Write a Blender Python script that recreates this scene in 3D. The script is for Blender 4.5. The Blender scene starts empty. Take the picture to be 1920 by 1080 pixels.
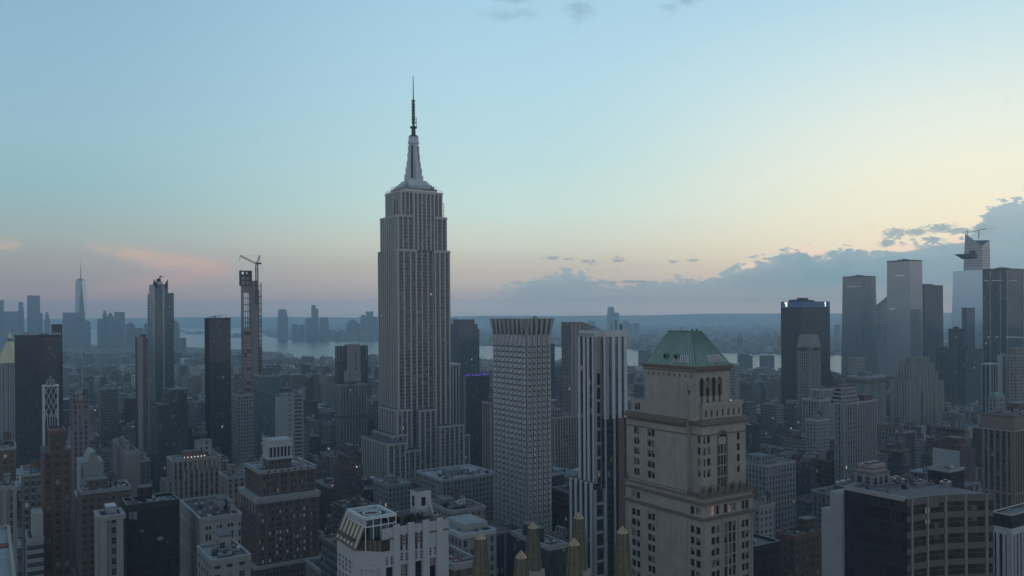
import bpy, math, random
import numpy as np
from mathutils import Matrix, Vector

random.seed(7)
scene = bpy.context.scene
COL = scene.collection

# ------------------------------------------------------------------ camera
FPX, SH, CAMZ = 1520.0, 49.2, 195.0            # focal length and shift in photo pixels, eye height
PHI = math.radians(-0.385)                     # the webcam hangs very slightly rolled
cd = bpy.data.cameras.new("camera")
cam = bpy.data.objects.new("camera", cd)
COL.objects.link(cam)
cd.sensor_width = 36.0
cd.lens = 36.0 * FPX / 1920.0
cd.shift_y = SH / 1920.0
cd.clip_start, cd.clip_end = 1.0, 60000.0
c_, s_ = math.cos(PHI), math.sin(PHI)
cam.matrix_world = Matrix(((c_, -s_, 0, 0), (0, 0, -1, 0), (s_, c_, 0, CAMZ), (0, 0, 0, 1)))
scene.camera = cam
scene.view_settings.view_transform = 'Standard'
scene.view_settings.look = 'None'
scene.view_settings.exposure = 0.0
scene.view_settings.gamma = 1.0
scene.render.engine = 'CYCLES'
scene.cycles.max_bounces = 5
scene.cycles.diffuse_bounces = 2
scene.cycles.glossy_bounces = 3
scene.cycles.volume_bounces = 2
scene.cycles.use_denoising = True
scene.cycles.sample_clamp_indirect = 0.35
scene.cycles.sample_clamp_direct = 0.95


def ray(x, y):
    """photo pixel -> (X/Y, Z/Y) of the sight line through it"""
    cx, cy = (x - 960.0) / FPX, (540.0 - y + SH) / FPX
    return cx * c_ - cy * s_, cx * s_ + cy * c_


def project(X, Y, Z):
    a, b = X / Y, (Z - CAMZ) / Y
    return 960 + FPX * (a * c_ + b * s_), 540 - (FPX * (-a * s_ + b * c_) - SH)


def azel(x, y):
    a, b = ray(x, y)
    return math.degrees(math.atan(a)), math.degrees(math.atan(b / math.hypot(1, a)))


def lin(r, g, b):
    f = lambda c: (c / 255 / 12.92) if c <= 10 else ((c / 255 + 0.055) / 1.055) ** 2.4
    return (f(r), f(g), f(b), 1.0)


# ------------------------------------------------------------------ node helper
class NT:
    def __init__(self, tree):
        self.t = tree

    def n(self, typ, **kw):
        nd = self.t.nodes.new(typ)
        for k, v in kw.items():
            setattr(nd, k, v)
        return nd

    def link(self, a, b):
        self.t.links.new(a, b)

    def put(self, sock, v):
        if hasattr(v, 'is_output') or isinstance(v, bpy.types.NodeSocket):
            self.link(v, sock)
        elif isinstance(v, (tuple, list)) and len(v) == 4 and sock.type == 'VECTOR':
            sock.default_value = v[:3]
        else:
            sock.default_value = v

    def m(self, op, a, b=0.0, c=0.0, clamp=False):
        nd = self.n('ShaderNodeMath', operation=op, use_clamp=clamp)
        self.put(nd.inputs[0], a)
        self.put(nd.inputs[1], b)
        self.put(nd.inputs[2], c)
        return nd.outputs[0]

    def ss(self, v, lo, hi):
        nd = self.n('ShaderNodeMapRange', interpolation_type='SMOOTHSTEP')
        self.put(nd.inputs['Value'], v)
        self.put(nd.inputs['From Min'], lo)
        self.put(nd.inputs['From Max'], hi)
        return nd.outputs[0]

    def mix(self, f, a, b, blend='MIX'):
        nd = self.n('ShaderNodeMix', data_type='RGBA', blend_type=blend)
        self.put(nd.inputs[0], f)
        self.put(nd.inputs[6], a)
        self.put(nd.inputs[7], b)
        return nd.outputs[2]

    def noise(self, vec, scale, detail=4.0, rough=0.55, w=None):
        nd = self.n('ShaderNodeTexNoise')
        self.put(nd.inputs['Vector'], vec)
        nd.inputs['Scale'].default_value = scale
        nd.inputs['Detail'].default_value = detail
        nd.inputs['Roughness'].default_value = rough
        return nd.outputs['Fac']

    def xyz(self, x, y, z):
        nd = self.n('ShaderNodeCombineXYZ')
        self.put(nd.inputs[0], x); self.put(nd.inputs[1], y); self.put(nd.inputs[2], z)
        return nd.outputs[0]

    def ramp(self, f, stops):
        nd = self.n('ShaderNodeValToRGB')
        el = nd.color_ramp.elements
        while len(el) < len(stops):
            el.new(0.5)
        for e, (p, c) in zip(el, stops):
            e.position = p
            e.color = c
        self.put(nd.inputs[0], f)
        return nd.outputs[0]


# ------------------------------------------------------------------ sky
SUN_AZ, SUN_EL = 40.0, 3.0
world = bpy.data.worlds.new("World")
scene.world = world
world.use_nodes = True
wt = NT(world.node_tree)
world.node_tree.nodes.clear()
tc = wt.n('ShaderNodeTexCoord')
sep = wt.n('ShaderNodeSeparateXYZ')
wt.link(tc.outputs['Generated'], sep.inputs[0])
dx, dy, dz = sep.outputs
AZ = wt.m('MULTIPLY', wt.m('ARCTAN2', dx, dy), 57.29578)
EL = wt.m('MULTIPLY', wt.m('ARCSINE', dz), 57.29578)
nish = wt.n('ShaderNodeTexSky', sky_type='NISHITA')
nish.sun_disc = False
nish.sun_elevation = math.radians(SUN_EL)
nish.sun_rotation = math.radians(SUN_AZ)
nish.altitude = 100.0
nish.air_density, nish.dust_density, nish.ozone_density = 1.2, 2.0, 1.5
elp = wt.m('DIVIDE', EL, 45.0, clamp=True)
K = 45.0


HAZE_D = 0.000115
AIR = (0.137, 0.205, 0.27)                     # light the air itself sends back at the horizon


def rp(l):
    """colours as seen through the evening air -> colours of the clear sky behind it"""
    out = []
    for e, c in l:
        c = lin(*c)
        T = math.exp(-HAZE_D * min(15000.0, 267.0 / max(1e-3, math.tan(math.radians(max(e, .05))))))
        out.append((e / K, tuple(min(1.6, max(0.02, (c[i] - (1 - T) * AIR[i]) / T)) for i in range(3)) + (1.0,)))
    return out


SKY_L = rp([(0, (130, 134, 145)), (1, (132, 134, 144)), (2, (140, 141, 148)), (3.5, (150, 154, 158)), (5, (154, 170, 170)), (8, (146, 182, 190)),
            (11, (150, 187, 200)), (16, (144, 183, 205)), (21, (138, 177, 202)), (34, (110, 148, 180)), (45, (104, 138, 170))])
SKY_C = rp([(0, (140, 150, 160)), (.6, (150, 155, 163)), (1.5, (160, 158, 161)), (3.2, (184, 180, 172)), (5.0, (200, 206, 194)), (7.2, (196, 219, 213)),
            (11, (186, 218, 222)), (16, (178, 215, 229)), (21, (169, 209, 230)), (34, (122, 164, 198)), (45, (108, 144, 178))])
SKY_R = rp([(0, (165, 160, 162)), (2, (200, 186, 172)), (4, (232, 220, 194)), (6, (238, 231, 206)), (9, (238, 238, 218)),
            (12, (228, 237, 227)), (16, (206, 229, 232)), (21, (177, 214, 231)), (34, (128, 170, 200)), (45, (104, 144, 180))])
SKY_B = rp([(0, (150, 158, 168)), (6, (164, 173, 184)), (14, (160, 177, 191)), (30, (138, 161, 183)), (45, (122, 147, 174))])
cl, cc, cr, cb = (wt.ramp(elp, s) for s in (SKY_L, SKY_C, SKY_R, SKY_B))
sky = wt.mix(wt.ss(AZ, -34, 2), cl, cc)
sky = wt.mix(wt.ss(AZ, 0, 30), sky, cr)
absaz = wt.m('ABSOLUTE', AZ)
sky = wt.mix(wt.ss(absaz, 50, 110), sky, cb)
# clouds live in the dome, placed by compass bearing and elevation
DIR = tc.outputs['Generated']
stretch = wt.xyz(wt.m('MULTIPLY', AZ, 1.0), wt.m('MULTIPLY', EL, 2.2), 3.0)
n_big = wt.noise(stretch, 0.55, 6.0, 0.6)
n_fine = wt.noise(stretch, 1.5, 5.0, 0.62)


def curve(v, lo, hi, pts, vmax):
    nd = wt.n('ShaderNodeFloatCurve')
    cu = nd.mapping.curves[0]
    pts = [((a - lo) / (hi - lo), e / vmax) for a, e in pts]
    while len(cu.points) < len(pts):
        cu.points.new(0.5, 0.5)
    for p, (a, e) in zip(cu.points, pts):
        p.location = (a, e)
        p.handle_type = 'VECTOR'
    nd.mapping.update()
    wt.put(nd.inputs['Value'], wt.m('DIVIDE', wt.m('SUBTRACT', v, lo), hi - lo, clamp=True))
    return wt.m('MULTIPLY', nd.outputs[0], vmax)


bank_px = [(880, 548), (930, 543), (990, 530), (1030, 518), (1065, 510), (1095, 516), (1120, 530), (1160, 538), (1210, 530), (1260, 527),
           (1330, 526), (1365, 512), (1395, 498), (1450, 486), (1475, 470), (1500, 466), (1530, 468), (1548, 486), (1575, 466),
           (1610, 468), (1640, 474), (1680, 466), (1700, 462), (1740, 458), (1800, 446), (1830, 428), (1850, 398), (1885, 378), (1920, 374)]
bank = [azel(*p) for p in bank_px] + [(40, 8.6), (50, 6.0), (64, 2.0)]
prof = curve(AZ, bank[0][0], 64.0, bank, 12.0)
edge = wt.m('ADD', wt.m('SUBTRACT', prof, EL), 0.22)
n_mid = wt.noise(stretch, 0.9, 2.0, 0.5)
n_puf = wt.noise(stretch, 2.4, 3.0, 0.55)
edge = wt.m('ADD', edge, wt.m('MULTIPLY', wt.m('SUBTRACT', wt.m('ABSOLUTE', wt.m('SUBTRACT', n_mid, 0.5)), 0.08), 3.4))
edge = wt.m('ADD', edge, wt.m('MULTIPLY', wt.m('SUBTRACT', wt.m('ABSOLUTE', wt.m('SUBTRACT', n_puf, 0.5)), 0.08), 1.3))
edge = wt.m('ADD', edge, wt.m('MULTIPLY', wt.m('SUBTRACT', n_fine, 0.5), 0.18))
bm_ = wt.ss(edge, -0.06, 0.26)
bm_ = wt.m('MULTIPLY', bm_, wt.ss(EL, -0.2, 2.2))
bm_ = wt.m('MULTIPLY', bm_, wt.ss(AZ, -3.0, 1.5))
bm_ = wt.m('MULTIPLY', bm_, wt.m('SUBTRACT', 1.0, wt.ss(AZ, 50, 64)))
bm_ = wt.m('MULTIPLY', bm_, wt.m('ADD', 0.72, wt.m('MULTIPLY', wt.ss(AZ, 10, 22), 0.24)))
bcol = wt.mix(wt.ss(EL, 2.0, 7.5), lin(132, 170, 183), lin(160, 190, 201))
bcol = wt.mix(wt.m('MULTIPLY', wt.m('SUBTRACT', 1.0, wt.ss(edge, 0.1, 1.1)), 0.45), bcol, lin(178, 200, 208))
bcol = wt.mix(wt.m('MULTIPLY', wt.ss(n_big, 0.35, 0.7), 0.25), bcol, lin(178, 198, 204))
sky = wt.mix(bm_, sky, bcol)


def gauss(a0, e0, ra, re):
    d1 = wt.m('DIVIDE', wt.m('SUBTRACT', AZ, a0), ra)
    d2 = wt.m('DIVIDE', wt.m('SUBTRACT', EL, e0), re)
    q = wt.m('ADD', wt.m('MULTIPLY', d1, d1), wt.m('MULTIPLY', d2, d2))
    return wt.m('POWER', 2.718, wt.m('MULTIPLY', q, -1.0))


def blobs(lst):
    out = None
    for x, y, rx, ry in lst:
        a0, e0 = azel(x, y)
        k = 57.3 / FPX * math.cos(math.radians(a0)) ** 2
        g = gauss(a0, e0, rx * k, ry * k)
        out = g if out is None else wt.m('MAXIMUM', out, g)
    return out


puffs = blobs([(1036, 484, 20, 6), (1064, 486, 16, 5), (1107, 491, 19, 7), (1159, 487, 15, 8), (1262, 491, 14, 5), (1297, 488, 14, 3),
               (1190, 528, 40, 4), (1135, 530, 30, 4)])
n_tiny = wt.noise(stretch, 4.5, 4.0, 0.6)
pm = wt.ss(wt.m('ADD', puffs, wt.m('ADD', wt.m('MULTIPLY', wt.m('SUBTRACT', n_fine, 0.5), 1.5), wt.m('MULTIPLY', wt.m('SUBTRACT', n_tiny, 0.5), 1.4))), 0.42, 0.95)
sky = wt.mix(wt.m('MULTIPLY', pm, 0.75), sky, lin(150, 168, 178))
puffs2 = blobs([(1680, 438, 26, 14), (1715, 436, 30, 10), (1760, 428, 46, 11), (1800, 432, 50, 9), (1740, 448, 18, 5), (1665, 456, 18, 10), (1848, 430, 50, 12)])
pm2 = wt.ss(wt.m('ADD', puffs2, wt.m('ADD', wt.m('MULTIPLY', wt.m('SUBTRACT', n_fine, 0.5), 1.3), wt.m('MULTIPLY', wt.m('SUBTRACT', n_tiny, 0.5), 1.3))), 0.36, 0.85)
sky = wt.mix(wt.m('MULTIPLY', pm2, 0.85), sky, lin(152, 176, 188))
rim = blobs([(1528, 474, 16, 18), (1500, 466, 26, 9), (1663, 432, 13, 9), (1690, 464, 30, 9), (1795, 449, 18, 8), (1400, 497, 18, 8), (1636, 464, 16, 7)])
rband = wt.m('SUBTRACT', 1.0, wt.ss(wt.m('ABSOLUTE', wt.m('SUBTRACT', edge, 0.22)), 0.1, 0.38))
rpuff = wt.ss(wt.m('ADD', rim, wt.m('MULTIPLY', wt.m('SUBTRACT', n_puf, 0.5), 2.2)), 0.75, 1.1)
rm = wt.m('MAXIMUM', wt.m('MULTIPLY', rband, wt.ss(wt.m('ADD', rim, wt.m('MULTIPLY', wt.m('SUBTRACT', n_mid, 0.5), 0.8)), 0.15, 0.55)), wt.m('MULTIPLY', rpuff, 0.7))
sky = wt.mix(wt.m('MULTIPLY', rm, 0.9), sky, (1.25, 0.93, 0.7, 1.0))


def streak(p, q, wid, seed):
    """a long wisp of cirrus between two bearings"""
    (a1, e1), (a2, e2) = azel(*p), azel(*q)
    L = math.hypot(a2 - a1, e2 - e1)
    ux, uy = (a2 - a1) / L, (e2 - e1) / L
    A, E = wt.m('SUBTRACT', AZ, a1), wt.m('SUBTRACT', EL, e1)
    t = wt.m('DIVIDE', wt.m('ADD', wt.m('MULTIPLY', A, ux), wt.m('MULTIPLY', E, uy)), L)
    w = wt.m('SUBTRACT', wt.m('MULTIPLY', E, ux), wt.m('MULTIPLY', A, uy))
    nn = wt.noise(wt.xyz(wt.m('MULTIPLY', t, L * 0.55), wt.m('MULTIPLY', w, 4.0), seed), 1.0, 6.0, 0.68)
    w2 = wt.m('ADD', w, wt.m('MULTIPLY', wt.m('SUBTRACT', nn, 0.5), wid * 1.6))
    g = wt.m('POWER', 2.718, wt.m('MULTIPLY', wt.m('MULTIPLY', w2, w2), -1.0 / (wid * wid)))
    g = wt.m('MULTIPLY', g, wt.m('MULTIPLY', wt.ss(t, -0.05, 0.35), wt.m('SUBTRACT', 1.0, wt.ss(t, 0.85, 1.03))))
    return wt.m('MULTIPLY', g, wt.m('MULTIPLY', wt.ss(nn, 0.26, 0.66), 1.15))


for p, q, wid, sd, col, k in (((140, 456), (410, 500), 0.36, 1.0, (224, 194, 170), 0.9), ((210, 476), (445, 508), 0.55, 2.0, (222, 190, 170), 0.95),
                              ((140, 558), (435, 505), 0.52, 3.0, (218, 178, 168), 0.95), ((100, 560), (330, 535), 0.5, 5.0, (208, 172, 167), 0.8),
                              ((-80, 470), (45, 454), 0.35, 6.0, (214, 190, 172), 0.8)):
    sky = wt.mix(wt.m('MULTIPLY', streak(p, q, wid, sd), k), sky, lin(*col))
high = blobs([(965, -4, 60, 16), (1090, 20, 40, 20), (1255, 14, 30, 14), (1290, 4, 30, 10), (960, 24, 60, 14)])
hm = wt.ss(wt.m('ADD', high, wt.m('ADD', wt.m('MULTIPLY', wt.m('SUBTRACT', n_big, 0.5), 1.8), wt.m('MULTIPLY', wt.m('SUBTRACT', n_fine, 0.5), 1.2))), 0.2, 1.5)
sky = wt.mix(wt.m('MULTIPLY', hm, 0.6), sky, lin(136, 168, 190))
bg1 = wt.n('ShaderNodeBackground')
wt.link(nish.outputs[0], bg1.inputs[0])
bg1.inputs[1].default_value = 0.05
bg2 = wt.n('ShaderNodeBackground')
wt.link(sky, bg2.inputs[0])
bg2.inputs[1].default_value = 1.03
mixb = wt.n('ShaderNodeMixShader')
mixb.inputs[0].default_value = 0.96
wt.link(bg1.outputs[0], mixb.inputs[1])
wt.link(bg2.outputs[0], mixb.inputs[2])
wo = wt.n('ShaderNodeOutputWorld')
wt.link(mixb.outputs[0], wo.inputs[0])
world.cycles.sampling_method = 'MANUAL'
world.cycles.sample_map_resolution = 512

sl = bpy.data.lights.new("sun", 'SUN')
sl.energy = 0.3
sl.angle = math.radians(30)
sl.color = (1.0, 0.85, 0.7)
sun = bpy.data.objects.new("sun", sl)
COL.objects.link(sun)
sd = Vector((math.sin(math.radians(SUN_AZ)), math.cos(math.radians(SUN_AZ)), math.tan(math.radians(SUN_EL))))
sun.rotation_euler = sd.to_track_quat('Z', 'Y').to_euler()
sun.location = (0, 0, 900)

# ------------------------------------------------------------------ materials
fg = bpy.data.node_groups.new("facade", 'ShaderNodeTree')
_in = [('Wall', 'NodeSocketColor', (0.3, 0.3, 0.3, 1)), ('Glass', 'NodeSocketColor', (0.03, 0.035, 0.04, 1)), ('Spandrel', 'NodeSocketColor', (0.2, 0.2, 0.2, 1)),
       ('Roof', 'NodeSocketColor', (0.11, 0.11, 0.11, 1)), ('Bay', 'NodeSocketFloat', 3.0), ('Floor', 'NodeSocketFloat', 3.5), ('WinW', 'NodeSocketFloat', 0.5),
       ('WinH', 'NodeSocketFloat', 0.55), ('Lit', 'NodeSocketFloat', 0.01), ('Blind', 'NodeSocketFloat', 0.15), ('GlassRough', 'NodeSocketFloat', 0.12),
       ('Metal', 'NodeSocketFloat', 0.0), ('Vary', 'NodeSocketFloat', 0.8), ('Split', 'NodeSocketFloat', 0.0)]
for nm, ty, dv in _in:
    s = fg.interface.new_socket(nm, in_out='INPUT', socket_type=ty)
    s.default_value = dv
fg.interface.new_socket('BSDF', in_out='OUTPUT', socket_type='NodeSocketShader')
g = NT(fg)
gi = g.n('NodeGroupInput').outputs
I = {nm: gi[nm] for nm, _, _ in _in}
go = g.n('NodeGroupOutput')
gtc = g.n('ShaderNodeTexCoord')
so = g.n('ShaderNodeSeparateXYZ'); g.link(gtc.outputs['Object'], so.inputs[0])
sn = g.n('ShaderNodeSeparateXYZ'); g.link(gtc.outputs['Normal'], sn.inputs[0])
side = g.m('GREATER_THAN', g.m('ABSOLUTE', sn.outputs[0]), 0.6)
hh = g.m('ADD', g.m('MULTIPLY', so.outputs[1], side), g.m('MULTIPLY', so.outputs[0], g.m('SUBTRACT', 1.0, side)))
up = g.m('GREATER_THAN', sn.outputs[2], 0.6)
oi = g.n('ShaderNodeObjectInfo')
Uc = g.m('DIVIDE', hh, I['Bay'])
Vc = g.m('DIVIDE', so.outputs[2], I['Floor'])
cu_, cv_ = g.m('FLOOR', Uc), g.m('FLOOR', Vc)
fu, fv = g.m('FRACT', Uc), g.m('FRACT', Vc)
mu = g.m('LESS_THAN', g.m('ABSOLUTE', g.m('SUBTRACT', fu, 0.5)), g.m('MULTIPLY', I['WinW'], 0.5))
mv = g.m('LESS_THAN', g.m('ABSOLUTE', g.m('SUBTRACT', fv, 0.52)), g.m('MULTIPLY', I['WinH'], 0.5))
# a slim mullion splits wide windows
mul = g.m('GREATER_THAN', g.m('ABSOLUTE', g.m('SUBTRACT', fu, 0.5)), g.m('MULTIPLY', I['Split'], 0.05))
win = g.m('MULTIPLY', g.m('MULTIPLY', mu, mul), mv)
span = g.m('MULTIPLY', mu, g.m('SUBTRACT', 1.0, mv))
wn = g.n('ShaderNodeTexWhiteNoise', noise_dimensions='4D')
g.link(g.xyz(cu_, cv_, side), wn.inputs['Vector'])
g.link(g.m('MULTIPLY', oi.outputs['Random'], 37.0), wn.inputs['W'])
r1 = wn.outputs['Value']
rc = g.n('ShaderNodeSeparateColor'); g.link(wn.outputs['Color'], rc.inputs[0])
r2, r3 = rc.outputs[1], rc.outputs[2]
stain = g.noise(g.xyz(g.m('MULTIPLY', so.outputs[0], 0.35), g.m('MULTIPLY', so.outputs[1], 0.35), g.m('MULTIPLY', so.outputs[2], 0.05)), 1.0, 5.0, 0.6)
patch = g.noise(gtc.outputs['Object'], 0.06, 3.0, 0.5)
streak_ = g.noise(g.xyz(g.m('MULTIPLY', hh, 1.1), side, g.m('MULTIPLY', so.outputs[2], 0.03)), 1.0, 3.0, 0.6)
course = g.m('MULTIPLY', g.m('LESS_THAN', g.m('FRACT', g.m('MULTIPLY', so.outputs[2], 1.4)), 0.12), 0.1)
tone = g.m('ADD', 0.34, g.m('ADD', g.m('MULTIPLY', stain, 0.62), g.m('MULTIPLY', patch, 0.34)))
tone = g.m('SUBTRACT', g.m('ADD', tone, g.m('MULTIPLY', streak_, 0.4)), course)
wall = g.mix(1.0, g.mix(1.0, I['Wall'], oi.outputs['Color'], 'MULTIPLY'), g.xyz(tone, tone, tone), 'MULTIPLY')
spn = g.mix(1.0, I['Spandrel'], g.xyz(tone, tone, tone), 'MULTIPLY')
glass = g.mix(g.m('MULTIPLY', r2, I['Vary']), I['Glass'], g.mix(1.0, I['Glass'], (2.2, 2.2, 2.2, 1), 'MULTIPLY'))
isblind = g.m('LESS_THAN', r1, I['Blind'])
glass = g.mix(g.m('MULTIPLY', isblind, 0.8), glass, g.mix(r3, (0.09, 0.09, 0.085, 1), (0.3, 0.29, 0.26, 1)))
roofn = g.noise(gtc.outputs['Object'], 0.25, 5.0, 0.65)
roofc = g.mix(1.0, I['Roof'], g.xyz(*[g.m('ADD', 0.55, g.m('MULTIPLY', roofn, 0.95))] * 3), 'MULTIPLY')
rail = g.m('MULTIPLY', g.m('LESS_THAN', g.m('ABSOLUTE', g.m('SUBTRACT', fv, 0.54)), 0.025), g.m('MULTIPLY', g.m('GREATER_THAN', I['WinH'], 0.45), g.m('LESS_THAN', I['WinH'], 0.65)))
glass = g.mix(g.m('MULTIPLY', rail, 0.55), glass, I['Wall'])
soft = g.m('LESS_THAN', I['WinH'], 0.65)
sill = g.m('MULTIPLY', g.m('MULTIPLY', mu, soft), g.m('LESS_THAN', g.m('ABSOLUTE', g.m('SUBTRACT', fv, g.m('SUBTRACT', 0.48, g.m('MULTIPLY', I['WinH'], 0.5)))), 0.035))
wall = g.mix(g.m('MULTIPLY', sill, 0.5), wall, (0.3, 0.29, 0.27, 1))
basec = g.mix(span, wall, spn)
basec = g.mix(g.m('MULTIPLY', sill, 0.5), basec, (0.28, 0.27, 0.25, 1))
basec = g.mix(win, basec, glass)
basec = g.mix(up, basec, roofc)
notup = g.m('SUBTRACT', 1.0, up)
winf = g.m('MULTIPLY', win, notup)
lit = g.m('MULTIPLY', winf, g.m('LESS_THAN', r3, I['Lit']))
pb = g.n('ShaderNodeBsdfPrincipled')
g.link(basec, pb.inputs['Base Color'])
g.link(g.m('ADD', g.m('MULTIPLY', winf, g.m('SUBTRACT', I['GlassRough'], 0.85)), 0.85), pb.inputs['Roughness'])
g.link(g.m('MULTIPLY', winf, I['Metal']), pb.inputs['Metallic'])
g.link(g.mix(r2, (1.0, 0.7, 0.45, 1), (1.0, 0.9, 0.75, 1)), pb.inputs['Emission Color'])
g.link(g.m('MULTIPLY', lit, g.m('ADD', 0.08, g.m('MULTIPLY', g.m('POWER', r1, 4.0), 0.6))), pb.inputs['Emission Strength'])
g.link(pb.outputs[0], go.inputs[0])

MATS = {}


def facade(name, **kw):
    m = bpy.data.materials.new(name)
    m.use_nodes = True
    nt = m.node_tree
    nt.nodes.clear()
    gn = nt.nodes.new('ShaderNodeGroup')
    gn.node_tree = fg
    for k, v in kw.items():
        if isinstance(v, tuple):
            v = (*v, 1.0)[:4]
        gn.inputs[k].default_value = v
    o = nt.nodes.new('ShaderNodeOutputMaterial')
    nt.links.new(gn.outputs[0], o.inputs[0])
    MATS[name] = m
    return m


def plain(name, col, rough=0.8, metal=0.0, var=0.35, scale=0.3, emit=None, estr=0.0):
    m = bpy.data.materials.new(name)
    m.use_nodes = True
    t = NT(m.node_tree)
    p = m.node_tree.nodes['Principled BSDF']
    t_ = t.n('ShaderNodeTexCoord')
    f = t.noise(t_.outputs['Object'], scale, 5.0, 0.6)
    mp_ = t.n('ShaderNodeMapping')
    mp_.inputs['Scale'].default_value = (1.0, 1.0, 0.08)
    t.link(t_.outputs['Object'], mp_.inputs[0])
    f2 = t.noise(mp_.outputs[0], scale * 4, 4.0, 0.65)
    k = t.m('ADD', 1.0 - var * .75, t.m('ADD', t.m('MULTIPLY', f, var), t.m('MULTIPLY', f2, var * .5)))
    oi_ = t.n('ShaderNodeObjectInfo')
    c = t.mix(1.0, (*col, 1.0), oi_.outputs['Color'], 'MULTIPLY')
    t.link(t.mix(1.0, c, t.xyz(k, k, k), 'MULTIPLY'), p.inputs['Base Color'])
    p.inputs['Roughness'].default_value = rough
    p.inputs['Metallic'].default_value = metal
    if emit:
        p.inputs['Emission Color'].default_value = (*emit, 1)
        p.inputs['Emission Strength'].default_value = estr
    MATS[name] = m
    return m


GLS = (0.034, 0.039, 0.045)
facade('limestone', Wall=(0.27, 0.25, 0.225), Glass=GLS, Spandrel=(0.13, 0.13, 0.13), Bay=3.3, Floor=3.7, WinW=0.52, WinH=0.6, Lit=0.0041, Blind=0.2, GlassRough=0.08)
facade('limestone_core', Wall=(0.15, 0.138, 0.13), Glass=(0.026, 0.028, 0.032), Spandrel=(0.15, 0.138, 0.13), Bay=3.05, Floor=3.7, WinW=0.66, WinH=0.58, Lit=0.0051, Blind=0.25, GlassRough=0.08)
facade('beige_brick', Wall=(0.225, 0.192, 0.16), Glass=GLS, Bay=3.4, Floor=3.5, WinW=0.42, WinH=0.52, Spandrel=(0.21, 0.18, 0.15), Lit=0.0136)
facade('tan_pier', Wall=(0.225, 0.198, 0.172), Glass=GLS, Bay=3.0, Floor=3.6, WinW=0.5, WinH=0.6, Spandrel=(0.12, 0.1, 0.09), Lit=0.0068)
facade('brown_brick', Wall=(0.12, 0.092, 0.08), Glass=GLS, Bay=3.2, Floor=3.4, WinW=0.42, WinH=0.5, Spandrel=(0.115, 0.088, 0.076), Lit=0.0102)
facade('red_brick', Wall=(0.088, 0.062, 0.06), Glass=GLS, Bay=3.3, Floor=3.4, WinW=0.4, WinH=0.5, Spandrel=(0.082, 0.059, 0.057), Lit=0.0102)
facade('white_brick', Wall=(0.26, 0.26, 0.25), Glass=GLS, Bay=3.4, Floor=3.3, WinW=0.46, WinH=0.5, Spandrel=(0.25, 0.25, 0.24), Lit=0.0068)
facade('grey_panel', Wall=(0.2, 0.21, 0.22), Glass=GLS, Bay=2.6, Floor=3.5, WinW=0.6, WinH=0.55, Spandrel=(0.15, 0.16, 0.17), Lit=0.0068)
facade('grey_stone', Wall=(0.215, 0.218, 0.215), Glass=GLS, Bay=2.9, Floor=3.6, WinW=0.5, WinH=0.58, Spandrel=(0.18, 0.18, 0.18), Lit=0.0068)
facade('banded', Wall=(0.25, 0.255, 0.25), Glass=GLS, Bay=40.0, Floor=3.4, WinW=1.01, WinH=0.5, Spandrel=(0.25, 0.255, 0.25), Lit=0.0000, Blind=0.0)
facade('dark_brown_slab', Wall=(0.05, 0.042, 0.046), Glass=(0.022, 0.02, 0.026), Bay=1.6, Floor=3.6, WinW=0.6, WinH=0.62, Spandrel=(0.03, 0.024, 0.026), Lit=0.0014, Blind=0.04)
facade('dark_glass', Wall=(0.07, 0.078, 0.085), Glass=(0.032, 0.042, 0.05), Bay=1.5, Floor=3.9, WinW=0.86, WinH=0.72, Spandrel=(0.035, 0.04, 0.046), Lit=0.0027, Blind=0.07, GlassRough=0.06)
facade('black_glass', Wall=(0.024, 0.026, 0.03), Glass=(0.018, 0.02, 0.024), Bay=1.6, Floor=3.8, WinW=0.9, WinH=0.78, Spandrel=(0.02, 0.021, 0.024), Lit=0.0000, Blind=0.0, GlassRough=0.25)
facade('teal_glass', Wall=(0.15, 0.2, 0.21), Glass=(0.06, 0.105, 0.115), Bay=1.6, Floor=3.3, WinW=0.82, WinH=0.68, Spandrel=(0.09, 0.13, 0.14), Lit=0.0034, Blind=0.12, GlassRough=0.1)
facade('blue_glass', Wall=(0.12, 0.14, 0.17), Glass=(0.06, 0.08, 0.11), Bay=3.0, Floor=4.0, WinW=0.92, WinH=0.8, Spandrel=(0.08, 0.1, 0.13), Lit=0.0007, Blind=0.05, GlassRough=0.1, Metal=0.25)
facade('mirror_glass', Vary=0.06, Wall=(0.36, 0.46, 0.52), Glass=(0.46, 0.6, 0.68), Bay=1.6, Floor=4.2, WinW=0.95, WinH=0.9, Spandrel=(0.25, 0.28, 0.33), Lit=0.0003, Blind=0.0, GlassRough=0.12, Metal=0.75)
facade('yards_glass', Vary=0.15, Wall=(0.16, 0.17, 0.18), Glass=(0.2, 0.21, 0.225), Bay=1.6, Floor=4.2, WinW=0.92, WinH=0.82, Spandrel=(0.08, 0.09, 0.1), Lit=0.0014, Blind=0.02, GlassRough=0.1, Metal=0.45)
facade('far_glass', Wall=(0.07, 0.085, 0.11), Glass=(0.03, 0.04, 0.06), Bay=3.0, Floor=4.0, WinW=0.8, WinH=0.7, Spandrel=(0.06, 0.07, 0.09), Lit=0.0000, Blind=0.1, GlassRough=0.15)
facade('far_stone', Wall=(0.12, 0.12, 0.125), Glass=(0.03, 0.035, 0.04), Bay=3.0, Floor=3.6, WinW=0.5, WinH=0.6, Spandrel=(0.1, 0.1, 0.1), Lit=0.0000, Blind=0.1)
facade('bay_wall', Wall=(0.13, 0.13, 0.125), Glass=GLS, Bay=6.0, Floor=3.43, WinW=0.5, WinH=0.6, Spandrel=(0.1, 0.1, 0.1), Lit=0.0, Blind=0.1)
facade('strip_glass', Wall=(0.03, 0.035, 0.04), Glass=(0.03, 0.04, 0.05), Bay=1.5, Floor=3.4, WinW=0.9, WinH=0.62, Spandrel=(0.04, 0.045, 0.052), Lit=0.0041, Blind=0.1, GlassRough=0.08)
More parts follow.
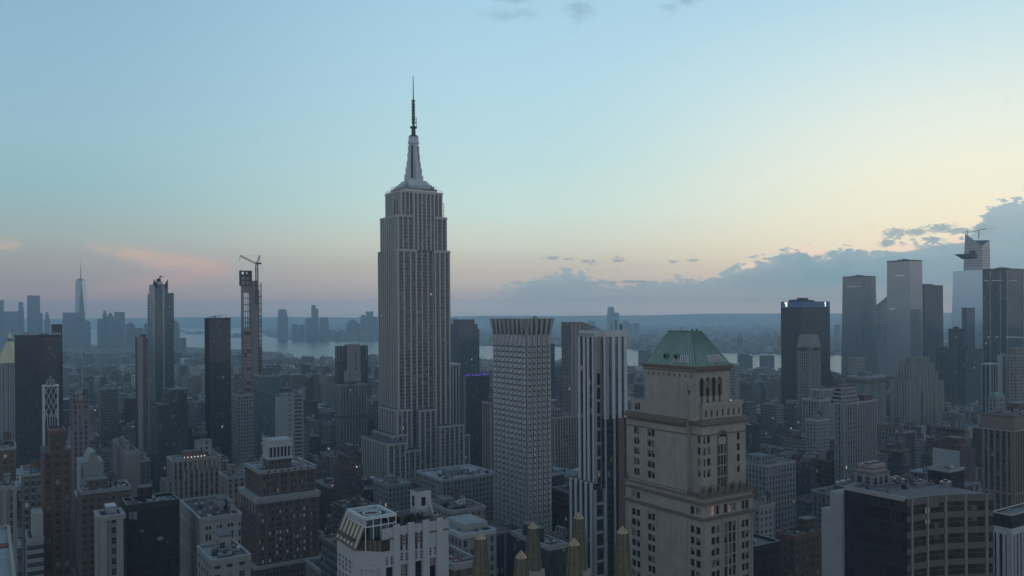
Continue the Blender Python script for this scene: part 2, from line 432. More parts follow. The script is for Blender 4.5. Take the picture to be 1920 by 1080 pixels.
facade('office_band', Wall=(0.04, 0.042, 0.042), Glass=(0.022, 0.027, 0.027), Bay=1.5, Floor=4.4, WinW=0.93, WinH=0.99, Spandrel=(0.1, 0.1, 0.088), Lit=0.018, Blind=0.06, GlassRough=0.15)
facade('limestone_east', Wall=(0.25, 0.225, 0.2), Glass=(0.05, 0.052, 0.055), Spandrel=(0.2, 0.18, 0.165), Bay=2.9, Floor=3.7, WinW=0.6, WinH=0.55, Lit=0.0034, Blind=0.72, GlassRough=0.08)  # paler east-face copy: drawn blinds, with reflected sky put into the colour
facade('slate_brick', Wall=(0.085, 0.076, 0.072), Glass=(0.03, 0.032, 0.036), Spandrel=(0.08, 0.072, 0.068), Bay=1.75, Floor=3.4, WinW=0.5, WinH=0.5, Lit=0.0051, Blind=0.13, GlassRough=0.1)
facade('pale_glass', Vary=0.12, Wall=(0.3, 0.31, 0.315), Glass=(0.33, 0.345, 0.355), Bay=1.6, Floor=4.2, WinW=0.92, WinH=0.82, Spandrel=(0.24, 0.25, 0.26), Lit=0.001, Blind=0.0, GlassRough=0.12, Metal=0.4)
plain('blank_wall', (0.25, 0.275, 0.285), 0.85)
plain('copper_dark', (0.1, 0.18, 0.15), 0.7)
plain('bright_white', (0.45, 0.465, 0.475), 0.7)
facade('dark_strip', Wall=(0.02, 0.024, 0.028), Glass=(0.018, 0.023, 0.03), Bay=1.5, Floor=3.4, WinW=0.9, WinH=0.7, Spandrel=(0.028, 0.032, 0.038), Lit=0.008, Blind=0.06, GlassRough=0.08)
plain('crown_stone', (0.29, 0.288, 0.27), 0.85)
plain('pale_stone', (0.265, 0.265, 0.255), 0.85)
plain('pier_stone', (0.41, 0.385, 0.35), 0.85)
plain('white_stone', (0.36, 0.375, 0.38), 0.8)
plain('tan_stone', (0.285, 0.262, 0.226), 0.85, var=0.7, scale=0.16)
plain('terracotta', (0.16, 0.125, 0.105), 0.85, scale=0.4)
plain('band_stone', (0.088, 0.093, 0.09), 0.7)
plain('pier_brown', (0.18, 0.15, 0.132), 0.85)
plain('brown_stone', (0.13, 0.1, 0.085), 0.85)
plain('rust_brick', (0.13, 0.078, 0.068), 0.9)
plain('concrete', (0.25, 0.215, 0.205), 0.9, scale=0.2)
plain('dark_metal', (0.035, 0.038, 0.042), 0.5, 0.3)
plain('steel', (0.3, 0.32, 0.34), 0.4, 0.6)
plain('mast_metal', (0.44, 0.47, 0.5), 0.45, 0.1, scale=0.1)
plain('roof_tar', (0.065, 0.065, 0.068), 0.95, var=0.8)
plain('roof_grey', (0.125, 0.125, 0.125), 0.95, var=0.8)
plain('roof_pale', (0.25, 0.265, 0.27), 0.9, var=0.6)
plain('roof_red', (0.16, 0.06, 0.05), 0.95, var=0.6)
plain('wood_tank', (0.12, 0.085, 0.06), 0.9)
plain('white_paint', (0.5, 0.52, 0.53), 0.6)
plain('copper', (0.2, 0.31, 0.255), 0.65, var=0.9, scale=0.5)
plain('copper_rib', (0.11, 0.18, 0.15), 0.65)
plain('bronze_copper', (0.118, 0.115, 0.085), 0.8, var=1.2, scale=1.6)
plain('bronze_dark', (0.075, 0.07, 0.05), 0.8, var=0.8, scale=2.0)
plain('bronze_tip', (0.34, 0.27, 0.17), 0.45, 0.4, var=0.8, scale=2.0)
plain('gold', (0.6, 0.5, 0.29), 0.5, 0.25)
plain('dark_pane', (0.02, 0.024, 0.029), 0.1, var=0.8, scale=0.35)
plain('blind_pane', (0.2, 0.2, 0.19), 0.4, var=0.8, scale=0.35)
plain('gold_pane', (0.34, 0.31, 0.23), 0.25, 0.2, var=0.4)
plain('teal_pane', (0.09, 0.15, 0.15), 0.12)
plain('sky_pane', (0.36, 0.375, 0.385), 0.25, 0.3, var=1.3, scale=0.5)  # pale base colour stands in for sky reflected in the bay windows
plain('lamp_white', (0.9, 0.9, 0.9), emit=(1.0, 0.94, 0.82), estr=3.0)
plain('lamp_warm', (0.9, 0.8, 0.6), emit=(1.0, 0.66, 0.36), estr=1.2)
plain('lamp_soft', (0.5, 0.36, 0.25), emit=(1.0, 0.58, 0.34), estr=0.1)
plain('lamp_pale', (0.6, 0.6, 0.58), emit=(1.0, 0.92, 0.8), estr=0.16)
plain('lamp_dot', (0.8, 0.8, 0.78), emit=(1.0, 0.93, 0.82), estr=1.0)
plain('sign_white', (0.9, 0.9, 0.9), emit=(1.0, 0.93, 0.85), estr=2.2)
plain('glow_blue', (0.06, 0.09, 0.16), emit=(0.12, 0.22, 0.5), estr=0.08)
plain('glow_purple', (0.1, 0.05, 0.3), emit=(0.2, 0.13, 0.8), estr=0.3)
plain('asphalt', (0.05, 0.05, 0.052), 0.9)
plain('leaf', (0.04, 0.07, 0.03), 0.8, var=1.2, scale=0.4)
plain('net_pink', (0.42, 0.29, 0.27), 0.9, var=1.0, scale=0.7)

# ------------------------------------------------------------------ mesh builder
ANG = math.radians(33.0)
U = (math.cos(ANG), math.sin(ANG))          # along the cross streets
V = (-math.sin(ANG), math.cos(ANG))         # down the avenues


class MB:
    def __init__(self):
        self.v, self.f, self.mi = [], [], []

    def face(self, pts, m=0):
        i = len(self.v)
        self.v.extend(pts)
        self.f.append(list(range(i, i + len(pts))))
        self.mi.append(m)

    def box(self, x0, x1, y0, y1, z0, z1, m=0, bottom=False, mtop=None, mside=None):
        i = len(self.v)
        self.v += [(x0, y0, z0), (x1, y0, z0), (x1, y1, z0), (x0, y1, z0), (x0, y0, z1), (x1, y0, z1), (x1, y1, z1), (x0, y1, z1)]
        fs = [(0, 1, 5, 4), (1, 2, 6, 5), (2, 3, 7, 6), (3, 0, 4, 7), (4, 5, 6, 7)]
        ms = [m, m, m, m if mside is None else mside, m if mtop is None else mtop]
        if bottom:
            fs.append((3, 2, 1, 0)); ms.append(m)
        self.f += [[i + k for k in q] for q in fs]
        self.mi += ms
        return self

    def loft(self, bot, top, m=0, cap=True, mtop=None, foot=False):
        """bot/top: same-length CCW lists of 3-D points"""
        i, n = len(self.v), len(bot)
        self.v += list(bot) + list(top)
        for k in range(n):
            j = (k + 1) % n
            self.f.append([i + k, i + j, i + n + j, i + n + k]); self.mi.append(m)
        if cap:
            self.f.append([i + n + k for k in range(n)]); self.mi.append(m if mtop is None else mtop)
        if foot:
            self.f.append([i + k for k in reversed(range(n))]); self.mi.append(m)
        return self

    def prism(self, poly, z0, z1, m=0, mtop=None, foot=False):
        return self.loft([(x, y, z0) for x, y in poly], [(x, y, z1) for x, y in poly], m, True, mtop, foot)

    def cyl(self, cx, cy, r0, r1, z0, z1, n=12, m=0, mtop=None, foot=False, rot=0.0, ky=1.0):
        p = [(math.cos(rot + 2 * math.pi * k / n), math.sin(rot + 2 * math.pi * k / n) * ky) for k in range(n)]
        return self.loft([(cx + r0 * a, cy + r0 * b, z0) for a, b in p], [(cx + r1 * a, cy + r1 * b, z1) for a, b in p], m, True, mtop, foot)

    def beam(self, p, q, w, m=0):
        p, q = Vector(p), Vector(q)
        d = (q - p).normalized()
        a = d.cross(Vector((0, 0, 1)))
        if a.length < 1e-3:
            a = Vector((1, 0, 0))
        a.normalize()
        b = d.cross(a)
        h = w / 2
        offs = [a * h + b * h, a * h - b * h, -a * h - b * h, -a * h + b * h]
        return self.loft([tuple(p + o) for o in offs], [tuple(q + o) for o in offs], m, True, None, True)

    def build(self, name, mats, parent=None, loc=None, color=None):
        me = bpy.data.meshes.new(name)
        me.from_pydata(self.v, [], self.f)
        for mn in (mats if isinstance(mats, (list, tuple)) else [mats]):
            me.materials.append(MATS[mn])
        me.polygons.foreach_set('material_index', self.mi)
        me.update()
        o = bpy.data.objects.new(name, me)
        COL.objects.link(o)
        if parent is not None:
            o.parent = parent
        if loc:
            o.location = loc
        if color:
            o.color = (*color, 1)
        return o


HEROES = []


def empty(name, loc, rz, label, cat, group=None):
    o = bpy.data.objects.new(name, None)
    COL.objects.link(o)
    o.empty_display_size = 5
    o.location = loc
    o.rotation_euler = (0, 0, rz)
    o['label'], o['category'] = label, cat
    if group:
        o['group'] = group
    return o


class Hero:
    """a building set on the street grid; local x runs along the cross street from the near corner, local y down the avenue"""

    def __init__(self, name, label, xl, xc, xr, yt, Y, yb=1100, D=None, cat='building', ref=None, group=None):
        self.a, b = ray(xc, yt)
        self.cx, self.cy = self.a * Y, Y
        self.z = CAMZ + b * Y
        ar, al = ray(xr, yt)[0], ray(xl, yt)[0]
        self.W = (ar - self.a) * Y / (U[0] - U[1] * ar)
        self.D = D if D else (self.a - al) * Y / (-V[0] + V[1] * al)
        self.t = empty(name, (self.cx, self.cy, 0), ANG, label, cat, group)
        self.label, self.ref = label, ref
        self.px = (min(xl, xc), xr, yt, yb)
        self.Y = Y
        HEROES.append(self)

    def fx(self, x, y=800):
        a = ray(x, y)[0]
        return (a * self.cy - self.cx) / (U[0] - a * U[1])

    def fz(self, x, y):
        a, b = ray(x, y)
        return CAMZ + b * (self.cy + self.fx(x, y) * U[1])

    def sy(self, x, y=800):
        a = ray(x, y)[0]
        return (self.cx - a * self.cy) / (a * V[1] - V[0])

    def sz(self, x, y):
        a, b = ray(x, y)
        return CAMZ + b * (self.cy + self.sy(x, y) * V[1])

    def uv(self):
        u0 = self.cx * U[0] + self.cy * U[1]
        v0 = self.cx * V[0] + self.cy * V[1]
        return u0, u0 + self.W, v0, v0 + self.D

    def zat(self, y, x=None):
        return CAMZ + ray(x if x is not None else 960 + self.a * FPX, y)[1] * self.Y


def piers(mb, x0, x1, y0, y1, z0, z1, sp, w, out, m=0, faces='FS', top=0.15, ends=True):
    if 'F' in faces:
        n = max(1, round((x1 - x0) / sp))
        for k in range(0 if ends else 1, n + (1 if ends else 0)):
            c = x0 + (x1 - x0) * k / n
            c = min(max(c, x0 + w / 2 - 0.1), x1 - w / 2 + 0.1)
            mb.box(c - w / 2, c + w / 2, y0 - out, y0 + 0.2, z0, z1 + top, m)
    if 'S' in faces:
        n = max(1, round((y1 - y0) / sp))
        for k in range(0 if ends else 1, n + (1 if ends else 0)):
            c = y0 + (y1 - y0) * k / n
            c = min(max(c, y0 + w / 2 + 0.25), y1 - w / 2 + 0.1)
            mb.box(x0 - out, x0 + 0.2, c - w / 2, c + w / 2, z0, z1 + top, m)


def band(mb, x0, x1, y0, y1, z0, z1, out, m=0, mtop=None):
    mb.box(x0 - out, x1 + out, y0 - out, y1 + out, z0, z1, m, bottom=True, mtop=mtop)


def parapet(t, x0, x1, y0, y1, z, h=1.1, w=0.5, mat='pale_stone', roof='roof_grey', out=0.15):
    mb = MB()
    mb.box(x0 - out, x1 + out, y0 - out, y0 + w, z - 0.6, z + h, 0, True)
    mb.box(x0 - out, x1 + out, y1 - w, y1 + out, z - 0.6, z + h, 0, True)
    mb.box(x0 - out, x0 + w, y0 + w, y1 - w, z - 0.6, z + h, 0, True)
    mb.box(x1 - w, x1 + out, y0 + w, y1 - w, z - 0.6, z + h, 0, True)
    mb.face([(x0 + w, y0 + w, z + 0.06), (x1 - w, y0 + w, z + 0.06), (x1 - w, y1 - w, z + 0.06), (x0 + w, y1 - w, z + 0.06)], 1)
    W_, D_ = x1 - x0, y1 - y0
    if W_ > 6 and D_ > 6:
        r = random.Random(int(W_ * 131 + D_ * 77 + z))
        for k in range(int(min(34, 8 + W_ * D_ / 40))):
            q = r.random()
            if q < .2:                               # duct runs and pipes
                a_, b_ = (r.uniform(2, W_ * .5), .3) if r.random() < .5 else (.3, r.uniform(2, D_ * .5))
                hh_ = r.uniform(.25, .5)
            else:
                a_, b_, hh_ = r.uniform(.4, 1.7), r.uniform(.4, 1.7), r.uniform(.3, 1.5)
            xx, yy = x0 + w + (W_ - 2 * w - a_) * r.random(), y0 + w + (D_ - 2 * w - b_) * r.random()
            mb.box(xx, xx + a_, yy, yy + b_, z, z + .06 + hh_, 2 + r.randrange(3))
        for k in range(int(W_ / 9)):                 # patched tar
            a_, b_ = r.uniform(1.5, W_ * .3), r.uniform(1.5, D_ * .3)
            xx, yy = x0 + w + (W_ - 2 * w - a_) * r.random(), y0 + w + (D_ - 2 * w - b_) * r.random()
            zz_ = z + .09 + .011 * k
            mb.face([(xx, yy, zz_), (xx + a_, yy, zz_), (xx + a_, yy + b_, zz_), (xx, yy + b_, zz_)], 3 + (k % 3))
    return mb.build('roof', [mat, roof, 'steel', 'concrete', 'roof_tar', 'roof_pale'], t)


def tank(t, x, y, z, r=2.0, h=3.6, legs=3.0, mat='wood_tank'):
    mb = MB()
    mb.cyl(x, y, r, r * 0.96, z + legs, z + legs + h, 12, 0, foot=True)
    mb.cyl(x, y, r * 1.06, 0.15, z + legs + h, z + legs + h + r * 0.6, 12, 1)
    for sx in (-1, 1):
        for sy in (-1, 1):
            mb.box(x + sx * r * 0.6 - 0.14, x + sx * r * 0.6 + 0.14, y + sy * r * 0.6 - 0.14, y + sy * r * 0.6 + 0.14, z, z + legs, 1)
    return mb.build('water_tank', [mat, 'dark_metal'], t)


def unit(t, x, y, z, w, d, h, mat='steel', name='cooling_unit'):
    mb = MB()
    mb.box(x, x + w, y, y + d, z, z + h, 0)
    n = max(1, int(w / 2.4))
    for k in range(n):
        mb.cyl(x + w * (k + .5) / n, y + d / 2, min(w / n, d) * .36, min(w / n, d) * .36, z + h, z + h + 0.45, 10, 1)
    mb.box(x - .06, x + w + .06, y - .06, y + d + .06, z + h * .45, z + h * .55, 1, True)
    return mb.build(name, [mat, 'dark_metal'], t)


def bulkhead(t, x0, x1, y0, y1, z0, z1, mat, name='penthouse'):
    mb = MB()
    mb.box(x0, x1, y0, y1, z0, z1, 0)
    mb.box(x0 - .2, x1 + .2, y0 - .2, y1 + .2, z1 - .1, z1 + .35, 1, True)
    return mb.build(name, [mat, 'roof_grey'], t)


def lamp(t, x, y, z, r=0.35, mat='lamp_white', name='roof_lamp'):
    mb = MB()
    mb.cyl(x, y, r * .5, r, z - r, z, 8, 0, foot=True)
    mb.cyl(x, y, r, r * .4, z, z + r, 8, 0)
    return mb.build(name, mat, t)


def roof_clutter(t, x0, x1, y0, y1, z, seed, mat='grey_panel', n=3, tanks=1):
    r = random.Random(seed)
    W, D = x1 - x0, y1 - y0
    bw, bd = W * r.uniform(.25, .42), D * r.uniform(.25, .45)
    bx, by = x0 + W * r.uniform(.1, .5), y0 + D * r.uniform(.25, .5)
    bulkhead(t, bx, bx + bw, by, by + bd, z, z + r.uniform(3, 6), mat)
    for k in range(n):
        w, d = r.uniform(1.6, 4), r.uniform(1.4, 2.6)
        unit(t, r.uniform(x0 + 1, x1 - w - 1), y0 + 1.2 + r.uniform(0, max(.1, by - y0 - d - 1.6)), z, w, d, r.uniform(1.0, 2.2))
    for k in range(tanks):
        tank(t, min(x1 - 2.5, bx + bw + 2.8), by + bd * .5 + k * 5, z)


def simple(name, label, xl, xc, xr, yt, Y, mat, yb=1100, D=None, ref=None, cat='building', rim='pale_stone', roof='roof_grey', clutter=1, tanks=0,
           ps=None, group=None, seed=None, rim_h=1.1):
    """one plain shaft: wall, roof, optional piers and roof plant"""
    h = Hero(name, label, xl, xc, xr, yt, Y, yb, D, cat, ref, group)
    mb = MB()
    mb.box(0, h.W, 0, h.D, 0, h.z, 0)
    mats = [mat]
    if ps:
        piers(mb, 0, h.W, 0, h.D, 0, h.z, ps[0], ps[1], ps[2], 1)
        mats.append(ps[3])
    mb.build('wall', mats, h.t)
    parapet(h.t, 0, h.W, 0, h.D, h.z, mat=rim, roof=roof, h=rim_h, out=0.15 + (ps[2] if ps else 0))
    if clutter:
        roof_clutter(h.t, 0, h.W, 0, h.D, h.z, seed or hash(name) % 97 + int(xc), mat, 2, tanks)
    return h


def punched(mb, axis, x0, x1, z0, z1, holes, depth, plane=0.0, m=0, mr=0):
    """a wall face with real window openings. axis 'F': faces -y at y=plane; 'S': faces -x at x=plane. holes: (a0,a1,b0,b1)"""
    P = (lambda a, z, d: (a, plane + d, z)) if axis == 'F' else (lambda a, z, d: (plane + d, a, z))
    holes = [h for h in holes if h[0] > x0 and h[1] < x1 and h[2] > z0 and h[3] < z1]
    xs = sorted({x0, x1, *[h[0] for h in holes], *[h[1] for h in holes]})
    byrow = {}
    for h in holes:
        byrow.setdefault((round(h[2], 3), round(h[3], 3)), []).append(h)
    zs = sorted({z0, z1, *[h[2] for h in holes], *[h[3] for h in holes]})

    def q(p):
        mb.face(p if axis == 'F' else list(reversed(p)), m)
    for za, zb in zip(zs[:-1], zs[1:]):
        zc = (za + zb) / 2
        row = sorted([h for h in holes if h[2] < zc < h[3]])
        cur = x0
        for h in row:
            if h[0] > cur:
                q([P(cur, za, 0), P(h[0], za, 0), P(h[0], zb, 0), P(cur, zb, 0)])
            cur = max(cur, h[1])
        if cur < x1:
            q([P(cur, za, 0), P(x1, za, 0), P(x1, zb, 0), P(cur, zb, 0)])
    for a0, a1, b0, b1 in holes:
        for pp in ([P(a0, b0, 0), P(a1, b0, 0), P(a1, b0, depth), P(a0, b0, depth)], [P(a0, b1, depth), P(a1, b1, depth), P(a1, b1, 0), P(a0, b1, 0)],
                   [P(a0, b0, 0), P(a0, b0, depth), P(a0, b1, depth), P(a0, b1, 0)], [P(a1, b0, depth), P(a1, b0, 0), P(a1, b1, 0), P(a1, b1, depth)]):
            mb.face(pp, mr)
    return holes


def pane(mb, axis, h, depth, plane, rnd, frame=1, blind=2, lit=None):
    """one window filling an opening: glass, a sash bar, maybe a half-drawn blind"""
    a0, a1, b0, b1 = h
    P = (lambda a, z, d: (a, plane + d, z)) if axis == 'F' else (lambda a, z, d: (plane + d, a, z))

    def q(aa, ab, za, zb, d, m):
        p = [P(aa, za, d), P(ab, za, d), P(ab, zb, d), P(aa, zb, d)]
        mb.face(p if axis == 'F' else list(reversed(p)), m)
    f = rnd.random()
    split = b1 if f < .5 else b1 - (b1 - b0) * rnd.choice((.3, .5, .95))
    q(a0, a1, b0, split, depth, 0 if lit is None else lit)
    if split < b1:
        q(a0, a1, split, b1, depth, blind)
    zm = (b0 + b1) / 2
    q(a0, a1, zm - .06, zm + .06, depth - .06, frame)
    q(a0, a0 + .09, b0, b1, depth - .05, frame)
    q(a1 - .09, a1, b0, b1, depth - .05, frame)


# ================================================================== the tallest tower (spired)
def build_esb():
    h = Hero('skyscraper', 'tallest limestone skyscraper stepping up to a silver mast and long antenna', 679, 727, 875, 833, 790, 905,
             ref='the tall spired skyscraper')
    t = h.t
    W = h.W
    # shaft corner placed from its own pixels, 830 m out
    Y = 830.0
    ca = ray(745, 470)[0]
    X0, Y0 = ca * Y, Y
    ox = (X0 - h.cx) * U[0] + (Y0 - h.cy) * U[1]
    oy = (X0 - h.cx) * V[0] + (Y0 - h.cy) * V[1]
    a = ray(844, 600)[0]
    SW = (a * Y0 - X0) / (U[0] - a * U[1])
    a = ray(710, 600)[0]
    SD = (X0 - a * Y0) / (a * V[1] - V[0])
    zt = lambda y: CAMZ + ray(777, y)[1] * (Y + 14)
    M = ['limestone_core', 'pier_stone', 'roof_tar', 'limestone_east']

    def tier(name, x0, x1, y0, y1, z0, z1, sp=6.2, w=1.6, out=0.55, faces='FS', cap=1.6):
        mb = MB()
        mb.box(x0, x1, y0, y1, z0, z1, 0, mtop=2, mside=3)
        piers(mb, x0, x1, y0, y1, z0, z1, sp, w, out, 1, faces)
        piers(mb, x0 + sp / 2, x1 - sp / 2, y0 + sp / 2, y1 - sp / 2, z0, z1, sp, .4, .25, 0, faces) if sp > 4 else None
        band(mb, x0, x1, y0, y1, z1 - cap, z1 + .5, out + .12, 1, 2)
        return mb.build(name, M, t)
    x0, x1, y0, y1 = ox, ox + SW, oy, oy + SD
    # base wings
    zA, zB, zC, zD = zt(833), zt(765), zt(797), zt(843)
    tier('base_wing', 0, h.W * .22, 0, h.D, 0, h.z)
    tier('base_wing', ox - 2, ox + SW * .30, oy - 14, oy + SD + 4, 0, zt(838))
    tier('base_wing', ox - 9, ox + SW * .12, oy - 6, oy + SD * .9, 0, zt(810))
    tier('base_wing', ox - 3.4, ox + SW * .22, oy - 4.0, oy + SD * .86, 0, zB)
    tier('base_wing', ox + SW * .68, ox + SW + 9, oy - 12, oy + SD, 0, zt(800))
    tier('base_wing', ox + SW * .9, ox + SW + 20, oy - 5, oy + SD - 6, 0, zt(822))
    tier('base_wing', ox + SW * .34, ox + SW * .66, oy - 6, oy + 8, 0, zt(768))
    # shaft: two flanks and a recessed middle bay
    z1 = zt(469)
    mb = MB()
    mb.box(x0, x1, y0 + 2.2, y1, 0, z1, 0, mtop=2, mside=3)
    for xa, xb in ((x0, x0 + SW * .36), (x1 - SW * .30, x1)):
        mb.box(xa, xb, y0, y0 + 2.2, 0, z1, 0, mtop=2)
        piers(mb, xa, xb, y0, y1, 0, z1, 6.4, 1.7, .6, 1, 'F')
        piers(mb, xa + 3.2, xb - 3.2, y0, y1, 0, z1, 6.4, .4, .28, 0, 'F')
        band(mb, xa, xb, y0, y0 + 2.1, z1 - 2, z1 + .5, .66, 1, 2)
    piers(mb, x0 + SW * .36, x1 - SW * .30, y0 + 2.2, y1, 0, z1, 6.4, 1.4, .5, 1, 'F')
    piers(mb, x0 + SW * .36 + 3.2, x1 - SW * .30 - 3.2, y0 + 2.2, y1, 0, z1, 6.4, .4, .25, 0, 'F')
    piers(mb, x0, x1, y0, y1, 0, z1, 5.6, 1.4, .55, 1, 'S')
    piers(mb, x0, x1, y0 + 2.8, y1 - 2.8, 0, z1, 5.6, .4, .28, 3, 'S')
    mb.build('shaft', M, t)
    z2, z3 = zt(405), zt(358)
    i1 = 1.8
    X0, X1, Y0_, Y1 = x0 + i1, x1 - i1 - .6, y0 + 2.0, y1 - 2.5
    tier('upper_tier', X0, X1, Y0_, Y1, z1, z2, 5.4, 1.4, .5)
    tier('center_bay', X0 + (X1 - X0) * .30, X1 - (X1 - X0) * .26, Y0_ - 1.4, Y0_ + 6, z1, zt(360), 5.0, 1.6, .5)
    b0, b1, c0, c1 = X0 + 4.6, X1 - 3.8, Y0_ + 2.4, Y1 - 3.4
    tier('upper_tier', b0, b1, c0, c1, z2, z3, 5.0, 1.6, .5)
    # observation terrace
    d0, d1, e0, e1 = b0 + 4.5, b1 - 4.5, c0 + 3.0, c1 - 3.5
    mb = MB()
    zz = z3
    k = 0.0
    for hgt, ins in ((4.2, 0), (2.6, 2.6), (2.2, 4.8), (2.0, 7.0), (2.2, 9.0)):
        mb.box(d0 + ins, d1 - ins, e0 + ins * .62, e1 - ins * .62, zz, zz + hgt, 0 if hgt < 4 else 1)
        zz += hgt
    mb.build('stepped_crown', ['mast_metal', 'limestone_core'], t)
    mb = MB()
    for xx0, xx1, yy0, yy1, zb in ((b0, b1, c0, c1, z3), (d0, d1, e0, e1, z3 + 4.2)):
        n = int((xx1 - xx0) / 2.2)
        for q in range(n + 1):
            xq = xx0 + (xx1 - xx0) * q / n
            mb.box(xq - .12, xq + .12, yy0 - .12, yy0 + .12, zb + .5, zb + 2.8)
        n = int((yy1 - yy0) / 2.2)
        for q in range(n + 1):
            yq = yy0 + (yy1 - yy0) * q / n
            mb.box(xx0 - .12, xx0 + .12, yq - .12, yq + .12, zb + .5, zb + 2.8)
        mb.box(xx0, xx1, yy0 - .08, yy0 + .08, zb + 2.6, zb + 2.85, 0, True)
        mb.box(xx0 - .08, xx0 + .08, yy0, yy1, zb + 2.6, zb + 2.85, 0, True)
    mb.build('terrace_fence', 'steel', t)
    mb = MB()
    n = 26
    for q in range(n):
        xq = b0 + 5 + (b1 - b0 - 10) * (q + .5) / n
        mb.box(xq - .45, xq + .45, e0 - .8, e0 - .25, z3 + .9, z3 + 1.9, 0, True)
    for q in range(8):
        yq = e0 + (e1 - e0) * (q + .5) / 8
        mb.box(d0 - .8, d0 - .25, yq - .45, yq + .45, z3 + .9, z3 + 1.9, 0, True)
    mb.build('terrace_light', 'lamp_pale', t)  # whitish terrace windows, their paleness made with an added faint glow
    # antenna frames beside the shoulders
    mb = MB()
    for xx, ya in ((b0 - 3.0, c0 + 6), (b1 + 2.6, c0 + 4)):
        for dxx in (-1.4, 1.4):
            mb.box(xx + dxx - .22, xx + dxx + .22, ya - .22, ya + .22, z2, zt(376))
        for zk in (z2 + 3, z2 + 9, zt(377)):
            mb.box(xx - 1.5, xx + 1.5, ya - .16, ya + .16, zk, zk + .4, 0, True)
    mb.build('antenna_frame', 'dark_metal', t)
    # mast
    mx, my = (d0 + d1) / 2, (e0 + e1) / 2
    zb = zz
    px = 1.0 / 1.83
    zc, zd = zt(262), zt(250)
    mast = MB()
    mast.cyl(mx, my, 10.2 * px, 9.2 * px, zb - .5, zc, 8, 0, rot=math.pi / 8)
    m_o = mast.build('mast', ['mast_metal'], t)
    wing = MB()
    for ang in range(4):
        ca_, sa_ = math.cos(ang * math.pi / 2), math.sin(ang * math.pi / 2)
        prof_ = [(18.8, 335, 322), (16.2, 322, 308), (14.0, 308, 296), (12.2, 296, 280), (10.8, 280, 266)]
        for r, yb_, yt_ in prof_:
            r *= px
            hw = 3.0 * px * (.6 + r / (18.8 * px) * .6)
            zt_, zb_ = zt(yt_), zb - .3
            P = lambda u_, w_, z_: (mx + u_ * ca_ - w_ * sa_, my + u_ * sa_ + w_ * ca_, z_)
            wing.loft([P(0, -hw, zb_), P(r, -hw, zb_), P(r, hw, zb_), P(0, hw, zb_)],
                      [P(0, -hw, zt_), P(r, -hw, zt_), P(r, hw, zt_), P(0, hw, zt_)], 0)
    wing.build('mast_wing', 'mast_metal', m_o)
    gl = MB()
    for ang in range(4):
        aa = ang * math.pi / 2 + math.pi / 4
        ca_, sa_ = math.cos(aa), math.sin(aa)
        P = lambda u_, w_, z_: (mx + u_ * ca_ - w_ * sa_, my + u_ * sa_ + w_ * ca_, z_)
        r = 10.0 * px
        gl.loft([P(r - 1, -2.2 * px, zb + 3), P(r + .15, -2.2 * px, zb + 3), P(r + .15, 2.2 * px, zb + 3), P(r - 1, 2.2 * px, zb + 3)],
                [P(r - 1.4, -1.8 * px, zc - 2), P(r - .3, -1.8 * px, zc - 2), P(r - .3, 1.8 * px, zc - 2), P(r - 1.4, 1.8 * px, zc - 2)], 0)
    gl.build('mast_window', 'dark_metal', m_o)
    cp = MB()
    cp.cyl(mx, my, 10.8 * px, 10.8 * px, zc, zc + 3.2, 16, 0, foot=True)
    cp.cyl(mx, my, 9.8 * px, 9.6 * px, zc + 3.2, zd - .8, 16, 0)
    cp.cyl(mx, my, 10.4 * px, 8.0 * px, zd - .8, zd + 1.6, 16, 0, foot=True)
    cp.build('lantern_cap', 'mast_metal', m_o)
    an = MB()
    zz1 = zt(247)
    an.cyl(mx, my, 9.4 * px, 8.4 * px, zz1 - 1, zz1 + .6, 12, 0, foot=True)
    an.cyl(mx, my, 4.6 * px, 4.0 * px, zz1 + .6, zt(230), 8, 0)
    an.cyl(mx, my, 7.2 * px, 6.6 * px, zt(231), zt(228.5), 12, 0, foot=True)
    an.cyl(mx, my, 2.6 * px, 2.2 * px, zt(228), zt(180), 8, 0)
    for yy in (222, 216, 211, 205, 199, 193, 187):
        an.cyl(mx, my, 3.8 * px, 3.8 * px, zt(yy), zt(yy - 3), 8, 0, foot=True)
    an.cyl(mx, my, 4.0 * px, 3.6 * px, zt(180), zt(177.5), 10, 0, foot=True)
    an.cyl(mx, my, 1.25 * px, .9 * px, zt(177.5), zt(150), 6, 0)
    an.cyl(mx, my, 1.0 * px, .6 * px, zt(150), zt(130), 6, 0)
    an.box(mx + 5.4 * px, mx + 6.6 * px, my - .3, my + .3, zt(228), zt(210), 0)
    an.box(mx, mx + 6.4 * px, my - .2, my + .2, zt(220), zt(219), 0, True)
    an.build('antenna', 'dark_metal', m_o)
    # small whips on the terrace
    for dx_, hh_ in ((-16, 9), (-14, 6), (-18, 4), (14, 4), (16, 3)):
        mb = MB()
        mb.box(mx + dx_ - .2, mx + dx_ + .2, e0 + 1, e0 + 1.4, z3 + 4, z3 + 4 + hh_)
        mb.build('whip_antenna', 'dark_metal', t)


build_esb()


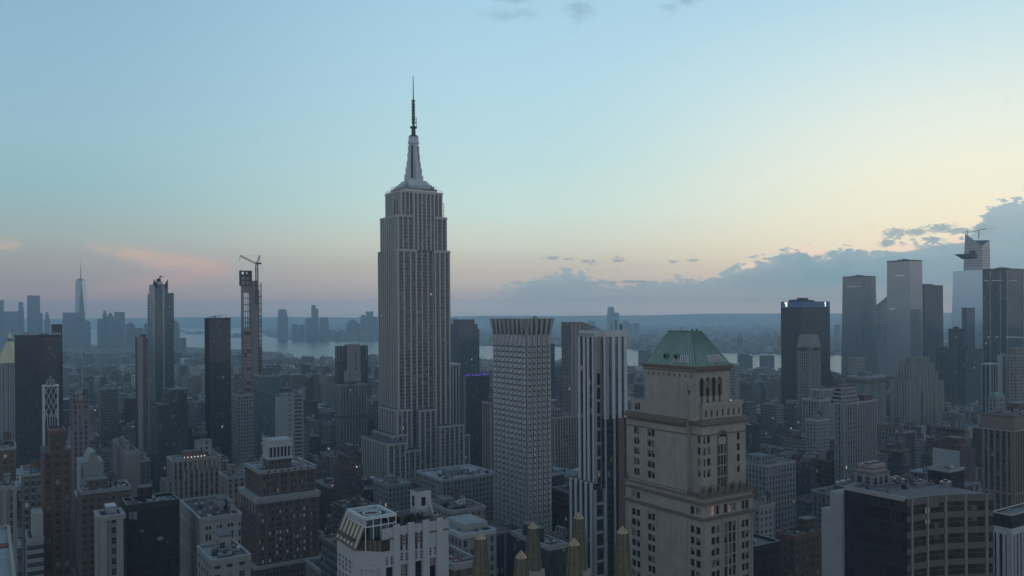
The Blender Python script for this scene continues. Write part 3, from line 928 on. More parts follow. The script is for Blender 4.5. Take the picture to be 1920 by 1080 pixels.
# ================================================================== near right: tan tower with the copper roof
def build_copper_tower():
    h = Hero('office_tower', 'tan masonry tower with arched windows and steep green copper hip roof', 1173, 1318, 1411, 935, 250, 1100, ref='the green roofed tower')
    t, W, D = h.t, h.W, h.D
    zb = h.z                                   # terrace at the lower cornice
    zc = h.zat(793)                            # upper cornice
    za = h.zat(764)                            # attic
    ze = h.zat(690)                            # eaves
    FLR, DEP = 3.49, 0.45
    rnd = random.Random(3)
    up, wd = [], []                            # (axis, hole, plane)

    def rows(z0, z1):
        k = math.ceil((z0 - 0.4) / FLR)
        out = []
        while k * FLR + 2.7 < z1 - .3:
            out.append((k * FLR + .6, k * FLR + 2.85))
            k += 1
        return out
    zlow = 60.0
    scol = lambda xs: sorted([(h.sy(b) - .1, h.sy(a) + .1) for a, b in xs])
    fcol = lambda xs: [(h.fx(a) - .09, h.fx(b) + .09) for a, b in xs]
    S_lo = scol([(1183.5, 1190.5), (1192.5, 1198.5), (1213.5, 1219.5), (1221, 1226.5), (1293.5, 1300), (1304, 1311.5)])
    F_lo = fcol([(1333, 1339.5), (1342, 1347.5), (1390, 1395), (1397, 1402.5)])
    F_tall = fcol([(1357, 1362.5), (1365.5, 1370.5), (1373, 1378)])
    # lower shaft: two faces with openings, backs plain
    mb = MB()
    hs = [(a, b, c, d) for a, b in S_lo for c, d in rows(zlow, zb - 8)]
    hs += [(a, b, zb - 5.6, zb - 3.2) for a, b in S_lo[:2] + S_lo[4:]]
    hf = [(a, b, c, d) for a, b in F_lo for c, d in rows(zlow, zb - 8)]
    hf += [(a, b, zb - 5.8, zb - 3.0) for a, b in F_lo]
    for a, b in F_tall:
        for c, d in rows(zlow, zb - 8):
            hf.append((a, b, c - .45, d + .45))
        hf.append((a, b, zb - 5.8, zb - 3.0))
    punched(mb, 'S', 0, D, zlow, zb, hs, DEP)
    punched(mb, 'F', 0, W, zlow, zb, hf, DEP)
    mb.face([(W, 0, zlow), (W, D, zlow), (W, D, zb), (W, 0, zb)])
    mb.face([(W, D, zlow), (0, D, zlow), (0, D, zb), (W, D, zb)])
    mb.face([(0, 0, zb - .02), (W, 0, zb - .02), (W, D, zb - .02), (0, D, zb - .02)], 1)
    mb.box(0.6, W, .6, D, 0, zlow, 0)
    # pilasters and quoins
    for xa in (0.0, h.fx(1352), h.fx(1383), W - .6):
        mb.box(xa, xa + .6, -.22, .05, zlow, zb - 6.5, 0)
    for ya in (h.sy(1232), h.sy(1288), D - .8):
        mb.box(-.2, .05, ya, ya + .7, zlow, zb - 6.5, 0)
    # shallow relief panels on the blank wall
    for ycen in (h.sy(1264), h.sy(1272), h.sy(1256)):
        z = zlow + 1
        while z < zb - 9:
            mb.box(-.1, .02, ycen - .45, ycen + .45, z, z + 2.2, 0, True)
            z += FLR
    mb.build('wall', ['tan_stone', 'roof_grey'], t)
    for h_ in hs:
        up.append(('S', h_, 0.0))
    for h_ in hf:
        up.append(('F', h_, 0.0))
    # cornices of the lower shaft
    mb = MB()
    for z0, z1, o in ((zb - 7.2, zb - 6.6, .35), (zb - 6.6, zb - 6.1, .6), (zb - 2.4, zb - 1.9, .4), (zb - 1.9, zb - 1.4, .55), (zb - .3, zb + .2, .4)):
        band(mb, 0, W, 0, D, z0, z1, o)
    mb.build('cornice', 'terracotta', t)
    # upper shaft, set back, with a re-entrant corner on the left face
    ys = h.sy(1287, 850)                        # where the projecting slab ends
    y0, x0 = 1.6, 1.8
    x1, y1 = W - 1.2, D - 1.0
    mb = MB()
    hs, hf, hc = [], [], []
    S_hi = scol([(1188, 1192.5), (1193.8, 1197.5), (1213.5, 1219), (1220.5, 1226)])
    for a, b in S_hi:
        for c, d in rows(zb, zc - 3):
            hs.append((a, b, c, d))
    punched(mb, 'S', ys, y1, zb, zc, hs, DEP, .15)
    for a, b in [(h.sy(1312), h.sy(1300))]:
        for c, d in rows(zb + 3, zc - 3):
            hc.append((a, a + (b - a) * .42, c, d)); hc.append((a + (b - a) * .58, b, c, d))
    punched(mb, 'S', y0, ys, zb, zc, hc, DEP, x0)
    mb.face([(.15, ys, zb), (x0, ys, zb), (x0, ys, zc), (.15, ys, zc)])
    F_hi = fcol([(1333, 1338.5), (1389, 1394)])
    zs_arch0, zs_arch1 = zb + 5, h.zat(818)
    for a, b in F_hi:
        for c, d in rows(zb + 3, zc - 3):
            hf.append((a, b, c, d))
    A0, A1 = h.fx(1353), h.fx(1369)
    aw = (A1 - A0) / 3
    for k in range(3):
        z = zb + 2.2
        while z + 3.2 < zs_arch1:
            hf.append((A0 + aw * k + .12, A0 + aw * (k + 1) - .12, z, z + 3.0))
            z += FLR
    punched(mb, 'F', x0, x1, zb, zc, hf, DEP, y0)
    mb.face([(x1, y0, zb), (x1, y1, zb), (x1, y1, zc), (x1, y0, zc)])
    mb.face([(x1, y1, zb), (.15, y1, zb), (.15, y1, zc), (x1, y1, zc)])
    mb.face([(.15, ys, zc), (x0, ys, zc), (x0, y0, zc), (x1, y0, zc), (x1, y1, zc), (.15, y1, zc)], 1)
    # arch head over the triple window
    am, ar_ = (A0 + A1) / 2, (A1 - A0) / 2
    arch = [(am + ar_ * math.cos(math.pi * k / 10), zs_arch1 - 1.2 + ar_ * math.sin(math.pi * k / 10)) for k in range(11)]
    for (xa, zA_), (xb, zB_) in zip(arch[:-1], arch[1:]):
        mb.beam((xa, y0 - .12, zA_), (xb, y0 - .12, zB_), .5, 2)
    mb.face([(p[0], y0 - .03, p[1]) for p in reversed(arch)], 3)
    mb.box(A0 - .35, A0, y0 - .25, y0 + .05, zb + 1, zs_arch1 - 1, 2)
    mb.box(A1, A1 + .35, y0 - .25, y0 + .05, zb + 1, zs_arch1 - 1, 2)
    z = zb + 1
    while z < zc - 5:                            # relief panels
        for ycen in (h.sy(1262), h.sy(1272)):
            mb.box(.05, .17, ycen - .45, ycen + .45, z, z + 2.2, 0, True)
        z += FLR
    mb.build('setback_wall', ['tan_stone', 'roof_grey', 'terracotta', 'dark_pane'], t)
    up += [('S', q, .15) for q in hs] + [('S', q, x0) for q in hc] + [('F', q, y0) for q in hf]
    mb = MB()
    for z0, z1, o in ((zc - 4.6, zc - 4.1, .15), (zc - 1.6, zc - 1.0, .35), (zc - 1.0, zc - .3, .85), (zc - .3, zc + .5, .5)):
        mb.box(x0 - o, x1 + o, y0 - o, ys, z0, z1, 0, True)
        mb.box(.15 - o, x1 + o, ys + .01, y1 + o, z0 + .012, z1 + .012, 0, True)
    for k in range(34):                          # dentils
        yy = ys + (y1 - ys) * k / 34
        mb.box(-.35, .2, yy, yy + .28, zc - 2.3, zc - 1.62, 0, True)
    mb.build('cornice', 'terracotta', t)
    # attic storey
    gx0, gy0, gx1, gy1 = x0 + .9, y0 + .9, x1 - .6, y1 - 1.5
    gs = .55
    mb = MB()
    hs = [(a, b, zc + 1.2, zc + 3.4) for a, b in S_hi if True]
    hf = []
    n = 7
    for k in range(n):
        xc = gx0 + 1.6 + (gx1 - gx0 - 3) * k / (n - 1)
        hf.append((xc - .42, xc + .42, zc + 1.1, zc + 3.3))
    punched(mb, 'S', ys, gy1, zc, za, hs, DEP, gs)
    punched(mb, 'F', gx0, gx1, zc, za, hf, DEP, gy0)
    mb.face([(gx0, ys, zc), (gx0, gy0, zc), (gx0, gy0, za), (gx0, ys, za)])
    mb.face([(gs, ys, zc), (gx0, ys, zc), (gx0, ys, za), (gs, ys, za)])
    mb.face([(gx1, gy0, zc), (gx1, gy1, zc), (gx1, gy1, za), (gx1, gy0, za)])
    mb.face([(gs, ys, za), (gx0, ys, za), (gx0, gy0, za), (gx1, gy0, za), (gx1, gy1, za), (gs, gy1, za)], 1)
    mb.box(gx0 - .3, gx1 + .3, gy0 - .3, gy0 + .25, za - .4, za + .9, 0, True)
    mb.build('attic', ['tan_stone', 'roof_grey'], t)
    up += [('S', q, gs) for q in hs] + [('F', q, gy0) for q in hf]
    # top block
    tx0, ty0 = gx0 + .2, gy0 + .8
    tx1 = h.fx(1378, 690) + 1.5
    tyl = h.sy(1206, 690)
    mb = MB()
    hs, hf = [], []
    for px_ in (1225, 1250, 1268, 1290):
        c = h.sy(px_) * 1.0
        hs.append((c - .4, c + .4, ze - 8.6, ze - 7.4))
    for k in range(9):
        c = ty0 + 2 + k * (tyl - ty0 - 4) / 8
        hs.append((c - .3, c + .3, ze - 3.4, ze - 2.4))
    hs.append((h.sy(1224), h.sy(1216), zc + 4.2, zc + 6.6))
    ax = [h.fx(p) for p in (1331, 1342, 1353.5, 1364.5)]
    for c in ax:
        hf.append((c - .75, c + .75, ze - 9.2, ze - 4.2))
        hf.append((c - .5, c + .5, za + .8, za + 3.0))
    punched(mb, 'S', ty0, tyl, zc, ze, hs, DEP, gs - .02)
    punched(mb, 'F', gs, tx1, zc, ze, hf, DEP, ty0)
    mb.face([(tx1, ty0, zc), (tx1, tyl, zc), (tx1, tyl, ze), (tx1, ty0, ze)])
    mb.face([(tx1, tyl, zc), (gs, tyl, zc), (gs, tyl, ze), (tx1, tyl, ze)])
    for c in ax:
        arch = [(c + .75 * math.cos(math.pi * k / 8), ze - 4.2 + .75 * math.sin(math.pi * k / 8)) for k in range(9)]
        mb.face([(p[0], ty0 - .03, p[1]) for p in reversed(arch)], 2)
        mb.box(c - 1.0, c - .78, ty0 - .2, ty0 + .02, ze - 9.4, ze - 4.2, 1, True)
        mb.box(c + .78, c + 1.0, ty0 - .2, ty0 + .02, ze - 9.4, ze - 4.2, 1, True)
    mb.box(gs - .35, gs + .1, ty0 + 3.2, tyl - 2, zc + .5, ze - 5.2, 0)            # flat projecting panel
    mb.build('top_wall', ['tan_stone', 'terracotta', 'dark_pane'], t)
    up += [('S', q, gs - .02) for q in hs] + [('F', q, ty0) for q in hf]
    mb = MB()
    for z0, z1, o in ((ze - 1.7, ze - 1.3, .2), (ze - .9, ze - .3, .5), (ze - .3, ze + .25, .8)):
        band(mb, gs, tx1, ty0, tyl, z0, z1, o)
    for k in range(13):
        xx = gs + (tx1 - gs) * (k + .5) / 13
        mb.box(xx - .15, xx + .15, ty0 - .55, ty0, ze - 1.3, ze - .9, 0, True)
    mb.build('cornice', 'terracotta', t)
    # copper hip roof
    zr = h.zat(624)
    rx0, rx1, ry0, ry1 = gs + .3, tx1 + .1, ty0 - .1, tyl - .1
    qx0, qx1 = rx0 + (rx1 - rx0) * .33, rx1 - (rx1 - rx0) * .37
    qy0, qy1 = ry0 + (ry1 - ry0) * .30, ry1 - (ry1 - ry0) * .25
    base = [(rx0, ry0, ze + .25), (rx1, ry0, ze + .25), (rx1, ry1, ze + .25), (rx0, ry1, ze + .25)]
    top = [(qx0, qy0, zr), (qx1, qy0, zr), (qx1, qy1, zr), (qx0, qy1, zr)]
    mb = MB()
    mb.loft(base, top, 0)
    for k in range(4):
        b0, b1, t0, t1 = base[k], base[(k + 1) % 4], top[k], top[(k + 1) % 4]
        n = 18
        for q in range(n + 1):
            f = q / n
            # ribs run up the slope at even spacing; outer ones stop at the hips
            p = Vector(b0).lerp(Vector(b1), f)
            e = Vector(t0).lerp(Vector(t1), f)
            mb.beam(p, e, .2, 1)
    rf = mb.build('roof', ['copper', 'copper_rib'], t)
    mb = MB()
    mb.box(qx0 - .15, qx1 + .15, qy0 - .15, qy1 + .15, zr - .1, zr + .35, 0, True)
    mb.box(qx0 + 1, qx0 + 1.5, qy0 + .6, qy0 + 1.1, zr + .35, zr + 1.0)
    mb.box(qx1 - 1.6, qx1 - 1.0, qy0 + .6, qy0 + 1.1, zr + .35, zr + 1.0)
    mb.build('roof_ridge', 'copper_rib', rf)
    lerp = lambda a, b, f: Vector(a).lerp(Vector(b), f)
    for f in (.38, .62):                          # two round dormers on the left slope
        lo, hi = lerp(base[3], base[0], f), lerp(top[3], top[0], f)
        p = lo.lerp(hi, .24)
        mb = MB()
        mb.cyl(0, 0, .95, .95, 0, 1.7, 14, 0, foot=True)
        mb.cyl(0, 0, .62, .62, 1.7, 1.76, 14, 1)
        o = mb.build('dormer', ['copper_rib', 'dark_pane'], rf)
        o.location = p + Vector((.7, 0, .2))
        o.rotation_euler = (0, -math.pi / 2, 0)
    for k, f0, f1 in ((0, .42, .86), (3, .58, .85)):     # skylights low on both slopes
        b0, b1, t0, t1 = base[k], base[(k + 1) % 4], top[k], top[(k + 1) % 4]
        c = [lerp(b0, b1, f0), lerp(b0, b1, f1), lerp(t0, t1, f1), lerp(t0, t1, f0)]
        a0, a1 = c[0].lerp(c[3], .07), c[1].lerp(c[2], .07)
        d0, d1 = c[0].lerp(c[3], .30), c[1].lerp(c[2], .30)
        nrm = (a1 - a0).cross(d0 - a0).normalized() * .16
        mb = MB()
        mb.face([tuple(a0 + nrm), tuple(a1 + nrm), tuple(d1 + nrm), tuple(d0 + nrm)], 0)
        for q in range(8):
            f = q / 7
            mb.beam(a0.lerp(a1, f) + nrm, d0.lerp(d1, f) + nrm, .34, 1)
        mb.build('skylight', ['dark_pane', 'white_paint'], rf)
    # terrace growth and parapet ornaments at the lower setback
    mb = MB()
    r = random.Random(8)
    for k in range(7):
        xx = W * (.06 + .88 * k / 6)
        mb.box(xx - .45, xx + .45, .15, .9, zb, zb + 2.6, 0)
        mb.cyl(xx, .5, .5, .1, zb + 2.6, zb + 3.7, 6, 0)
    for k in range(6):
        yy = D * (.03 + .94 * k / 5)
        if yy < ys or k > 4:
            mb.box(.15, .9, yy - .45, yy + .45, zb, zb + 2.6, 0)
            mb.cyl(.5, yy, .5, .1, zb + 2.6, zb + 3.7, 6, 0)
    mb.box(.1, W - .1, .1, .4, zb + .85, zb + 1.1, 0, True)
    mb.box(.1, .4, .41, D, zb + .85, zb + 1.1, 0, True)
    for k in range(40):
        xx = .2 + (W - .6) * k / 39
        mb.box(xx, xx + .22, .14, .36, zb, zb + .86, 0)
        yy = .5 + (D - .9) * k / 39
        mb.box(.14, .36, yy, yy + .22, zb, zb + .86, 0)
    mb.build('parapet', 'terracotta', t)
    for nm, pts, hh in (('terrace_plant', [(W * .18, .9), (W * .24, 1.0), (W * .62, .9), (W * .82, .9), (W * .95, .9), (.95, D * .92), (.9, D * .97)], 1.6),):
        for (xx, yy) in pts:
            mb = MB()
            for q in range(70):
                u_, v_, w_ = r.gauss(0, .42), r.gauss(0, .4), abs(r.gauss(.7, .55))
                a_ = r.uniform(0, 6.28)
                s__ = r.uniform(.1, .24)
                c_x, c_y, c_z = xx + u_, yy + v_, zb + .3 + w_ * hh
                mb.face([(c_x - s__ * math.cos(a_), c_y - s__ * math.sin(a_), c_z - s__), (c_x + s__ * math.cos(a_), c_y + s__ * math.sin(a_), c_z - s__ * .4),
                         (c_x + s__ * .4, c_y + s__ * .3, c_z + s__)], 0)
            mb.box(xx - .3, xx + .3, yy - .3, yy + .3, zb, zb + .5, 1)
            mb.build(nm, ['leaf', 'terracotta'], t)
    # windows: the hundred largest in view on their own, the rest together
    rnd2 = random.Random(11)

    def inview(ax, q, pl):
        lx, ly = (pl, (q[0] + q[1]) / 2) if ax == 'S' else ((q[0] + q[1]) / 2, pl)
        X = h.cx + lx * U[0] + ly * V[0]; Yw = h.cy + lx * U[1] + ly * V[1]
        return project(X, Yw, (q[2] + q[3]) / 2)[1] < 1082
    vis = [w for w in up if inview(*w)]
    vis.sort(key=lambda w: -(w[1][1] - w[1][0]) * (w[1][3] - w[1][2]))
    pm = ['dark_pane', 'dark_metal', 'blind_pane', 'lamp_soft']
    for ax_, q, pl in vis[:100]:
        mb = MB()
        lit_ = 3 if (abs(q[2] - (zb - 5.8)) < .3 and rnd2.random() < .55) else None
        pane(mb, ax_, q, DEP, pl, rnd2, lit=lit_)
        mb.build('window', pm, t)
    mb = MB()
    rest = vis[100:] + [w for w in up if not inview(*w)]
    for ax_, q, pl in rest:
        lit_ = 3 if (abs(q[2] - (zb - 5.8)) < .3 and rnd2.random() < .55) else None
        pane(mb, ax_, q, DEP, pl, rnd2, lit=lit_)
    o = mb.build('small_windows', pm, t)
    o['kind'] = 'stuff'
    lamp(t, tx1 + .6, ty0 + .3, za + .9, .16)


build_copper_tower()


# ================================================================== tower with the flared crown
def build_flared():
    h = Hero('flared_tower', 'slender grey tower with gridded bay windows under a flared fluted crown', 925, 987, 1032, 628, 500, 1005, ref='the flared crown tower')
    t, W, D, z = h.t, h.W, h.D, h.z
    zc = h.zat(597)
    FL = 3.43
    mb = MB()
    mb.box(0, W, 0, D, 0, z, 0)
    nf, ns = 5, 8
    bf, bs = W / nf, D / ns
    for k in range(nf + 1):
        c = min(max(W * k / nf, .6), W - .6)
        mb.box(c - .6, c + .6, -.35, .1, 0, z + .2, 1)
    for k in range(ns + 1):
        c = min(max(D * k / ns, 1.2), D - .5)
        mb.box(-.35, .1, c - .6, c + .6, 0, z + .2, 1)
    mb.build('wall', ['bay_wall', 'crown_stone'], t)
    zz = z - 3.0
    k = 0
    win, dark = MB(), MB()
    rnd = random.Random(5)

    def bay(axis, c, hw, z0, z1, out, target):
        P = (lambda a, o, zz_: (a, -o, zz_)) if axis == 'F' else (lambda a, o, zz_: (-o, a, zz_))
        pts = [P(c - hw, 0, z0), P(c - hw * .8, out, z0), P(c, out, z0), P(c + hw * .8, out, z0), P(c + hw, 0, z0)]
        ptt = [P(c - hw, -.0, z1), P(c - hw * .8, out * .55, z1), P(c, out * .55, z1), P(c + hw * .8, out * .55, z1), P(c + hw, 0, z1)]
        for i in range(4):
            q = [pts[i], pts[i + 1], ptt[i + 1], ptt[i]]
            target.face(q if axis == 'F' else list(reversed(q)), 0)
        f = [ptt[i] for i in range(5)]
        target.face(f if axis == 'F' else list(reversed(f)), 1)
        f = [pts[i] for i in reversed(range(5))]
        target.face(f if axis == 'F' else list(reversed(f)), 1)
        m_ = [P(c - .12, out + .06, z0), P(c + .12, out + .06, z0), P(c + .12, out * .55 + .06, z1), P(c - .12, out * .55 + .06, z1)]
        target.face(m_ if axis == 'F' else list(reversed(m_)), 1)
    zz = z - 7.0
    first = True
    while zz > 55:
        hgt = 6.6 if first else 2.4
        for q in range(nf):
            bay('F', W * (q + .5) / nf, bf / 2 - 1.0, zz, zz + hgt, .85, win)
        for q in range(ns):
            bay('S', D * (q + .5) / ns, bs / 2 - 1.0, zz, zz + hgt, .85, win)
        zz -= FL
        first = False
    o = win.build('bay_windows', ['sky_pane', 'dark_metal'], t)
    o['kind'] = 'stuff'
    # crown: fluted blades leaning outwards
    mb = MB()
    fl = 1.15
    mb.loft([(1.2, 1.2, z), (W - 1.2, 1.2, z), (W - 1.2, D - 1.2, z), (1.2, D - 1.2, z)],
            [(-.3, -.3, zc - .3), (W + .3, -.3, zc - .3), (W + .3, D + .3, zc - .3), (-.3, D + .3, zc - .3)], 1, mtop=2)
    for k in range(nf + 1):
        c = W * k / nf
        cc_ = c + (c - W / 2) / W * 2 * fl
        b = min(max(c, .55), W - .55)
        mb.loft([(b - .55, -.35, z), (b + .55, -.35, z), (b + .55, 1.4, z), (b - .55, 1.4, z)],
                [(cc_ - bf * .40, -fl, zc), (cc_ + bf * .40, -fl, zc), (cc_ + bf * .36, .8, zc), (cc_ - bf * .36, .8, zc)], 0)
    for k in range(ns + 1):
        c = D * k / ns
        cc_ = c + (c - D / 2) / D * 2 * fl
        b = min(max(c, .55), D - .55)
        mb.loft([(-.36, b - .55, z - .02), (1.4, b - .55, z - .02), (1.4, b + .55, z - .02), (-.36, b + .55, z - .02)],
                [(-fl - .02, cc_ - bs * .40, zc - .03), (.8, cc_ - bs * .36, zc - .03), (.8, cc_ + bs * .36, zc - .03), (-fl - .02, cc_ + bs * .40, zc - .03)], 0)
    mb.build('crown', ['crown_stone', 'band_stone', 'roof_grey'], t)
    unit(t, W * .55, D * .15, zc - .3, 2.5, 2, 1.2)
    mb = MB()
    band(mb, 0, W, 0, D, z - .6, z + .05, .45)
    mb.build('cornice', 'pale_stone', t)
    # podium at its foot
    mb = MB()
    mb.box(-9, W + 6, -10, D, 0, h.zat(1035), 0, mtop=1)
    piers(mb, -9, W + 6, -10, D, 0, h.zat(1035), 3.4, 1.2, .5, 2)
    mb.build('podium', ['grey_stone', 'roof_pale', 'pale_stone'], t)


build_flared()


# ================================================================== striped tower beside the copper-roofed one
def build_striped():
    h = Hero('striped_tower', 'tall tower striped with white piers and dark glass beside the copper roofed tower', 1085, 1117, 1172, 632, 390, 1100, ref='the white striped tower')
    t, z = h.t, h.z
    W, D = h.W, h.D
    k = h.fx(1130, 700)
    z2 = h.zat(781)
    mb = MB()
    mb.box(0, W, .9, D, 0, z, 0, mtop=2)
    # left face: white piers over dark glass
    for px_ in (1087.5, 1097, 1104.5, 1113.5):
        c = min(max(h.sy(px_), .9), D - .7)
        mb.box(-.5, .2, c - (.85 if px_ != 1113.5 else .6), c + (.85 if px_ != 1113.5 else .6), 0, z + .2, 1)
    # front left: a brown bay with punched floors
    mb.build('wall', ['dark_strip', 'bright_white', 'roof_grey'], t)
    mb = MB()
    zz = z - 17
    mb.box(-.3, .9, .5, .95, 0, z, 0)
    mb.box(k - .9, k + .1, .5, .95, 0, z, 0)
    mb.box(.9, k - .9, .45, .95, z - 16, z + .1, 0)
    while zz > 30:
        mb.box(.9, k - .9, .55, .95, zz - .6, zz + .7, 0, True)
        zz -= 6.9
    mb.build('bay_frame', 'tan_stone', t)
    # front right: white piers on blue glass, upper part proud
    mb = MB()
    mb.box(k, W, -1.4, .9, z2, z, 0, mtop=2)
    for px_ in (1124, 1134, 1146.5, 1158, 1169):
        c = min(max(h.fx(px_), k + .8), W - .8)
        mb.box(c - (.95 if px_ > 1125 else 1.3), c + .95, -2.0, -1.2, z2 - 1.5, z + .2, 1)
    mb.box(k, W, -2.0, .9, z, z + 3.2, 1)
    mb.build('upper_bay', ['blue_glass', 'bright_white', 'roof_pale'], t)
    mb = MB()
    mb.box(.0, k - .05, 1.0, D, z, z + 3.0, 0)
    mb.build('roof', 'bright_white', t)
    # lower right: brown pier between glass strips
    mb = MB()
    w2 = W * 1.12
    mb.box(k - .5, w2, -1.0, .9, 0, z2 - 1.6, 0, mtop=2)
    for xx, ww, mm in ((k + .4, .5, 1), (k + (w2 - k) * .36, .6, 1), (k + (w2 - k) * .62, 2.0, 3), (k + (w2 - k) * .84, .5, 1), (w2 - .4, .4, 1)):
        mb.box(xx - ww, xx + ww, -1.6, -.8, 0, z2 - 1.3, mm)
    mb.build('lower_bay', ['dark_strip', 'pale_stone', 'roof_grey', 'brown_stone'], t)
    # left shoulder lower down
    z3 = h.zat(905)
    mb = MB()
    mb.box(-4.2, 0.3, -2.2, D + 2, 0, z3, 0, mtop=2)
    for q in range(5):
        c = -1.4 + (D + 2.6) * q / 4
        mb.box(-4.8, -4.0, c - .8, c + .8, 0, z3 + .4, 1)
    mb.box(-4.4, k - 1, -2.8, 1.2, 0, z3 - 3, 0, mtop=2)
    mb.box(-4.5, -2.7, -3.3, -2.6, 0, z3 - 2.7, 3)
    mb.box(k - 2.6, k - .9, -3.3, -2.6, 0, z3 - 2.7, 3)
    zz = z3 - 10
    while zz > 30:
        mb.box(-2.7, k - 2.6, -3.1, -2.6, zz, zz + 1.2, 3, True)
        zz -= 6.9
    mb.build('shoulder', ['dark_strip', 'bright_white', 'roof_grey', 'tan_stone'], t)
    mb = MB()
    n = 16
    for q in range(n + 1):
        c = D * q / n
        mb.box(-.5, -.38, c - .06, c + .06, z, z + 1.6)
    mb.box(-.52, -.36, 0, D, z + 1.5, z + 1.65, 0, True)
    mb.build('railing', 'steel', t)
    mb = MB()
    mb.box(W * .78, W * .82, -1.5, -1.0, z + 3.2, z + 6)
    mb.box(W * .7, W * .72, .4, .6, z + 3.2, z + 8)
    mb.box(W * .55, W * .56, .4, .6, z + 3.2, z + 6.5)
    mb.build('antenna', 'dark_metal', t)
    unit(t, 1.5, 4, z + 3.0, 4, 4, 1.6)


build_striped()

# curved-top tower behind the striped one
h = Hero('office_tower', 'brown glass tower with curved sloping top behind the white striped tower', 1066, 1072, 1118, 604, 800, 755)
t = h.t
mb = MB()
n = 14
pf = []
for k in range(n + 1):
    f = k / n
    pf.append((h.W * f, h.z - (0 if f < .35 else 9.5 * ((f - .35) / .65) ** 2)))
for (xa, za_), (xb, zb_) in zip(pf[:-1], pf[1:]):
    mb.face([(xa, 0, 0), (xb, 0, 0), (xb, 0, zb_), (xa, 0, za_)], 0)
    mb.face([(xb, h.D + 12, 0), (xa, h.D + 12, 0), (xa, h.D + 12, za_), (xb, h.D + 12, zb_)], 0)
    mb.face([(xa, 0, za_), (xb, 0, zb_), (xb, h.D + 12, zb_), (xa, h.D + 12, za_)], 1)
mb.face([(0, h.D + 12, 0), (0, 0, 0), (0, 0, h.z), (0, h.D + 12, h.z)], 0)
mb.face([(h.W, 0, 0), (h.W, h.D + 12, 0), (h.W, h.D + 12, pf[-1][1]), (h.W, 0, pf[-1][1])], 0)
for px_ in (1073.5, 1080, 1088):
    c = h.fx(px_)
    mb.box(c - .9, c + .9, -.5, .2, 0, h.z - 1, 2)
mb.build('wall', ['tan_pier', 'tan_stone', 'pale_stone'], t)
mb = MB()
mb.box(h.W * .45, h.W * .99, -1.0, .3, 0, h.z - 15, 0)
mb.build('lower_bay', 'tan_pier', t)


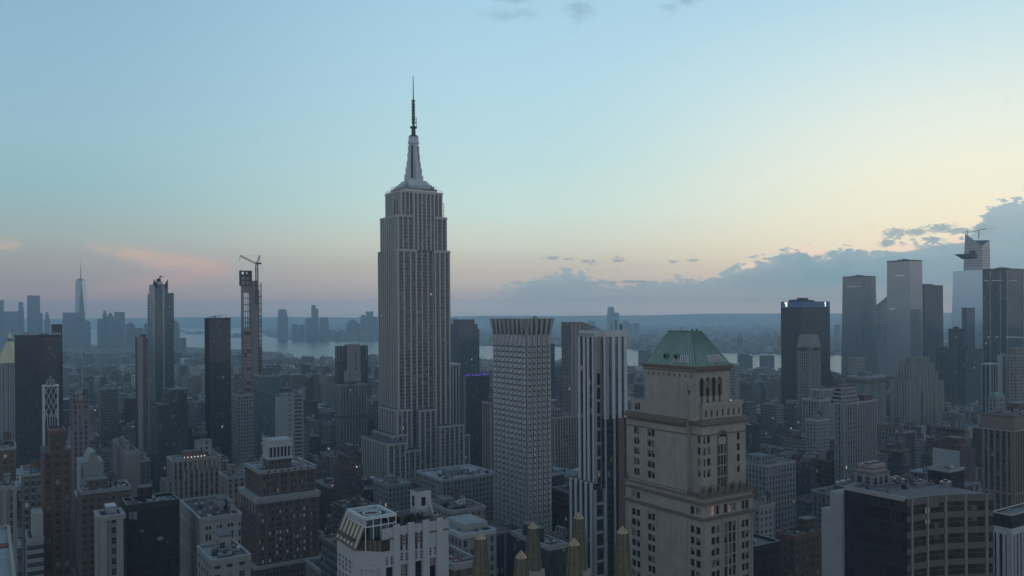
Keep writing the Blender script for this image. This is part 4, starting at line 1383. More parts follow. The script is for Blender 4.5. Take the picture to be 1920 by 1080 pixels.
# ================================================================== pale art deco tower, bottom centre
def build_deco():
    # x1: the two street faces meet in a chamfer
    h = Hero('deco_building', 'pale art deco tower with chamfered corner and cluttered roof terrace near bottom edge', 634, 679, 841, 990, 175, 1100, D=15, ref='the pale art deco tower')
    t, z = h.t, h.z
    W, D = h.W, h.D
    zf = h.fz(760, 985)
    ch = 4.6
    mb = MB()
    DEP = .5
    holes, panes = [], []
    xs = [h.fx(p) for p in (722, 731, 752, 760, 779, 788, 805, 812)]
    zlow = 95
    top = [h.fz(p, y) for p, y in ((735, 998), (752, 993), (760, 992), (788, 985))]
    for a, b, y0, y1 in ((749, 753.5, 1003, 1033), (759, 763, 1001, 1032), (777, 781.5, 998, 1030), (786.5, 790.5, 996, 1029)):
        holes.append((h.fx(a), h.fx(b), h.fz((a + b) / 2, y1), h.fz((a + b) / 2, y0)))
    for a, b, y0 in ((749.5, 762.5, 1058), (777, 789.5, 1052), (803, 815.5, 1046), (722, 734.5, 1064)):
        holes.append((h.fx(a), h.fx(b), h.fz(a, 1100), h.fz((a + b) / 2, y0)))
    for a, b, y in ((749.5, 754, 1038), (759, 763, 1037), (777, 781, 1034), (786.5, 790, 1033), (803.5, 807.5, 1028), (812.5, 816, 1026), (722, 726, 1046), (731, 735, 1044)):
        for q in range(3):
            holes.append((h.fx(a), h.fx(b), h.fz(a, y + q * 5.2 + 3.6), h.fz(a, y + q * 5.2)))
    punched(mb, 'F', ch, W, zlow, zf, holes, DEP)
    up = [('F', q, 0.0) for q in holes]
    hs = []
    for k in range(4):
        c = ch + 2.0 + k * (D - ch - 2) / 4
        hs.append((c, c + 1.3, zf - 24, zf - 11.5))
        hs.append((c, c + 1.3, zf - 10.8, zf - 10.0)); hs.append((c, c + 1.3, zf - 9.7, zf - 8.9)); hs.append((c, c + 1.3, zf - 8.6, zf - 7.8))
    punched(mb, 'S', ch, D, zlow, zf - 5, hs, DEP)
    up += [('S', q, 0.0) for q in hs]
    # chamfer
    mb.face([(0, ch, zlow), (ch, 0, zlow), (ch, 0, zf - 5), (0, ch, zf - 5)])
    mb.face([(W, 0, zlow), (W, D, zlow), (W, D, zf), (W, 0, zf)])
    mb.face([(W, D, zlow), (0, D, zlow), (0, D, zf - 5), (W, D, zf - 5)])
    r = W * .30
    mb.face([(0, ch, zf - 5), (ch, 0, zf - 5), (r, 0, zf - 5), (r, D, zf - 5), (0, D, zf - 5)], 1)
    mb.face([(r, 0, zf - 5), (r, 0, zf), (r, D, zf), (r, D, zf - 5)])
    mb.face([(r, 0, zf - .3), (W, 0, zf - .3), (W, D, zf - .3), (r, D, zf - .3)], 1)
    # fluted piers and a stepped cap line on the long face
    for p in (715, 742, 769, 797, 823):
        c = h.fx(p)
        if c > ch + .4:
            mb.box(c - .8, c + .8, -.28, .05, zlow, zf - (5 if c < r else -.5), 0)
    mb.box(r, W, -.12, .04, zf - 2.6, zf - 2.2, 2, True)
    for c0, c1 in ((h.fx(744), h.fx(767)), (h.fx(771), h.fx(795))):
        mb.box(c0, c1, -.1, .05, zf - 3.4, zf - 2.9, 2, True)
        mb.box(c0 + .5, c1 - .5, -.08, .06, zf - 4.2, zf - 3.8, 2, True)
    dx, dy = ch / math.hypot(ch, ch), -ch / math.hypot(ch, ch)
    P = lambda s, o, zz: (0 + dx * s - .7071 * o, ch + dy * s - .7071 * o, zz)
    L = ch * 1.4142
    q = [P(L * .36, .05, zlow), P(L * .64, .05, zlow), P(L * .64, .05, zf - 13), P(L * .36, .05, zf - 13)]
    mb.face(q, 3)
    for s0, s1, z0, z1 in ((.15, .25, zlow, zf - 9), (.75, .85, zlow, zf - 9)):
        mb.loft([P(L * s0, 0, z0), P(L * s0, .3, z0), P(L * s1, .3, z0), P(L * s1, 0, z0)][::-1], [P(L * s0, 0, z1), P(L * s0, .3, z1), P(L * s1, .3, z1), P(L * s1, 0, z1)][::-1], 0)
    mb.loft([P(L * .15, 0, zf - 9), P(L * .15, .35, zf - 9), P(L * .85, .35, zf - 9), P(L * .85, 0, zf - 9)][::-1],
            [P(L * .3, 0, zf - 7.8), P(L * .3, .35, zf - 7.8), P(L * .7, .35, zf - 7.8), P(L * .7, 0, zf - 7.8)][::-1], 0)
    mb.box(.4, W - .4, .4 + ch, D - .4, 0, zlow, 0)
    mb.build('wall', ['white_stone', 'roof_tar', 'brown_stone', 'dark_pane'], t)
    rnd = random.Random(21)
    for ax_, q_, pl in up:
        m2 = MB()
        pane(m2, ax_, q_, DEP, pl, rnd)
        m2.build('window', ['dark_pane', 'dark_metal', 'blind_pane', 'lamp_soft'], t)
    # glass balustrade and terrace pavilion
    mb = MB()
    zt_ = zf - 5
    seg = [(0, D), (0, ch), (ch, 0), (r, 0)]
    for (xa, ya), (xb, yb_) in zip(seg[:-1], seg[1:]):
        mb.loft([(xa, ya, zt_), (xb, yb_, zt_), (xb + .12, yb_ + .12, zt_), (xa + .12, ya + .12, zt_)], [(xa, ya, zt_ + 2.4), (xb, yb_, zt_ + 2.4), (xb + .12, yb_ + .12, zt_ + 2.4), (xa + .12, ya + .12, zt_ + 2.4)], 0)
        n = 6
        for k in range(n + 1):
            xx, yy = xa + (xb - xa) * k / n, ya + (yb_ - ya) * k / n
            mb.box(xx - .08, xx + .08, yy - .08, yy + .08, zt_, zt_ + 2.6, 1)
    mb.build('balustrade', ['brown_stone', 'dark_metal'], t)
    mb = MB()
    mb.box(2.6, r - .1, 2.2, D - 4, zt_, zf - .2, 0, mtop=2)
    for k in range(6):
        xx = 2.6 + (r - 2.8) * k / 5
        mb.box(xx - .08, xx + .08, 2.1, 2.25, zt_, zf - .1, 1)
    mb.box(2.5, r, 2.05, 2.3, zt_ + 2.4, zt_ + 2.7, 1, True)
    mb.build('roof_pavilion', ['teal_pane', 'dark_metal', 'roof_tar'], t)
    # tilted bronze-glass panel facing left
    yy0, yy1 = h.sy(672, 990) * .25 + 2, 15
    mb = MB()
    lo, hi = (-.4, zt_ + .6), (2.4, zf + 2.0)
    mb.face([(lo[0], yy1, lo[1]), (lo[0], yy0, lo[1]), (hi[0], yy0, hi[1]), (hi[0], yy1, hi[1])], 0)
    mb.face([(hi[0], yy1, hi[1] - .1), (hi[0], yy0, hi[1] - .1), (lo[0], yy0, lo[1] - .1), (lo[0], yy1, lo[1] - .1)], 1)
    for k in range(7):
        yy = yy0 + (yy1 - yy0) * k / 6
        mb.beam((lo[0], yy, lo[1] + .05), (hi[0], yy, hi[1] + .05), .3, 1)
    mb.beam((lo[0], yy0, lo[1]), (lo[0], yy1, lo[1]), .35, 1)
    mb.beam((hi[0], yy0, hi[1]), (hi[0], yy1, hi[1]), .35, 1)
    mb.build('tilted_glazing', ['gold_pane', 'brown_stone'], t)
    # white steel frame with arched ribs
    mb = MB()
    fx0, fx1, fy0, fy1, fz_ = 1.6, W * .42, 2.0, D - 3, zf + 2.2
    for p, q_ in (((fx0, fy0), (fx1, fy0)), ((fx0, fy1), (fx1, fy1)), ((fx0, fy0), (fx0, fy1)), ((fx1, fy0), (fx1, fy1))):
        mb.beam((*p, fz_), (*q_, fz_), .55, 0)
        mb.beam((*p, fz_ - 1.8), (*q_, fz_ - 1.8), .25, 0)
    for k in range(11):
        yy = fy0 + (fy1 - fy0) * k / 10
        mb.beam((fx0, yy, fz_), (fx0, yy, fz_ - 2.2), .22, 0)
        if k < 10:
            mb.beam((fx0, yy, fz_ - 1.8), (fx0, yy + (fy1 - fy0) / 10, fz_), .2, 0)
    for k in range(5):
        xx = fx0 + (fx1 - fx0) * k / 4
        mb.beam((xx, fy0, fz_), (xx, fy0, zt_), .2, 0)
        mb.beam((xx, fy1, fz_), (xx, fy1, zt_), .2, 0)
    cx_, cy_ = (fx0 + fx1) / 2, (fy0 + fy1) / 2
    for rr in (2.0, 3.6):
        pts = [(cx_ + rr * math.cos(2 * math.pi * k / 18), cy_ + rr * math.sin(2 * math.pi * k / 18), fz_ - .2) for k in range(19)]
        for a_, b_ in zip(pts[:-1], pts[1:]):
            mb.beam(a_, b_, .3, 0)
    for sx in (-1, 1):
        for sy in (-1, 1):
            mb.beam((cx_ + sx * 2.5, cy_ + sy * 2.5, fz_ - .2), (fx0 if sx < 0 else fx1, fy0 if sy < 0 else fy1, fz_), .35, 0)
    mb.build('roof_frame', 'white_paint', t)
    # blade-like chimney tower
    bx = h.fx(786, 950) + 2.4
    mb = MB()
    zt2 = h.fz(800, 932)
    by = 6.0
    mb.box(bx, bx + 3.7, by, by + 3.6, zf - 4, zt2, 0, mtop=2)
    mb.box(bx + 1.2, bx + 2.2, by - .06, by + .2, zt2 - 3.4, zt2 - 1.4, 1, True)
    mb.box(bx - .06, bx + .2, by + 1.4, by + 2.4, zt2 - 3.6, zt2 - 1.2, 1, True)
    mb.loft([(bx + 3.2, by - 6, zf - 6), (bx + 3.6, by - 6, zf - 6), (bx + 3.6, by, zf - 6), (bx + 3.2, by, zf - 6)],
            [(bx + 3.2, by - .2, zt2 - 3), (bx + 3.6, by - .2, zt2 - 3), (bx + 3.6, by, zt2 - 3), (bx + 3.2, by, zt2 - 3)], 0)
    mb.build('chimney', ['white_stone', 'dark_pane', 'roof_tar'], t)
    r_ = random.Random(4)
    for k in range(9):
        w_, d_ = r_.uniform(.8, 2.2), r_.uniform(.8, 1.8)
        unit(t, r_.uniform(r + .5, W - 3), r_.uniform(1, D - 4), zf - .3, w_, d_, r_.uniform(.7, 1.8), r_.choice(('steel', 'concrete', 'dark_metal')))
    for k in range(5):
        xx, yy = r + 1 + (W - r - 2) * r_.random(), 1.2 + 3 * r_.random()
        m2 = MB()
        for q in range(90):
            u_, v_, w_ = r_.gauss(0, .6), r_.gauss(0, .5), abs(r_.gauss(.7, .5))
            s__ = r_.uniform(.1, .25)
            m2.face([(xx + u_ - s__, yy + v_, zf + w_ - s__), (xx + u_ + s__, yy + v_ + s__ * .5, zf + w_), (xx + u_, yy + v_ - s__, zf + w_ + s__)], 0)
        m2.build('roof_plant', 'leaf', t)


build_deco()


# ================================================================== pinnacles of the crown just below the camera
def build_pinnacles():
    Y = 88.0
    tips = [(901, 997), (999, 978), (977, 1032), (1085, 960), (1076, 1008), (1167, 986)]
    a, b = ray(1030, 1000)
    t = empty('pinnacled_building', (a * 84, 84 + 12, 0), ANG, 'stone crown of a tower with six greenish bronze obelisk pinnacles at bottom edge', 'building')
    Mi = t.matrix_basis.inverted()
    zr = CAMZ + ray(1030, 1150)[1] * 84
    mb = MB()
    pts = []
    for i, (x, y) in enumerate(tips):
        d = Y + (9 if i in (1, 3) else (-4 if i in (2, 4) else 0))
        a, b = ray(x, y)
        p = Mi @ Vector((a * d, d, CAMZ + b * d))
        pts.append(p)
    for p in pts:
        mb.box(p.x - 1.0, p.x + 1.0, p.y - 1.0, p.y + 1.0, 0, zr + .6, 0)
    mb.build('pier', 'tan_stone', t)
    mb = MB()
    mb.box(-12, 12, -7, 7, 0, zr - 16, 0)
    mb.build('wall', 'tan_pier', t)
    for p in pts:
        m2 = MB()
        n, z1 = 8, p.z - .72
        r1, r0 = .60, 1.1
        m2.cyl(p.x, p.y, r0, r1, zr + .5, z1, n, 0, foot=True, rot=.2)
        for k in range(n):                         # raised seams on the arrises
            an = .2 + 2 * math.pi * k / n
            m2.beam((p.x + r0 * math.cos(an), p.y + r0 * math.sin(an), zr + .5), (p.x + r1 * math.cos(an), p.y + r1 * math.sin(an), z1), .1, 1)
        nj = 7
        for q in range(1, nj):
            f = q / nj
            rr_ = r0 + (r1 - r0) * f
            zz_ = zr + .5 + (z1 - zr - .5) * f
            m2.cyl(p.x, p.y, rr_ + .015, rr_ + .012, zz_, zz_ + .05, n, 1, foot=True, rot=.2)
        o = m2.build('pinnacle', ['bronze_copper', 'bronze_dark'], t)
        m3 = MB()
        m3.cyl(p.x, p.y, r1 * 1.04, .03, z1 - .03, p.z, n, 0, rot=.2)
        for k in range(n):
            an = .2 + 2 * math.pi * k / n
            m3.beam((p.x + r1 * 1.05 * math.cos(an), p.y + r1 * 1.05 * math.sin(an), z1), (p.x, p.y, p.z), .06, 0)
        m3.build('cap', 'bronze_tip', o)


build_pinnacles()


# ================================================================== left part of the picture
# gilded pyramid tower
h = Hero('pyramid_tower', 'pale stone tower crowned by a gold pyramid at the left edge', -20, -14, 27, 682, 1300, 830, D=28)
t, W, D, z = h.t, h.W, h.D, h.z
mb = MB(); mb.box(0, W, 0, D, 0, z, 0); piers(mb, 0, W, 0, D, 0, z, 6, 1.4, .5, 1); band(mb, 0, W, 0, D, z - 3, z + .5, .9, 1)
mb.build('wall', ['limestone', 'pale_stone'], t)
tx, zt_ = h.fx(20, 640), h.zat(622, 20)
cxm = h.fx(19, 660)
mb = MB()
zb_ = h.zat(641, 20)
k = 10.8
mb.cyl(cxm, D / 2, 20, 4.6, z + .5, zb_, 8, 0, rot=math.pi / 8)
mb.build('gold_roof', 'gold', t)
mb = MB(); mb.cyl(cxm, D / 2, 4.2, 3.6, zb_, zb_ + 5, 8, 0, rot=math.pi / 8); mb.cyl(cxm, D / 2, 3.6, .2, zb_ + 5, zt_, 8, 1, rot=math.pi / 8)
mb.build('lantern', ['brown_stone', 'gold'], t)

# dark slabs
h = Hero('dark_slab', 'broad near-black slab tower with flat top beside the gold pyramid', 24, 28, 80, 631, 900, 880, D=26, ref='the broad black slab')
t = h.t
mb = MB(); mb.box(0, h.W, 0, h.D, 0, h.z, 0)
w2 = h.fx(112, 640)
mb.box(h.W, w2, 1.4, h.D + 2, 0, h.z - .8, 0)
piers(mb, 0, h.W, 0, h.D, 0, h.z, 1.9, .35, .25, 1, 'F')
mb.build('wall', ['dark_brown_slab', 'dark_metal'], t)
parapet(t, 0, w2, 0, h.D, h.z, mat='dark_metal', out=.35)
unit(t, 9, 5, h.z, 10, 6, 4, 'steel'); unit(t, 24, 5, h.z, 8, 5, 2.4, 'concrete'); unit(t, 36, 5, h.z, 9, 5, 3.2)
simple('narrow_tower', 'narrow black tower rising just behind the broad black slab', 96, 98, 117, 610, 965, 'dark_brown_slab', 700, D=20, rim='dark_metal', clutter=0)

# white lattice tower
h = Hero('lattice_tower', 'slim tower with white criss-cross lattice and pointed arches over dark glass', 80, 82, 109, 724, 700, 846, D=13, ref='the white lattice tower')
t, W, D, z = h.t, h.W, h.D, h.z
mb = MB(); mb.box(0, W, 0, D, 0, z - .5, 0)
mb.build('wall', 'black_glass', t)
mb = MB()
zk = h.zat(776)
zlo = 20


def lat(P, L):
    n = 3
    zs = zk - 3
    for s in (0, L):
        mb.beam(P(min(max(s, .3), L - .3), zlo), P(min(max(s, .3), L - .3), z), .95, 0)
    step = L / 3
    for k in range(1, 3):
        s = L * k / 3
        mb.beam(P(s - .9, zlo), P(s - .9, zs - 2), .45, 0); mb.beam(P(s + .9, zlo), P(s + .9, zs - 2), .45, 0)
    hh_ = (z - zs)
    seg = 12
    for ph in range(-5, 5):                       # two families of gently bowed ribs
        for sgn in (1, -1):
            last = None
            for q in range(seg + 1):
                f = q / seg
                s = (ph + (f * 3.0 + .0) ) * step if sgn == 1 else L - (ph + f * 3.0) * step
                if -.01 <= s <= L + .01:
                    p = P(s, zs + hh_ * f)
                    if last is not None:
                        mb.beam(last, p, .4, 0)
                    last = p
                else:
                    last = None
    for k in (0, 1, 2):                        # arch heads joining the ribs to the mullions
        s = L * (k + .5) / 3
        for sg in (-1, 1):
            mb.beam(P(s + sg * (step / 2 - .9), zs - 2), P(s + sg * .05, zs + 3.0), .45, 0)


lat(lambda s, zz: (s, -.3, zz), W)
lat(lambda s, zz: (-.3, s, zz), D)
band(mb, 0, W, 0, D, z - .6, z + .3, .7)
mb.build('lattice', 'white_paint', t)
bulkhead(t, W * .22, W * .78, D * .2, D * .7, z - .5, z + 5, 'grey_panel')
bulkhead(t, W * .38, W * .62, D * .3, D * .6, z + 5.3, z + 8, 'grey_panel', 'plant_room')

# brick tower in front of it
h = Hero('brick_tower', 'dark red brick tower with stepped blocky top at lower left', 80, 81.5, 134, 850, 330, 1100, D=22, ref='the stepped red brick tower')
t, W, D, z = h.t, h.W, h.D, h.z
mb = MB(); mb.box(0, W, 0, D, 0, z, 0)
a0, a1 = h.fx(94), h.fx(124)
mb.box(a0, a1, 1.2, D - 3, z, h.zat(814), 0)
mb.box(a1, h.fx(133), 1.6, D - 4, z, h.zat(843), 0)
piers(mb, 0, W, 0, D, 0, z, 3.3, .7, .25, 1, 'F')
mb.build('wall', ['red_brick', 'rust_brick'], t)
parapet(t, a0, a1, 1.2, D - 3, h.zat(814), mat='rust_brick', roof='roof_red', h=.8)
parapet(t, a1 + .4, h.fx(133), 1.6, D - 4, h.zat(843), mat='pale_stone', h=.4)

# mid-left towers
h = Hero('slim_tower', 'slim brown slab with pale concrete edge, left of the tall finned glass tower', 254, 266, 277, 634, 900, 850, ref='the slim brown slab')
t, W, D, z = h.t, h.W, h.D, h.z
mb = MB(); mb.box(0, W, 0, D, 0, z, 0); mb.box(-.3, 1.0, -.3, D + .2, 0, z + .6, 1); mb.box(-.35, .2, D * .62, D + .3, 0, z + .5, 2)
mb.build('wall', ['brown_brick', 'concrete', 'dark_metal'], t)
bulkhead(t, W * .2, W * .8, 3, D * .5, z, z + 4, 'brown_brick')

h = Hero('finned_tower', 'tall glass tower with white vertical fins, spiked corners and crane on its crown', 277, 287, 326, 549, 950, 850, ref='the tall finned glass tower')
t, W, D, z = h.t, h.W, h.D, h.z
zt1 = h.zat(533)
mb = MB(); mb.box(0, W, 0, D, 0, z, 0)
f0, f1 = h.fx(284), h.fx(316)
mb.box(f0 if f0 > 0 else 0.4, f1, -2.2, D * .8, 0, zt1, 0)
mb.build('wall', ['teal_glass'], t)
mb = MB()
for px_ in (289, 307):
    c = h.fx(px_)
    mb.box(c - .9, c + .9, -3.4, -2.0, 0, h.zat(576), 0)
    mb.box(c - 1.3, c + 1.3, -4.0, -1.9, h.zat(576), h.zat(536), 0)
mb.box(-.8, .8, -.7, .7, 0, z - 2, 0)
mb.box(-.6, .3, D - 3.0, D - 1.2, 0, z - 6, 0)
mb.build('fin', 'white_stone', t)
mb = MB()
zs_ = h.zat(524)
for xx, sg in ((f0 if f0 > 0 else .4, 1), (f1, -1)):
    mb.loft([(xx, -2.2, zt1 - 4), (xx + sg * 6, -2.2, zt1 - 4), (xx + sg * 6, -1.4, zt1 - 4), (xx, -1.4, zt1 - 4)][::sg],
            [(xx, -2.2, zs_), (xx + sg * .3, -2.2, zs_), (xx + sg * .3, -1.4, zs_), (xx, -1.4, zs_)][::sg], 0)
    mb.loft([(xx, -2.2, zt1 - 4), (xx + sg * .8, -2.2, zt1 - 4), (xx + sg * .8, 8, zt1 - 4), (xx, 8, zt1 - 4)][::sg],
            [(xx, -2.2, zs_), (xx + sg * .8, -2.2, zs_), (xx + sg * .8, -1.8, zs_), (xx, -1.8, zs_)][::sg], 0)
mb.build('corner_spike', 'dark_metal', t)
mb = MB()
mb.cyl((f0 + f1) / 2, 4, 5.5, 5.0, zt1, zt1 + 3.2, 14, 0)
mb.build('roof_drum', 'steel', t)
mb = MB()
c = h.fx(300)
mb.box(c - 2.2, c + 2.2, 1, 5, zt1 + 3, zt1 + 6.5, 0)
mb.beam((c, 3, zt1 + 6), (c + 3.2, 3, h.zat(517)), 1.1, 0)
mb.beam((c + 3.2, 3, h.zat(517)), (c - .2, 3, h.zat(517.5)), .5, 0)
mb.beam((c + 3.2, 3, h.zat(517)), (c + 5.5, 3, h.zat(519)), .5, 0)
mb.build('roof_crane', 'dark_metal', t)
h = simple('glass_block', 'dark glass block standing directly below the finned glass tower', 283, 297, 352, 762, 800, 'dark_glass', 935, rim='dark_metal', ref='the dark glass block')
mb = MB(); mb.box(h.fx(318), h.W - .2, 1, h.D * .7, h.z, h.zat(733), 0); mb.build('setback_wall', 'dark_glass', h.t)

h = simple('black_box_tower', 'plain black box tower with vertical ribs and a small crane on its roof', 384, 392, 432, 598, 950, 'dark_glass', 797, rim='dark_metal', clutter=0,
           ps=(2.1, .5, .4, 'dark_metal'), ref='the ribbed black tower')
t, z = h.t, h.z
mb = MB()
c = h.fx(408)
mb.box(c - .5, c + .5, 8, 9, z, z + 3.6); mb.beam((c - 6, 8.5, z + 2.4), (c + 5, 8.5, z + 3.8), .7); mb.beam((c + 5, 8.5, z + 3.8), (c + 9, 8.5, z + 5.4), .5)
mb.build('roof_crane', 'dark_metal', t)

# tower under construction and its crane
h = Hero('unfinished_tower', 'slender unfinished concrete tower with open floors and netted sides', 450, 454, 491, 536, 1000, 735, D=12, ref='the unfinished concrete tower')
t, W, D, z = h.t, h.W, h.D, h.z
X = lambda p: h.fx(p, 560)
core0, core1 = X(472.5), X(484)
zfl, ztop = h.zat(549), h.zat(507)
mb = MB()
mb.box(core0, core1, 0, D, 0, h.zat(526), 0)
mb.box(0, X(457), 0, D * .5, 0, z, 0)
mb.box(X(457), core0, .3, D * .5, zfl, z, 0)
mb.box(X(470), core0, .4, D * .5, 0, zfl, 0)
mb.build('core_wall', 'concrete', t)
mb = MB()
zz = zfl - 7
k = 0
while zz > 60:
    mb.box(X(457), X(470), .6, D * .5, zz, zz + (.9 if k < 14 else 1.0), 0, True)
    mb.box(core1, W, .4, D * .7, zz + 2, zz + 3, 0, True)
    for xx in (X(460), X(464), X(467)):
        mb.box(xx - .3, xx + .3, .8, 1.4, zz + .9, zz + 8, 0)
    for xx in (core1 + 1.2, W - .4):
        mb.box(xx - .25, xx + .25, .5, 1.0, zz + 3, zz + 10, 0)
    zz -= 8.2 if k < 3 else 6.2 if k < 8 else 4.1
    k += 1
mb.build('floor_slab', 'rust_brick', t)
mb = MB()
zq = h.zat(615)
zz = zq
rr = random.Random(2)
while zz > 50:
    if rr.random() < .75:
        mb.box(X(457.5), X(462), .45, .58, zz, zz + 3.6, 0, True)
    if rr.random() < .7:
        mb.box(X(463), X(469.5), .46, .59, zz, zz + 3.6, 0, True)
    zz -= 4.4
mb.box(X(457), X(470), 2, D * .4, 40, h.zat(618), 0)
mb.box(core1, W, 2, D * .6, 40, h.zat(650), 0)
mb.build('netting', 'net_pink', t)
mb = MB()
q0, q1 = X(451.5), X(472.5)
for xx in (q0, q0 + (q1 - q0) * .42, q0 + (q1 - q0) * .72, q1 - 1):
    mb.box(xx, xx + 1.3, .2, 1.4, z, ztop, 0); mb.box(xx, xx + 1.3, D * .5, D * .5 + 1, z, ztop, 0)
for zz in (z + .1, z + (ztop - z) * .33, z + (ztop - z) * .6, ztop - 6.4, ztop - 1.6):
    mb.box(q0, q1 + .3, .1, 1.5, zz, zz + 1.5, 0, True); mb.box(q0, q0 + 1.2, 1.5, D * .5, zz, zz + 1.5, 0, True)
mb.box(q0 + 1.5, q1 - 1.4, .6, .8, z + 1, z + (ztop - z) * .62, 1)
mb.build('formwork', ['dark_metal', 'net_pink'], t)
mb = MB()
for xx in (core1 + .2, W - .8):
    for yy in (.1, D * .4):
        mb.box(xx, xx + .5, yy, yy + .5, 30, h.zat(534) + (3 if xx > core1 + 1 else 0))
zz = 34
while zz < h.zat(536):
    mb.box(core1, W, -.2, .3, zz, zz + .5, 0, True)
    mb.beam((core1 + .2, 0, zz), (W - .4, 0, zz + 5), .3)
    zz += 5.2
mb.build('scaffold', 'brown_stone', t)
# tower crane (a thing of its own)
Yc = 1000
cw = lambda x, y: (ray(x, y)[0] * Yc, Yc, CAMZ + ray(x, y)[1] * Yc)
bx_, by_, _ = cw(481.5, 520)
crane = empty('tower_crane', (bx_, by_, h.zat(526)), 0, 'luffing tower crane with lattice jib on top of the unfinished concrete tower', 'crane')
z0 = h.zat(526)
L = lambda x, y: (cw(x, y)[0] - bx_, 0.0, cw(x, y)[2] - z0)


def lattice(mb, p, q, w, n, th=.28):
    p, q = Vector(p), Vector(q)
    d = (q - p).normalized()
    a = d.cross(Vector((0, 1, 0))).normalized() * w / 2
    b = Vector((0, 1, 0)) * w / 2
    cs = [a + b, a - b, -a - b, -a + b]
    for c__ in cs:
        mb.beam(p + c__, q + c__, th)
    for k in range(n):
        u0, u1 = p.lerp(q, k / n), p.lerp(q, (k + 1) / n)
        for i in range(4):
            mb.beam(u0 + cs[i], u1 + cs[(i + 1) % 4], th * .7)


mb = MB(); lattice(mb, (0, 0, -30), L(481.5, 497), 2.6, 16, .5); mb.build('mast', 'dark_metal', crane)
mb = MB(); lattice(mb, L(480, 494), L(450, 479.5), 1.7, 16, .34); mb.build('jib', 'dark_metal', crane)
mb = MB(); lattice(mb, L(482, 493), L(487, 479), 1.6, 6, .32); mb.beam(L(487, 479), L(489, 493), .3); mb.beam(L(486, 479), L(450, 479.5), .12); mb.build('a_frame', 'steel', crane)
mb = MB(); p = L(486.5, 494); mb.box(p[0] - 2.6, p[0] + 2.2, -1.2, 1.2, p[2] - 1.0, p[2] + 1.0, 0, True); p = L(481.5, 494.5); mb.box(p[0] - 1.4, p[0] + 1.4, -1.4, 1.4, p[2] - 1.2, p[2] + 1.2, 0, True)
mb.build('counterweight', 'dark_metal', crane)
mb = MB(); p = L(449.5, 480); mb.box(p[0] - .1, p[0] + .1, -.1, .1, p[2] - 4.2, p[2]); mb.box(p[0] - .5, p[0] + .5, -.4, .4, p[2] - 4.8, p[2] - 3.8, 0, True); mb.build('hook', 'dark_metal', crane)

# cluster below it
simple('apartment_tower', 'blue grey apartment slab with stepped top below the unfinished tower', 434, 446, 476, 742, 800, 'grey_panel', 875, ref='the blue grey apartment slab')
h = simple('glass_tower', 'pale teal glass tower left of the blank white slab', 475, 490, 527, 706, 850, 'teal_glass', 860, ref='the teal glass tower', clutter=1)
h = Hero('slab_building', 'blank white slab wall with one column of dark windows', 516, 522, 549, 744, 700, 830, ref='the blank white slab')
t, W, D, z = h.t, h.W, h.D, h.z
mb = MB(); mb.box(0, W, 0, D, 0, z, 0, mtop=1)
zz = z - 3
while zz > 20:
    mb.box(h.fx(543), h.fx(545), -.05, .1, zz - 1.8, zz, 2, True); zz -= 4.2
mb.box(W, W + 1.6, 1, D, 0, z + 1.2, 0); mb.box(W + 1.6, W + 9, 3, D + 4, 0, z + .5, 3, mtop=1); mb.box(W + 9, W + 10.2, 2.6, D + 4, 0, z + 4, 0)
mb.build('wall', ['blank_wall', 'roof_tar', 'dark_pane', 'banded'], t)
unit(t, 3, 4, z, 7, 4, 2.4, 'steel'); unit(t, 11, 6, z, 5, 4, 2)

# white crowned stepped office block
h = Hero('stepped_block', 'dark brick office block with white cornices and a white temple crown', 450, 482, 597, 937, 400, 1066, ref='the white crowned dark block')
t, W, D, z = h.t, h.W, h.D, h.z
zlow = h.zat(1063)
mb = MB(); mb.box(0, W, 0, D, zlow, z, 0); mb.box(-1.5, W + 1.2, -1.5, D + 1, 0, zlow, 0)
piers(mb, 0, W, 0, D, zlow, z - 2.2, 4.6, 1.0, .3, 1)
mb.build('wall', ['slate_brick', 'brown_stone'], t)
mb = MB()
band(mb, 0, W, 0, D, z - 1.6, z + .6, .9); band(mb, 0, W, 0, D, z - 2.4, z - 1.6, .5)
for k in range(6):
    yy = 3 + (D - 6) * k / 5
    mb.box(-.6, .05, yy - .35, yy + .35, z - 8, z - 2.4, 0)
mb.build('cornice', 'pale_stone', t)
mb = MB(); band(mb, -1.5, W + 1.2, -1.5, D + 1, zlow - 1.2, zlow + .3, .5); mb.build('cornice', 'pale_stone', t)
s0, s1, e0, e1 = 2.4, W - .8, 2.6, D - 2.5
zu = h.zat(890)
mb = MB(); mb.box(s0, s1, e0, e1, z, zu, 0); piers(mb, s0, s1, e0, e1, z, zu - 1.2, 4.6, 1.0, .3, 1); mb.build('setback_wall', ['slate_brick', 'brown_stone'], t)
parapet(t, s0, s1, e0, e1, zu, h=1.2, mat='pale_stone', roof='roof_pale', out=.6)
mb = MB()
for k in range(7):
    xx = s0 + 4 + (s1 - s0 - 8) * k / 6
    mb.box(xx - .5, xx + .5, e0 - .68, e0 - .3, zu - .2, zu + .8, 0, True)
mb.build('parapet_panel', 'dark_metal', t)
c0, c1 = h.fx(503, 870) + 2, h.fx(552, 870) + .5
g0, g1 = 6.0, 16.5
zc0, zc1, zc2 = h.zat(866), h.zat(842), h.zat(829)
mb = MB(); mb.box(c0, c1, g0, g1, zu, zc0, 0); mb.box(c0 + .8, c1 - .8, g0 + .9, g1 - .8, zc0, zc1, 1); mb.build('crown_base', ['slate_brick', 'dark_pane'], t)
mb = MB()
band(mb, c0, c1, g0, g1, zc0 - .8, zc0 + .3, .5); band(mb, c0, c1, g0, g1, zc1 - .9, zc1 + .6, .6)
mb.box(c0, c1, g0, g1, zc1 + .6, zc2 - 1.4, 0); band(mb, c0, c1, g0, g1, zc2 - 1.4, zc2 - .8, .3)
